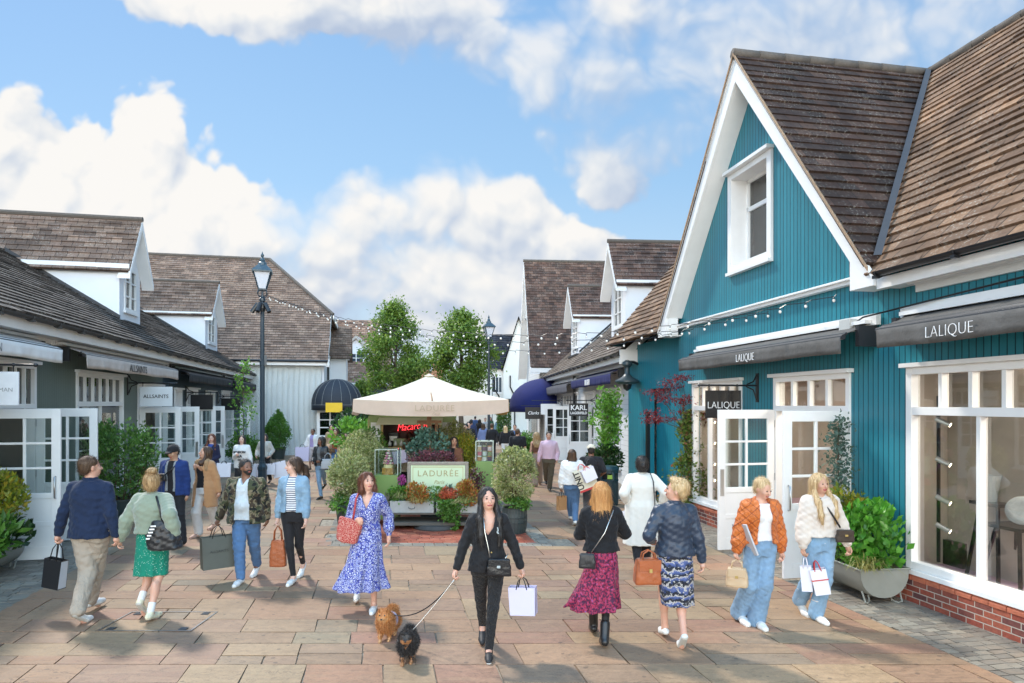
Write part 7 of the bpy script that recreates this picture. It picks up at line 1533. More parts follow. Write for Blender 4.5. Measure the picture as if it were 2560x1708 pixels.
def hand_bag(label, loc, rz, w, h, dp, mat, hmat, drop=.16, chain=False, flap=True, cat='handbag', shape=1.0, metal=GOLD, tilt=0.0, soft=.012):
    t = thing('handbag', label, cat, loc, rz); t.rotation_euler = (0, tilt, rz); F = Field(); z1 = -drop; z0 = z1-h
    F.prof([z0, z0+.02, (z0+z1)/2, z1-.01, z1], np.array([.97,1,.97,.90*shape,.86*shape])*w/2, np.array([.9,1,.95,.7,.5])*dp/2, pw=5, k=.0); F.wr = .0015; F.build('bag_body', mat, t, .008)
    if flap: mb = MB(); mb.box(-w*.43*shape, w*.43*shape, -dp/2-.006, -dp/2+.01, z1-h*.45, z1-.004); mb.build('flap', mat, t, bevel=.004); mb = MB(); mb.box(-.016, .016, -dp/2-.012, -dp/2-.005, z1-h*.5, z1-h*.36); mb.build('clasp', metal, t)
    if drop > .02:
        for sy in (-1, 1): mb = MB(); mb.tube([(-w*.25, sy*dp*.22, z1-.02), (-w*.20, sy*dp*.2, z1+drop*.6), (0, sy*dp*.1, -.006), (w*.20, sy*dp*.2, z1+drop*.6), (w*.25, sy*dp*.22, z1-.02)], .008, 6); mb.build('handle', hmat, t, smooth=True)
    return t
# ================================================================== THE PEOPLE IN THE STREET
def dots(a, b, s, r, mode='F1'):
    def f(g, P):
        v = g.new('TexVoronoi'); v.inputs['Scale'].default_value = s; g.link(P, v.inputs['Vector']); return g.mix(g.m('LESS_THAN', v.outputs['Distance'], r), a, b)
    return f
def floral(g, P):
    v = g.new('TexVoronoi'); v.inputs['Scale'].default_value = 34; g.link(P, v.inputs['Vector']); w = g.new('TexVoronoi', feature='DISTANCE_TO_EDGE'); w.inputs['Scale'].default_value = 34; g.link(P, w.inputs['Vector'])
    ring = g.m('LESS_THAN', g.m('ABSOLUTE', g.m('SUBTRACT', v.outputs['Distance'], .33)), .07); c = g.mix(g.m('LESS_THAN', v.outputs['Distance'], .66), (.52,.53,.66), (.07,.09,.38)); c = g.mix(ring, c, (.60,.62,.74)); return g.mix(g.m('LESS_THAN', w.outputs['Distance'], .05), c, (.03,.03,.16))
def camo(g, P):
    n1 = g.noise(P, 9, 2, .5, .8); n2 = g.noise(P, 13, 2, .5, .5); c = g.ramp(n1, [(0, (.055,.06,.03)), (.47, (.055,.06,.03)), (.475, (.17,.14,.085)), (.56, (.17,.14,.085)), (.565, (.05,.035,.022))], 'CONSTANT'); return g.mix(g.m('GREATER_THAN', n2, .58), c, (.012,.012,.010))
def stripes(g, P): z = g.sep(P)[2]; return g.mix(g.m('GREATER_THAN', g.m('FRACT', g.m('MULTIPLY', z, 34)), .60), (.72,.72,.72), (.03,.04,.10))
def redprint(g, P): n = g.noise(P, 42, 2, .6); m_ = g.noise(P, 7, 2); c = g.ramp(n, [(0, (.03,.008,.03)), (.44, (.06,.01,.04)), (.52, (.33,.02,.06)), (.62, (.42,.04,.09)), (.72, (.2,.1,.35))]); return g.mix(g.m('MULTIPLY', m_, .35), c, (.04,.01,.05))
def waveprint(g, P):
    n = g.noise(P, 6, 3, .6); z = g.sep(P)[2]; t = g.m('ADD', g.m('MULTIPLY', z, 11), g.m('MULTIPLY', n, 3.2)); f = g.m('FRACT', t); v = g.noise(P, 38, 2); c = g.ramp(f, [(0, (.01,.012,.02)), (.25, (.06,.09,.22)), (.5, (.09,.12,.28)), (.62, (.5,.46,.42)), (.75, (.03,.03,.04)), (1, (.01,.012,.02))]); return g.mix(g.m('GREATER_THAN', v, .60), c, (.42,.40,.38))
def gingham(g, P): v = g.new('TexVoronoi', feature='DISTANCE_TO_EDGE'); v.inputs['Scale'].default_value = 45; g.link(P, v.inputs['Vector']); return g.mix(g.m('LESS_THAN', v.outputs['Distance'], .06), (.36,.035,.03), (.55,.30,.24))
DENIM = cloth('blue_denim', (.085,.17,.32), .85, .14, .6); DENIML = cloth('light_denim', (.19,.30,.43), .85, .26, .7); DENIMJ = cloth('pale_denim_jacket', (.22,.33,.43), .85, .28, .6); BLK = cloth('black_cloth', (.014,.013,.015), .8, .15, .7, spec=.3); WHC = cloth('white_cloth', (.70,.69,.67), .85, .03, .5); CHAR = cloth('charcoal_cloth', (.05,.048,.05), .85)
LTH = cloth('black_leather', (.013,.013,.015), .38, .1, .4, spec=.45, ws=10); PAPW = paint('white_paper', (.72,.70,.76), .6, .02, 4); PAPL = paint('lilac_paper', (.56,.52,.68), .55, .03, 4); KRAFT = paint('brown_kraft_paper', (.36,.19,.08), .8); TAN = cloth('tan_leather', (.36,.095,.03), .42, .12, .4, spec=.4)
L_, R_ = -1, 1      # the person's own left and right
# --- 1 man in navy shirt, walking away
a = Person('tall man in navy shirt and beige chinos walking away with a black carrier bag', 226, 7.62, 1.88, 3, 'fair', False, yaw=32, w=1.0)
a.foot(L_, 208, 1560, 0, 34); a.foot(R_, 240, 1522, 0, 4); a.hand(L_, 140, 1352, 0, .95); a.hand(R_, 290, 1338, -.0, .6); a.solve(); a.hair(HR['short_brown'], 'short', h=.008); a.body(.008)
a.top('shirt', cloth('navy_shirt', (.012,.022,.055), .85, .15, .8), .86, .028, .97, .03, (.070,.057,.046), .004, 1.45, collar=True, fold=.03); a.trousers(cloth('beige_chinos', (.36,.30,.24), .85, .08, 1.0), 1.0, (.115,.085,.072), 1.0, wr=.004); a.shoes(WHS, h=.008)
paper_bag('black carrier bag with pale gusset held by the man in the navy shirt', a.gripw(L_), R(-12), .24, .34, .12, paint('black_card', (.015,.015,.017), .4), BLACK, up=.20, tilt=(0, R(7)), side=paint('silver_gusset', (.42,.46,.52), .4))
# --- 2 woman in sage sweater and green skirt
b = Person('blonde woman with a bun in sage sweater and dotted green skirt', 381, 7.68, 1.69, 0, 'fair', True, yaw=-12, w=1.05)
b.foot(L_, 358, 1540, .01, 48); b.foot(R_, 387, 1548, 0, 8); b.hand(L_, 300, 1348, 0, .6); b.hand(R_, 440, 1335, -.15, .6); b.solve(); b.hair(HR['dblonde'], 'bun', h=.008, vol=.004); b.body(.008, bare=1)
b.top('sweater', cloth('sage_wool', (.23,.27,.20), .95, .06, .3, sheen=.5), 1.0, .05, .98, .0, (.085,.078,.05), .004, 1.455, puff=.012)
b.skirt(cloth('green_dotted_skirt', (0,0,0), .7, pattern=dots((.006,.20,.13), (.35,.55,.45), 42, .20), wr=1.0), [.50,.62,.80,.95,1.02], [.195,.19,.185,.18,.15], [.135,.135,.135,.13,.11], [-.02,-.015,0,0,0], 0, [.10,.07,.03,0,0], 5, ph=1)
b.shoes(paint('white_yellow_trainer', (.66,.62,.45), .6, .25, 25))
for sd in (1, -1): j = b.J[sd]; F = Field(); F.cone(j['ank']+(j['knee']-j['ank'])*.05, j['ank']+(j['knee']-j['ank'])*.24, .040, .041, .0); F.build('sock', WHC, b.t, .009)
b.strap(BLACK, [(.10,-.10,1.44),(.16,-.14,1.30),(.21,-.17,1.16)], .012); bg_ = thing('handbag', 'big black slouchy shoulder bag on the woman in the green skirt', 'handbag', b.world((.20,-.185,1.00)), R(10)); F = Field(); F.wr = .005; F.prof([-.17,-.15,0,.12,.17], [.15,.18,.17,.11,.05], [.06,.075,.07,.05,.03], [.05,.04,.02,0,-.02], 0, .06, 5, pw=3); F.build('bag_body', LTH, bg_, .009); mb = MB(); [mb.box(-.13+i*.012, -.09+i*.016, -.085, -.078, -.03+i*.035, -.014+i*.035) for i in range(5)]; mb.build('print', WHITE, bg_)
# --- cap man and camel coat woman, second rank on the left
c = Person('man in black cap and open navy jacket with a small black chest bag', 436, 11.6, 1.76, 184, 'olive', False, yaw=8, pitch=-18); c.foot(R_, 425, 1352, 0, 0); c.foot(L_, 448, 1372, 0, 5); c.hand(R_, 398, 1240); c.hand(L_, 468, 1242); c.solve(); c.hair(HR['black'], 'short'); c.cap(BLK); c.body(.010)
c.top('t_shirt', BLK, .90, .012, 0, wr=.001, h=.011); c.top('gilet', cloth('grey_gilet', (.26,.27,.28), .8), .93, .024, 0, op=(.045,.05), h=.011); c.top('jacket', cloth('navy_jacket', (.014,.035,.14), .8, .1, .6), .86, .04, .97, .02, (.072,.062,.05), op=(.10,.085), h=.011, collar=True); c.trousers(BLK, 1.0, (.10,.08,.07), h=.012); c.shoes(BLS, h=.012)
c.strap(BLACK, [(-.12,.04,1.44),(-.06,.16,1.32),(.10,.17,1.18)], .012); hand_bag('small black cross-body bag on the chest of the man in the cap', c.world((.12,.20,1.24)), c.th+R(180), .20, .13, .07, LTH, BLACK, .0)
c = Person('woman in camel coat with fur collar and white trousers walking toward the camera', 512, 12.15, 1.70, 196, 'tan', True, yaw=30, pitch=6); c.foot(R_, 487, 1346, 0, 4); c.foot(L_, 533, 1334, 0, 30); c.hand(R_, 494, 1166, -.2, .8); c.hand(L_, 553, 1250, 0, .6); c.solve(); c.hair(HR['brown'], 'wavy', 1.42, h=.011); c.body(.010)
c.top('top', BLK, .95, .012, 0, h=.011); c.top('coat', cloth('camel_wool', (.42,.22,.10), .9, .06, .5, sheen=.4), .60, .035, .97, .06, (.072,.062,.052), op=(.13,.06), h=.011); c.trousers(WHC, 1.0, (.095,.085,.080), .98, h=.011); c.shoes(TANS, h=.012); F = Field(); F.wr = .006; F.chain([(.13,.09,1.30),(.10,.07,1.42),(.04,-.06,1.47),(-.04,-.06,1.47),(-.10,.07,1.42),(-.12,.10,1.28)], [.03,.045,.045,.045,.045,.03]); F.build('fur_collar', cloth('fur_collar', (.40,.24,.12), .95, .3, 1, ws=60), c.t, .010)
c = Person('woman with long auburn hair in a navy blazer behind the camel coat', 529, 17.2, 1.70, 186, 'pale', True, yaw=-18); c.handl(R_, .12, .2, 1.02); c.handl(L_, .10, .2, 1.02); c.solve(); c.hair(HR['auburn'], 'long', 1.22, h=.012, vol=.006); c.body(.012); c.top('blazer', cloth('navy_blazer', (.018,.02,.05), .8), .86, .03, .97, .02, vneck=(1.2,.35), h=.013); c.top('blouse', cloth('blue_print_blouse', (.05,.09,.30), .8), .95, .015, 0, h=.013); c.trousers(BLK, h=.014); c.shoes(BLS, h=.014)
hand_bag('dusty pink handbag held in front of the navy blazer', c.world((0, .27, 1.02)), c.th+R(180), .26, .18, .08, cloth('dusty_pink_leather', (.28,.12,.11), .5), TAN, .05); paper_bag('white paper bag hanging from the arm of the auburn-haired woman', at(560, 1152, 17.0), R(15), .34, .36, .12, PAPW, up=.06)
# --- camo man and denim jacket woman
a = Person('bearded man in camouflage jacket, pale polo shirt and blue jeans carrying a grey bag', 616, 9.2, 1.71, 180, 'brown', False, yaw=-48, pitch=2, w=1.13)
a.foot(R_, 594, 1466, 0, 0); a.foot(L_, 637, 1441, 0, 30); a.hand(R_, 541, 1312, -.05, .95); a.hand(L_, 668, 1300, .1, .6); a.solve(); a.hair(HR['black'], 'back', h=.009); a.body(.009)
F = Field(); F.R, F.pivot = a.Rh, a.pv; F.wr = .001; F.ell((0, .033, 1.548), (.061,.067,.060), .02); F.ell((0, .068, 1.516), (.032,.027,.024), .02); F.ell((0, .11, 1.60), (.064,.085,.036), 0, True); F.ell((0, .10, 1.537), (.022,.02,.007), 0, True); F.ell((0, .0, 1.66), (.2,.2,.085), 0, True); F.build('beard', HR['black'], a.t, .008)
a.top('polo_shirt', cloth('pale_grey_polo', (.52,.56,.58), .85, .03, .7), .885, .022, 0, .03, belly=.055, vneck=(1.36,.55), h=.009, wr=.002, collar=True); a.top('jacket', cloth('camouflage', (0,0,0), .85, pattern=camo, wr=.8), .83, .05, .97, .035, (.082,.068,.055), .005, 1.45, op=(.115,.075), h=.009, collar=True, cy=0); a.trousers(DENIM, 1.0, (.112,.080,.060), .97, wr=.005); a.shoes(WHS, h=.009, bulk=.003)
paper_bag('large dark grey paper bag held by the man in the camouflage jacket', a.gripw(R_), R(38), .44, .44, .17, paint('dark_olive_grey_card', (.11,.115,.095), .6, .08), BLACK, up=.16, lettering=('ALLSAINTS', .05, paint('faded_letters', (.05,.05,.045), .6), .02))
b = Person('laughing woman in denim jacket, striped top and black jeans looking at the bearded man', 735, 9.2, 1.74, 182, 'pale', True, yaw=55, pitch=-3); b.foot(R_, 727, 1464, 0, 0); b.foot(L_, 753, 1442, 0, 38); b.hand(R_, 692, 1313, -.02, .95); b.hand(L_, 765, 1308, -.10, .5); b.solve(); b.hair(HR['brown'], 'pony', h=.009, vol=.002); b.body(.009)
b.top('striped_top', cloth('striped_jersey', (0,0,0), .85, pattern=stripes, wr=.2), .98, .010, 0, h=.009, wr=.001); b.top('denim_jacket', DENIMJ, .965, .030, .92, .02, (.066,.056,.046), .004, 1.45, op=(.075,.055), h=.009, collar=True, puff=.004); b.trousers(BLK, 1.04, (.086,.056,.036), .93, t=.006, wr=.001); b.shoes(WHS, low=True, h=.009)
hand_bag('tall tan leather tote held by the woman in the denim jacket', b.gripw(R_), R(5), .225, .37, .12, TAN, TAN, .21, flap=False, shape=.86)
# --- white-sweater woman and others behind the near lamp post
c = Person('woman in white sweatshirt with black print beside the near lamp post', 605, 17.2, 1.66, 180, 'pale', True, yaw=-8); c.handl(R_, .05, .24, 1.22, .8); c.handl(L_, .26, .05, .85); c.solve(); c.hair(HR['black'], 'bob', 1.46, h=.012); c.body(.012); c.top('sweatshirt', WHC, .84, .045, .98, .01, (.08,.07,.05), h=.012); c.trousers(BLK, h=.014); c.shoes(BLS, h=.014)
for s_, z, q in (('MAISON', 1.27, .085), ('DE', 1.06, .07), ('KA', 1.16, .10)): txt('print_lettering', s_, BLACK, c.t, q, (0, .168, z), (R(90), 0, R(180)), .012, .001)
c = Person('woman in pale hooded jacket behind the near lamp post with several white bags', 662, 20.4, 1.56, 182, 'pale', True); c.handl(R_, .22, .15, .98); c.handl(L_, .22, .15, .98); c.solve(); c.hair(HR['black'], 'bob', 1.47, h=.014); c.body(.014); c.top('jacket', cloth('oatmeal_jacket', (.48,.45,.40), .9), .92, .05, .97, 0, (.08,.07,.055), op=(.04,.05), h=.014); c.top('top', BLK, .9, .02, 0, h=.015); c.trousers(BLK, h=.015); c.shoes(BLS, h=.014)
paper_bag('white paper bag left of the lamp post', at(634, 1150, 20.2), R(-20), .32, .40, .14, PAPW, group='white bags of the woman behind the lamp post'); paper_bag('larger white paper bag right of the lamp post', at(692, 1146, 20.1), R(20), .44, .46, .16, PAPW, group='white bags of the woman behind the lamp post', tilt=(0, R(-12))); paper_bag('small square white paper bag just right of the lamp post', at(674, 1150, 19.9), R(5), .36, .32, .14, PAPW, group='white bags of the woman behind the lamp post')
# --- group of women by the grey boarded building
c = Person('woman in white fluffy jacket and lilac top by the grey boarded wall', 782, 24.8, 1.55, 186, 'brown', True); c.handl(R_, .3, .15, .9); c.solve(); c.hair(HR['black'], 'back', h=.015); c.body(.014); c.top('top', cloth('lilac_top', (.34,.28,.48), .8), .95, .012, 0, h=.015); c.top('jacket', WHC, .95, .06, .97, 0, (.085,.075,.06), op=(.09,.07), h=.015); c.trousers(cloth('pale_skirt', (.5,.47,.48), .8), h=.015, end=.2, name='shorts'); c.shoes(BLS, h=.014); paper_bag('pair of large pale bags held by the woman in the fluffy jacket', at(756, 1110, 24.4), R(10), .50, .52, .2, PAPL)
c = Person('woman in black leather jacket and ripped jeans carrying a grey handbag', 803, 17.2, 1.62, 196, 'brown', True, yaw=20); c.foot(R_, 798, 1250, 0, 0); c.foot(L_, 809, 1238, 0, 25); c.handl(R_, .10, .26, 1.05, .8); c.handl(L_, .12, .24, 1.08, .8); c.solve(); c.hair(HR['black'], 'bob', 1.44, h=.012, vol=.012); c.body(.012); c.top('top', cloth('black_white_print', (.12,.12,.12), .8, .8), .92, .012, 0, h=.012); c.top('jacket', LTH, .92, .04, .97, 0, (.076,.066,.05), op=(.05,.06), h=.012); c.trousers(DENIML, 1.0, (.09,.062,.046), .97, h=.012); c.shoes(BLS, low=True, h=.012)
hand_bag('pale grey handbag on the arm of the woman in the black leather jacket', at(820, 1132, 17.0), R(8), .36, .26, .12, paint('pale_grey_leather', (.36,.38,.40), .5), paint('pale_grey_leather', (.36,.38,.40), .5), .16, flap=False)
c = Person('long-haired woman in beige trench coat, rust top and jeans', 839, 22.0, 1.66, 184, 'tan', True); c.handl(R_, .16, .2, 1.1); c.solve(); c.hair(HR['brown'], 'wavy', 1.2, h=.013, vol=.006); c.body(.013); c.top('top', cloth('rust_top', (.32,.07,.03), .8), 1.0, .012, 0, h=.013); c.top('trench_coat', cloth('beige_trench', (.40,.27,.16), .85), .62, .04, .97, .04, (.072,.062,.05), op=(.12,.07), h=.013); c.trousers(DENIM, 1.02, (.095,.08,.075), h=.013); c.shoes(BLS, h=.013); hand_bag('small brown bag at the waist of the woman in the trench coat', c.world((.05, .2, 1.05)), 0, .2, .15, .07, cloth('brown_bag', (.10,.06,.035), .5), BLACK, .0)
c = Person('dark-haired woman in glasses and beige coat half hidden behind the trench coat woman', 829, 23.6, 1.74, 180, 'tan', True); c.solve(); c.hair(HR['black'], 'bob', 1.4, h=.015); c.body(.014); c.top('coat', cloth('beige_coat', (.36,.25,.16), .85), .65, .04, .97, h=.015); c.trousers(BLK, h=.015); c.shoes(BLS, h=.015)
c = Person('dark-haired person in a yellow and pink jacket behind the left variegated shrub', 867, 20.4, 1.60, 186, 'tan', True); c.solve(); c.hair(HR['black'], 'lowbun', h=.014); c.body(.014); c.top('jacket', cloth('yellow_pink_jacket', (.62,.42,.20), .85, .4), .80, .04, .97, h=.014); c.trousers(DENIM, h=.014); c.shoes(WHS, h=.014)
c = Person('person in a dark cap queueing left of the kiosk', 879, 21.2, 1.66, 170, 'tan', False); c.solve(); c.hair(HR['black'], 'short', h=.014); c.cap(CHAR); c.body(.014); c.top('jacket', CHAR, .85, .03, .97, h=.014); c.trousers(DENIM, h=.014); c.shoes(BLS, h=.014)
# --- blue dress woman
b = Person('woman in long blue and white floral dress with a red tote on her shoulder', 919, 7.88, 1.665, 176, 'fair', True, yaw=-30, pitch=6); b.foot(R_, 893, 1500, .03, 55); b.foot(L_, 932, 1533, 0, 0); b.hand(R_, 893, 1300, -.14, .95); b.hand(L_, 972, 1342, .06, .5); b.solve(); b.hair(HR['auburn'], 'bob', 1.50, h=.008, vol=.003); b.body(.008, bare=1)
DR = cloth('blue_floral', (0,0,0), .7, pattern=floral, wr=.9); b.top('dress_bodice', DR, 1.02, .022, .93, 0, (.070,.064,.036), .003, 1.45, vneck=(1.27,.42), h=.008, puff=.018)
b.skirt(DR, [.29,.40,.60,.82,1.0,1.07], [.33,.285,.215,.185,.165,.145], [.22,.21,.19,.155,.125,.11], [.085,.07,.035,.01,0,0], [.03,.03,.02,.01,0,0], [.16,.12,.08,.04,.02,.01], 8, 'dress_skirt', h=.008, ph=2); b.shoes(WHS, low=True, h=.008)
b.strap(paint('red_leather', (.36,.03,.03), .5), [(.105,.03,1.455),(.12,.12,1.40),(.13,.16,1.28),(.15,.17,1.16)], .013); bg_ = thing('handbag', 'red woven-pattern tote under the arm of the woman in the blue dress', 'handbag', b.world((.205,.10,1.02)), b.th+R(160)); bg_.rotation_euler = (R(6), R(12), b.th+R(165)); F = Field(); F.prof([-.14,-.12,0,.12,.14], [.10,.13,.145,.15,.15], [.07,.075,.06,.03,.02], pw=4); F.wr = .002; F.build('bag_body', cloth('red_woven', (0,0,0), .6, pattern=gingham, wr=.2), bg_, .008)
# --- black blazer woman with the dogs
a = Person('smiling long-haired woman in black blazer and black jeans walking two small dogs', 1220, 6.5, 1.66, 178, 'fair', True, yaw=-12, pitch=2); a.foot(L_, 1222, 1652, 0, -4); a.foot(R_, 1206, 1608, 0, 30); a.hand(R_, 1136, 1438, -.08, .95); a.hand(L_, 1310, 1440, -.02, .95); a.solve(); a.hair(HR['black'], 'long', 1.10, h=.007, vol=.0); a.body(.0075)
a.top('camisole', BLK, 1.0, .006, 0, neck=1.36, h=.008, wr=0, vneck=(1.24,.7)); a.top('blazer', cloth('black_blazer', (.010,.0095,.011), .75, .1, .9, spec=.3), .87, .024, .96, .028, (.064,.053,.042), .003, 1.45, vneck=(1.05,.20), h=.0075, cut=lambda X, Y, Z: np.minimum(np.minimum((.99-Z)*.25-np.abs(X), Y), 1)); a.trousers(cloth('black_ribbed_jeans', (.016,.016,.018), .7, .15, 1.6, ws=26), 1.02, (.090,.060,.042), .98, t=.008, wr=.0025, h=.008); a.shoes(paint('black_trainer', (.018,.018,.02), .6), WHS, h=.008)
mb = MB(); mb.ell((-.035,.150,1.08), (.008,.006,.008), 6); mb.ell((-.04,.152,.99), (.008,.006,.008), 6); mb.build('buttons', GOLD, a.t); mb = MB(); mb.tube([(-.095,.148,1.33),(-.10,.15,1.30),(-.093,.152,1.275),(-.105,.15,1.265),(-.09,.15,1.29)], .007, 5); mb.build('brooch', CRY, a.t)
CHN = paint('silver_chain', (.6,.58,.54), .25, .3, 60, metal=.9); a.strap(CHN, [(.045,.11,1.42),(.03,.155,1.28),(-.005,.165,1.12),(-.02,.18,1.035)], .006); a.strap(CHN, [(-.20,.13,1.06),(-.17,.17,1.02)], .006)
hand_bag('black quilted cross-body bag with silver chain on the woman in the black blazer', a.world((-.11,.215,1.035)), a.th+R(174), .235, .165, .075, paint('black_quilted_leather', (.012,.012,.014), .25, .1, 30, bump=.3), CHN, .0, metal=CRY)
paper_bag('lilac paper bag with black edges and ribbon held by the woman in the black blazer', (lambda: globals().__setitem__('HANDW', a.gripw(R_)) or a.gripw(L_))(), R(-14), .27, .27, .13, PAPL, BLACK, up=.10, tilt=(0, R(-3)), side=paint('lilac_gusset', (.48,.44,.60), .55))
# --- two women walking away in front
a = Person('woman with straight ginger hair in black jacket and flowing dark red printed skirt', 1503, 6.85, 1.67, 2, 'fair', True); a.foot(R_, 1509, 1613, 0, 12); a.foot(L_, 1482, 1578, 0, 10); a.hand(L_, 1470, 1325, .30, .8); a.hand(R_, 1535, 1325, .30, .8); a.solve(); a.hair(HR['ginger'], 'bob', 1.36, h=.0075, vol=.008); a.body(.008, face=False)
a.top('jacket', cloth('black_jacket', (.010,.010,.012), .8, .1, .7), .985, .035, .96, .015, (.074,.062,.05), .004, 1.45, h=.008); a.trousers(cloth('black_tights', (.012,.011,.012), .6), .98, (.08,.052,.034), .9, t=.0, wr=0, h=.009, name='tights')
RP = cloth('red_print_chiffon', (0,0,0), .6, pattern=redprint, wr=1.0); a.skirt(RP, [.37,.46,.62,.80,.95,1.02], [.27,.255,.215,.18,.165,.145], [.20,.19,.165,.14,.125,.105], [-.085,-.07,-.035,0,0,0], [-.02]*6, [.17,.13,.08,.04,.0,.0], 7, h=.008, ph=.5, extra=lambda F: F.chain([(-.10,-.06,.72),(-.24,-.08,.52),(-.40,-.09,.40)], [.05,.035,.012], .05)); a.shoes(BLS, BLS, boot=.33, h=.008, bulk=.003)
a.strap(CHN, [(.12,-.10,1.43),(.02,-.165,1.20),(-.12,-.16,.99)], .006); hand_bag('small black camera bag on a silver strap over the red printed skirt', a.world((-.165,-.185,.99)), R(-8), .17, .15, .075, LTH, BLACK, .0, flap=False)
b = Person('short-haired blonde woman in navy leather jacket and patterned midi skirt looking left', 1687, 6.75, 1.715, 0, 'fair', True, yaw=-72, pitch=8, w=1.04); b.foot(L_, 1657, 1588, 0, 14); b.foot(R_, 1705, 1624, 0, 42); b.hand(R_, 1759, 1418, -.05, .6); b.hand(L_, 1628, 1352, .14, .9); b.solve(); b.hair(HR['blonde'], 'crop', h=.0075, vol=.003); b.body(.0075, bare=1)
b.top('leather_jacket', cloth('navy_leather', (.018,.030,.055), .40, .12, .5, spec=.45, ws=9), .94, .034, .96, .012, (.074,.062,.046), .004, 1.46, h=.0075, collar=True)
b.skirt(cloth('wave_print', (0,0,0), .7, pattern=waveprint, wr=1.0), [.42,.55,.75,.93,1.0], [.165,.17,.18,.178,.155], [.115,.125,.135,.13,.11], [.03,.02,.01,0,0], 0, [.07,.05,.03,.0,0], 5, h=.008, ph=1); b.shoes(WHS, low=True, h=.008)
mb = MB(); v = lambda p: tuple(b.Rh @ (np.array(p)-b.pv)+b.pv); mb.tube([v((-.052,.088,1.605)), v((-.012,.104,1.605)), v((.012,.104,1.605)), v((.052,.088,1.605)), v((.074,0,1.602))], .003, 5); mb.build('sunglasses', STEEL, b.t)
hand_bag('large chestnut leather handbag carried by the woman in the navy leather jacket', b.world((-.27,.06,.985))+Vector((0,-.05,0)), R(6), .30, .26, .16, TAN, TAN, .09, shape=.92)
# --- long white coat woman
a = Person('dark-haired woman in a long white coat walking away', 1604, 9.6, 1.72, -2, 'dark', True, w=1.1); a.hand(L_, 1566, 1252, .02, .8); a.hand(R_, 1655, 1262, -.02, .6); a.solve(); a.hair(HR['black'], 'lowbun', h=.009, vol=.008); a.body(.0095, face=False); a.top('coat', cloth('white_wool', (.68,.66,.60), .95, .03, .25, sheen=.4), .44, .045, .94, .05, (.080,.072,.058), .0015, 1.45, h=.0095, fold=.03); a.trousers(BLK, h=.012); a.shoes(BLS, h=.012)
a.strap(BLACK, [(.12,-.02,1.47),(.14,-.13,1.36),(.15,-.165,1.1),(.16,-.16,.92)], .008); paper_bag('white paper bag with a navy label in the left hand of the white-coated woman', a.gripw(L_), R(15), .26, .22, .1, PAPW, WHC, up=.08, tilt=(0, R(-16)), lettering=('—', .22, paint('navy_label', (.02,.03,.15), .5), 0))
# --- couple with shopping bags further on
a = Person('woman in white sweatshirt and turned-up jeans walking away with bags over her shoulder', 1430, 13.3, 1.57, 0, 'brown', True, w=1.08); a.foot(R_, 1437, 1315, 0, 20); a.foot(L_, 1427, 1306, 0, 6); a.hand(L_, 1402, 1226, 0, .9); a.handl(R_, .16, .16, 1.3, .9); a.solve(); a.hair(HR['auburn'] if False else HR['brown'], 'long', 1.32, h=.011); a.body(.011, face=False); a.top('sweatshirt', WHC, .94, .065, .96, .0, (.09,.082,.055), .004, h=.011, puff=.01); a.trousers(DENIM, 1.0, (.105,.085,.062), .93, h=.011); a.shoes(WHS, h=.011)
paper_bag('small brown paper bag with twisted handles hanging from the jeans woman', a.gripw(L_), R(35), .20, .28, .11, KRAFT, IRON, up=.10)
q = paper_bag('large white and red carrier printed UNIT over the shoulder of the jeans woman', at(1449, 1160, 12.95), R(-8), .40, .42, .16, paint('off_white_canvas', (.66,.63,.50), .7), paint('red_cord', (.55,.03,.03), .5), up=.10, tilt=(0, R(-22))); txt('lettering', 'UNIT', BLACK, q, .16, (-.13, -.085, -.30), (R(90), R(-90), 0), .001, .004); mb = MB(); mb.box(-.19,.19,-.083,.083,-.54,-.50); mb.build('red_base', paint('red_card', (.5,.03,.03), .5), q)
paper_bag('white paper box bag resting over the red and white carrier', at(1463, 1166, 12.75), R(12), .27, .25, .14, PAPW, paint('red_cord', (.55,.03,.03), .5), up=.05, tilt=(0, R(-24)))
a = Person('man in cream cap and black shirt with a black backpack beside the jeans woman', 1478, 13.6, 1.64, 4, 'brown', False); a.hand(R_, 1500, 1190, .1, .6); a.solve(); a.hair(HR['black'], 'short', h=.011); a.cap(cloth('cream_cap', (.62,.56,.44), .9)); a.body(.011, face=False); a.top('shirt', BLK, .88, .035, .45, .02, (.075,.065,.05), h=.011); a.trousers(CHAR, 1.0, (.10,.085,.075), h=.012); a.shoes(WHS, h=.012); F = Field(); F.wr = .003; F.prof([1.02,1.08,1.3,1.38,1.42], [.11,.125,.12,.10,.06], [.05,.06,.055,.045,.03], 0, -.15, pw=3); F.build('backpack', BLK, a.t, .011)
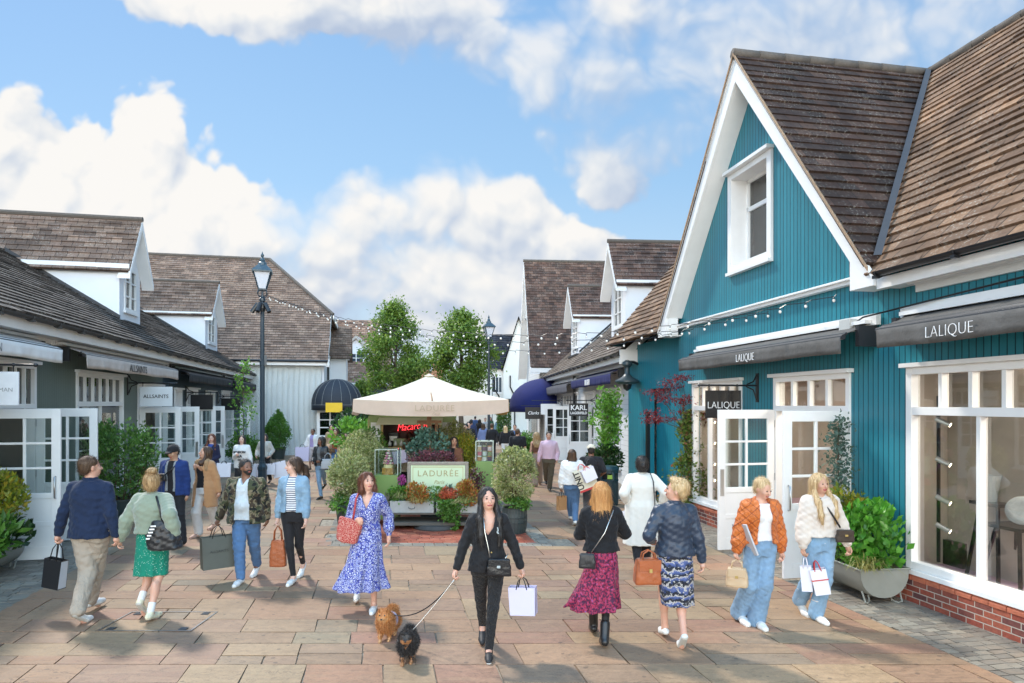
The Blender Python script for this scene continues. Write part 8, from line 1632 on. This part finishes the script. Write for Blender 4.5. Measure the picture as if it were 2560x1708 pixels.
# --- people between kiosk and white shops
a = Person('man in pink shirt and olive trousers walking toward the camera', 1372, 18.4, 1.71, 180, 'tan', False); a.foot(L_, 1374, 1230, 0, 0); a.foot(R_, 1366, 1224, 0, 22); a.hand(R_, 1346, 1156, 0, .6); a.handl(L_, .22, .08, .92, .6); a.solve(); a.hair(HR['black'], 'back', h=.012, vol=.002); a.body(.012); a.top('shirt', cloth('pink_shirt', (.62,.42,.50), .8, .05, .6), .95, .035, .97, .0, (.072,.062,.048), op=None, h=.012, collar=True); a.trousers(cloth('olive_trousers', (.10,.085,.06), .85), 1.0, (.105,.08,.07), h=.012); a.shoes(BLS, h=.012)
a = Person('woman with curly blonde hair, brown crop top and beige trousers walking away', 1342, 19.8, 1.62, 2, 'tan', True); a.foot(R_, 1350, 1212, 0, 15); a.foot(L_, 1339, 1217, 0, 4); a.hand(L_, 1325, 1150); a.solve(); a.hair(HR['dblonde'], 'curly', 1.24, h=.012, vol=.02); a.body(.012, face=False); a.top('crop_top', cloth('brown_crop_top', (.14,.06,.035), .8), 1.14, .015, 0, h=.012); a.trousers(cloth('taupe_trousers', (.30,.22,.17), .85), 1.04, (.10,.09,.085), h=.012); a.shoes(BLS, h=.012)
a = Person('broad man in black t-shirt with muscular bare arms walking away', 1294, 21.5, 1.68, 2, 'tan', False, w=1.12, yaw=15); a.hand(L_, 1275, 1145); a.solve(); a.hair(HR['short_brown'], 'short', h=.013); a.body(.012, face=False); a.top('t_shirt', BLK, .88, .03, .40, .0, (.078,.07,.06), h=.013); a.trousers(CHAR, h=.014); a.shoes(WHS, h=.014)
a = Person('blonde woman in black jacket and white trousers walking away down the street', 1264, 27.2, 1.58, 0, 'fair', True); a.solve(); a.hair(HR['blonde'], 'long', 1.38, h=.016); a.body(.015, face=False); a.top('jacket', BLK, .92, .035, .97, .0, (.07,.06,.05), h=.016); a.trousers(WHC, h=.016); a.shoes(WHS, h=.016)
a = Person('dark-haired man in navy jacket facing the camera beside the blonde walker', 1287, 27.6, 1.62, 182, 'tan', False); a.solve(); a.hair(HR['black'], 'short', h=.016); a.body(.015); a.top('jacket', BLK, .88, .035, .97, .0, (.07,.06,.05), vneck=(1.25,.3), h=.016); a.top('shirt', cloth('blue_shirt', (.10,.16,.3), .8), .9, .01, 0, h=.018); a.trousers(BLK, h=.016); a.shoes(BLS, h=.016)
a = Person('man in slim black suit walking away right beside the far lamp post', 1230, 27.8, 1.66, 5, 'tan', False); a.handl(R_, .33, -.05, .92); a.solve(); a.hair(HR['short_brown'], 'short', h=.016); a.body(.015, face=False); a.top('suit_jacket', BLK, .84, .03, .97, .0, (.066,.056,.046), h=.016); a.trousers(BLK, 1.0, (.085,.06,.05), h=.016); a.shoes(BLS, h=.016)
a = Person('woman in light denim jacket and grey jeans far down the street', 1246, 41, 1.60, 180, 'pale', True); a.handl(L_, .15, .2, 1.05); a.solve(); a.hair(HR['brown'], 'long', 1.4, h=.02); a.body(.02, face=False); a.top('jacket', DENIMJ, .95, .05, .97, .0, (.085,.07,.055), h=.02); a.trousers(CHAR, h=.02); a.shoes(WHS, h=.02)
a = Person('woman with long black hair and long black coat far down the street', 1199, 38, 1.60, 8, 'tan', True); a.solve(); a.hair(HR['black'], 'long', 1.2, h=.02, vol=.01); a.body(.02, face=False); a.top('coat', BLK, .60, .05, .97, .06, (.085,.07,.055), h=.02); a.trousers(BLK, h=.02); a.shoes(BLS, h=.02)
a = Person('young man in glasses and black top by the kiosk, nearer of two', 1164, 24.0, 1.76, 192, 'pale', False); a.solve(); a.hair(HR['black'], 'short', h=.014, vol=.006); a.body(.014); a.top('top', BLK, .88, .035, .97, h=.015); a.trousers(BLK, h=.016); a.shoes(BLS, h=.016)
mb = MB(); mb.tube([(-.06,.09,1.605),(-.03,.104,1.605),(.03,.104,1.605),(.06,.09,1.605)], .004, 4); mb.build('glasses', BLACK, a.t)
a = Person('young man in black jacket just behind the one in glasses', 1172, 25.6, 1.80, 186, 'pale', False); a.solve(); a.hair(HR['black'], 'short', h=.015, vol=.004); a.body(.015); a.top('jacket', BLK, .88, .035, .97, h=.016); a.trousers(BLK, h=.016); a.shoes(BLS, h=.016)
a = Person('woman with black hair and brown jacket standing right of the eucalyptus shrub', 1135, 15.4, 1.72, 195, 'tan', True, yaw=-30); a.handl(R_, .1, .25, 1.08); a.handl(L_, .1, .26, 1.05); a.solve(); a.hair(HR['black'], 'long', 1.3, h=.012); a.body(.012); a.top('top', BLK, .95, .012, 0, h=.013); a.top('jacket', cloth('brown_suede', (.20,.085,.05), .85), .90, .03, .97, 0, (.07,.06,.048), op=(.05,.05), h=.012); a.trousers(cloth('brown_trousers', (.12,.06,.04), .85), h=.014); a.shoes(BLS, h=.014)
a = Person('customer in a cream fleece at the kiosk counter with a lilac bag', 1016, 16.1, 1.62, -10, 'fair', True); a.handl(L_, .25, .12, 1.05); a.solve(); a.hair(HR['brown'], 'bob', 1.42, h=.013); a.body(.013, face=False); a.top('fleece', cloth('cream_fleece', (.52,.45,.34), .95, .15, 1, ws=40), .88, .06, .97, 0, (.09,.08,.06), h=.013); a.trousers(BLK, h=.014); a.shoes(BLS, h=.014); paper_bag('lilac paper bag carried by the customer at the kiosk', at(997, 1122, 15.6), R(-8), .34, .30, .12, PAPL, up=.05, tilt=(0, R(-10)))
a = Person('dark-clothed server inside the kiosk below the red neon sign', 1024, 17.45, 1.74, 180, 'dark', True); a.handl(R_, .12, .25, 1.15); a.handl(L_, .12, .25, 1.15); a.solve(); a.hair(HR['black'], 'lowbun', h=.013); a.body(.013); a.top('top', BLK, .88, .03, .97, h=.014); a.trousers(BLK, h=.014)
for i, (px, d, H, hd, sk, hc, st, col, lab) in enumerate(((1090, 33, 1.66, 175, 'pale', 'blonde', 'long', (.5,.42,.38), 'woman in pale pink clothes under the parasol edge, far right of the kiosk'), (1102, 35, 1.62, 180, 'pale', 'brown', 'long', (.6,.58,.55), 'woman in white far behind the kiosk'), (1178, 31, 1.76, 0, 'tan', 'black', 'short', (.03,.04,.09), 'man in dark blue walking away behind the two young men'), (1213, 40, 1.64, 185, 'pale', 'brown', 'short', (.45,.45,.47), 'person in pale grey far down the street left of the far lamp post'), (1226, 44, 1.62, 180, 'tan', 'auburn', 'long', (.03,.10,.06), 'woman in dark green far down the street'), (1188, 44, 1.66, 0, 'tan', 'black', 'short', (.05,.09,.2), 'man with a blue rucksack far down the street'), (1070, 40, 1.65, 180, 'tan', 'brown', 'short', (.3,.12,.1), 'distant walker in rust red behind the kiosk'), (1208, 30, 1.60, 5, 'tan', 'brown', 'long', (.16,.2,.35), 'woman in blue denim half hidden behind the far lamp post'))):
    a = Person(lab, px, d, H, hd, sk, hc != 'black'); a.solve(); a.hair(HR[hc], st, h=.02); a.body(.02, face=False); a.top('top', cloth('far_top_%d' % i, col, .85), .86, .04, .97, 0, (.07,.06,.05), h=.02); a.trousers((DENIM, CHAR, BLK)[i % 3], h=.02); a.shoes(BLS, h=.02)
# --- two blonde women on the right
a = Person('blonde woman in quilted orange jacket, white vest and wide blue jeans looking down', 1901, 7.32, 1.665, 174, 'fair', True, yaw=-22, pitch=-20); a.foot(R_, 1858, 1560, 0, 18); a.foot(L_, 1902, 1572, 0, 0); a.hand(R_, 1841, 1380, -.04, .95); a.hand(L_, 1956, 1392, .02, .5); a.solve(); a.hair(HR['blonde'], 'back', h=.0075, vol=.001); a.body(.0078)
a.top('vest', cloth('white_ribbed_vest', (.70,.70,.70), .85, .03, .3), 1.0, .006, 0, neck=1.37, wr=.001, h=.008)
def quilt(g, P):
    x, y, z = g.sep(P); w = g.m('ADD', g.m('ABSOLUTE', g.m('SUBTRACT', g.m('FRACT', g.m('MULTIPLY', g.m('ADD', g.m('ADD', x, z), g.m('MULTIPLY', g.noise(P, 6), .05)), 9)), .5)), 0.0); v = g.m('ABSOLUTE', g.m('SUBTRACT', g.m('FRACT', g.m('MULTIPLY', g.m('SUBTRACT', z, x), 9)), .5)); e = g.m('MINIMUM', w, v); return g.mix(g.m('LESS_THAN', e, .035), g.mix(g.noise(P, 8), (.50,.115,.018), (.62,.17,.03)), (.22,.04,.008))
a.top('quilted_jacket', cloth('orange_quilt', (0,0,0), .5, pattern=quilt, wr=1.1, ws=16, spec=.4), .975, .052, .96, .0, (.092,.084,.058), .006, 1.46, op=(.10,.065), h=.0078, puff=.014, collar=True); a.trousers(DENIML, 1.04, (.098,.092,.100), 1.06, wr=.0035, h=.0078, t=.006); a.shoes(WHS, h=.008, bulk=.008)
hand_bag('cream leather handbag with a long strap held by the woman in the orange jacket', a.gripw(R_), R(-22), .24, .21, .13, paint('cream_leather', (.55,.40,.25), .45, .08), TAN if False else paint('cream_leather', (.55,.40,.25), .45, .08), .10, shape=.9); q = thing('document_folder', 'pale grey paper folder tucked under the arm of the woman in orange', 'folder', a.world((.20,.02,1.03))); q.rotation_euler = (R(8), R(20), a.th+R(15)); MB().box(-.01,.01,-.12,.12,-.20,.16).build('folder', paint('grey_card', (.5,.5,.52), .6), q)
b = Person('smiling woman with very long blonde hair in cream sweater and ripped jeans', 2049, 7.5, 1.69, 172, 'tan', True, yaw=-6, pitch=-2); b.foot(L_, 2053, 1558, 0, 0); b.foot(R_, 2009, 1538, 0, 32); b.hand(R_, 2007, 1380, -.06, .95); b.hand(L_, 2122, 1370, -.02, .6); b.solve(); b.hair(HR['blonde'], 'long', 1.13, h=.0075, vol=.004, fr=.035); b.body(.0078)
b.top('sweater', cloth('cream_wool', (.64,.57,.50), .95, .04, .4, sheen=.5), 1.0, .05, .95, .01, (.092,.086,.052), .004, 1.44, h=.0078, puff=.016)
def rips(g, P): n = g.noise(P, 5, 3, .6); z = g.sep(P)[2]; vm = g.new('VectorMath', operation='MULTIPLY'); g.link(P, vm.inputs[0]); vm.inputs[1].default_value = (4, 4, 22); r_ = g.noise(vm.outputs[0], 1.6, 2); c = g.mix(n, (.12,.24,.38), (.32,.46,.60)); return g.mix(g.m('GREATER_THAN', r_, .70), c, (.62,.60,.58))
b.trousers(cloth('ripped_denim', (0,0,0), .85, pattern=rips, wr=.9), 1.03, (.10,.085,.085), 1.0, wr=.0035, h=.0078, t=.006); b.shoes(WHS, h=.008, bulk=.005)
b.strap(BLACK, [(.05,.09,1.44),(-.03,.175,1.28),(-.13,.185,1.12)], .011); hand_bag('dark brown shoulder bag across the cream sweater', b.world((-.165,.215,1.10)), b.th+R(172), .20, .14, .07, cloth('dark_brown_bag', (.05,.035,.025), .5, .3), BLACK, .0)
paper_bag('slim white paper bag in the hand of the woman in the cream sweater', b.gripw(R_), R(-25), .12, .28, .10, PAPW, PAPW, up=.12, tilt=(0, R(-4))); q = paper_bag('white box bag with a red ribbon beside the slim white one', b.gripw(R_)+Vector((.09,-.06,-.04)), R(-18), .17, .28, .13, PAPW, paint('red_cord', (.55,.03,.03), .5), up=.10, tilt=(0, R(-12))); mb = MB(); mb.box(-.087,.087,-.068,.068,-.22,-.21); mb.build('ribbon', paint('red_cord', (.55,.03,.03), .5), q)
# ================================================================== DOGS
def fur_strands(o_name, parent, V, N, L, mat, n, seed, droop=.35, w=.0022):
    rs = np.random.RandomState(seed); i = rs.randint(0, len(V), n); P = V[i]+rs.normal(size=(n, 3))*.003; D = N[i]+rs.normal(size=(n, 3))*.35+np.array((0, -.25, -droop)); D /= np.linalg.norm(D, axis=1, keepdims=True); l = (L(V[i]) if callable(L) else L)*(.6+.8*rs.rand(n)); S = np.cross(D, rs.normal(size=(n, 3))); S /= np.linalg.norm(S, axis=1, keepdims=True)
    A = P-S*w; B = P+S*w; C = P+D*l[:, None]+np.array((0, 0, -.15))*l[:, None]; V2 = np.stack([A, B, C], 1).reshape(-1, 3); me = bpy.data.meshes.new(o_name); me.from_pydata(V2.tolist(), [], (np.arange(3*n).reshape(-1, 3)).tolist()); me.materials.append(mat); o = bpy.data.objects.new(o_name, me); COL.objects.link(o); o.parent = parent; return o
def pomeranian(label, p, heading, sc_, cm, cm2, seed, look=0):
    t = thing('dog', label, 'dog', p, -R(heading)); t.scale = (sc_,)*3; F = Field(); F.wr = .003; k = .03
    F.ell((0,-.10,.205), (.088,.11,.088), k); F.ell((0,.05,.215), (.098,.11,.10), k); F.ell((0,.12,.225), (.085,.07,.09), k); F.ell((0,.150,.330), (.074,.066,.066), k); F.ell((0,.205,.298), (.026,.034,.022), .015); F.ell((0,.15,.29), (.080,.05,.055), k)
    for sd in (1, -1):
        F.cone((sd*.036,.145,.355), (sd*.046,.145,.395), .020, .008, .012); F.cone((sd*.05,.10,.17), (sd*.045,.115+.03*sd,.075), .034, .020, .02); F.cone((sd*.045,.115+.03*sd,.075), (sd*.045,.125+.03*sd,.02), .019, .019, .01); F.ell((sd*.045,.14+.03*sd,.014), (.018,.026,.014), .01)
        F.cone((sd*.05,-.14,.18), (sd*.048,-.10-.03*sd,.12), .048, .028, .02); F.cone((sd*.048,-.10-.03*sd,.12), (sd*.046,-.16-.03*sd,.075), .026, .018, .01); F.cone((sd*.046,-.16-.03*sd,.075), (sd*.046,-.14-.03*sd,.02), .017, .018, .01); F.ell((sd*.046,-.125-.03*sd,.013), (.017,.024,.013), .01)
    F.chain([(0,-.19,.24),(0,-.20,.29),(0,-.13,.305),(0,-.06,.295)], [.035,.038,.036,.028], .03)
    o = F.build('body', [cm, cm2], t, .008, lambda C: (((C[:, 1] > .19) & (C[:, 2] < .31)) | (C[:, 2] < .10)).astype(int)); me = o.data; V = np.array([v.co for v in me.vertices]); N = np.array([v.normal for v in me.vertices])
    ok = ~((V[:, 1] > .172) & (V[:, 2] > .265) & (V[:, 2] < .365)) & (V[:, 2] > .05); Lf = lambda q: np.where(q[:, 2] < .12, .014, np.where(q[:, 1] > .12, .022, .040)); fur_strands('fur', t, V[ok], N[ok], Lf, cm, 16000, seed)
    mb = MB(); mb.ell((0,.240,.303), (.013,.009,.010), 6); mb.build('nose', BLACK, t, smooth=True)
    for sd in (1, -1): mb = MB(); mb.ell((sd*.028,.207,.338), (.011,.007,.011), 6); mb.build('eye', BLACK, t, smooth=True)
    return t
OR = hairm('orange_fur', [(.30,.10,.025),(.50,.20,.06),(.66,.34,.14)], 50); OR2 = hairm('pale_orange_fur', [(.45,.22,.09),(.6,.34,.16)], 50); BF = hairm('black_fur', [(.010,.008,.008),(.03,.024,.022),(.075,.06,.052)], 50); TF = hairm('tan_fur', [(.25,.10,.04),(.4,.19,.08)], 50)
d1 = ground(968, 1601); d1.z = 0; pomeranian('fluffy orange pomeranian on a lead', (d1.x, d1.y+.05, 0), 188, .90, OR, OR2, 1); hs_ = thing('dog_harness', 'patterned harness on the orange pomeranian', 'harness', (d1.x+.02, d1.y+.04, .20)); hs_.rotation_euler = (R(75), 0, R(-20)); mb = MB(); mb.lathe([(.092,-.02),(.096,0),(.092,.02)], 16); mb.build('harness', cloth('harness_print', (.35,.33,.45), .8, .8), hs_)
d2 = ground(1017, 1660); pomeranian('fluffy black and tan pomeranian on a lead, nearest the camera', (d2.x, d2.y+.07, 0), 178, .86, BF, TF, 2)
hw_ = Person  # leads run from the hand of the woman in the black blazer
hp = HANDW
for (q, lab, mt, sag) in (((d1.x+.04, d1.y+.02, .27), 'black lead to the orange pomeranian', BLACK, .14), ((d2.x+.02, d2.y+.08, .27), 'pale grey lead to the black pomeranian', CHN, .015)):
    t = thing('dog_lead', lab, 'dog lead', hp); b_ = Vector(q)-hp; mb = MB(); mb.tube([b_*u+Vector((0,0,-sag*4*u*(1-u))) for u in [i/12 for i in range(13)]], .006, 6); mb.build('lead', mt, t, smooth=True)
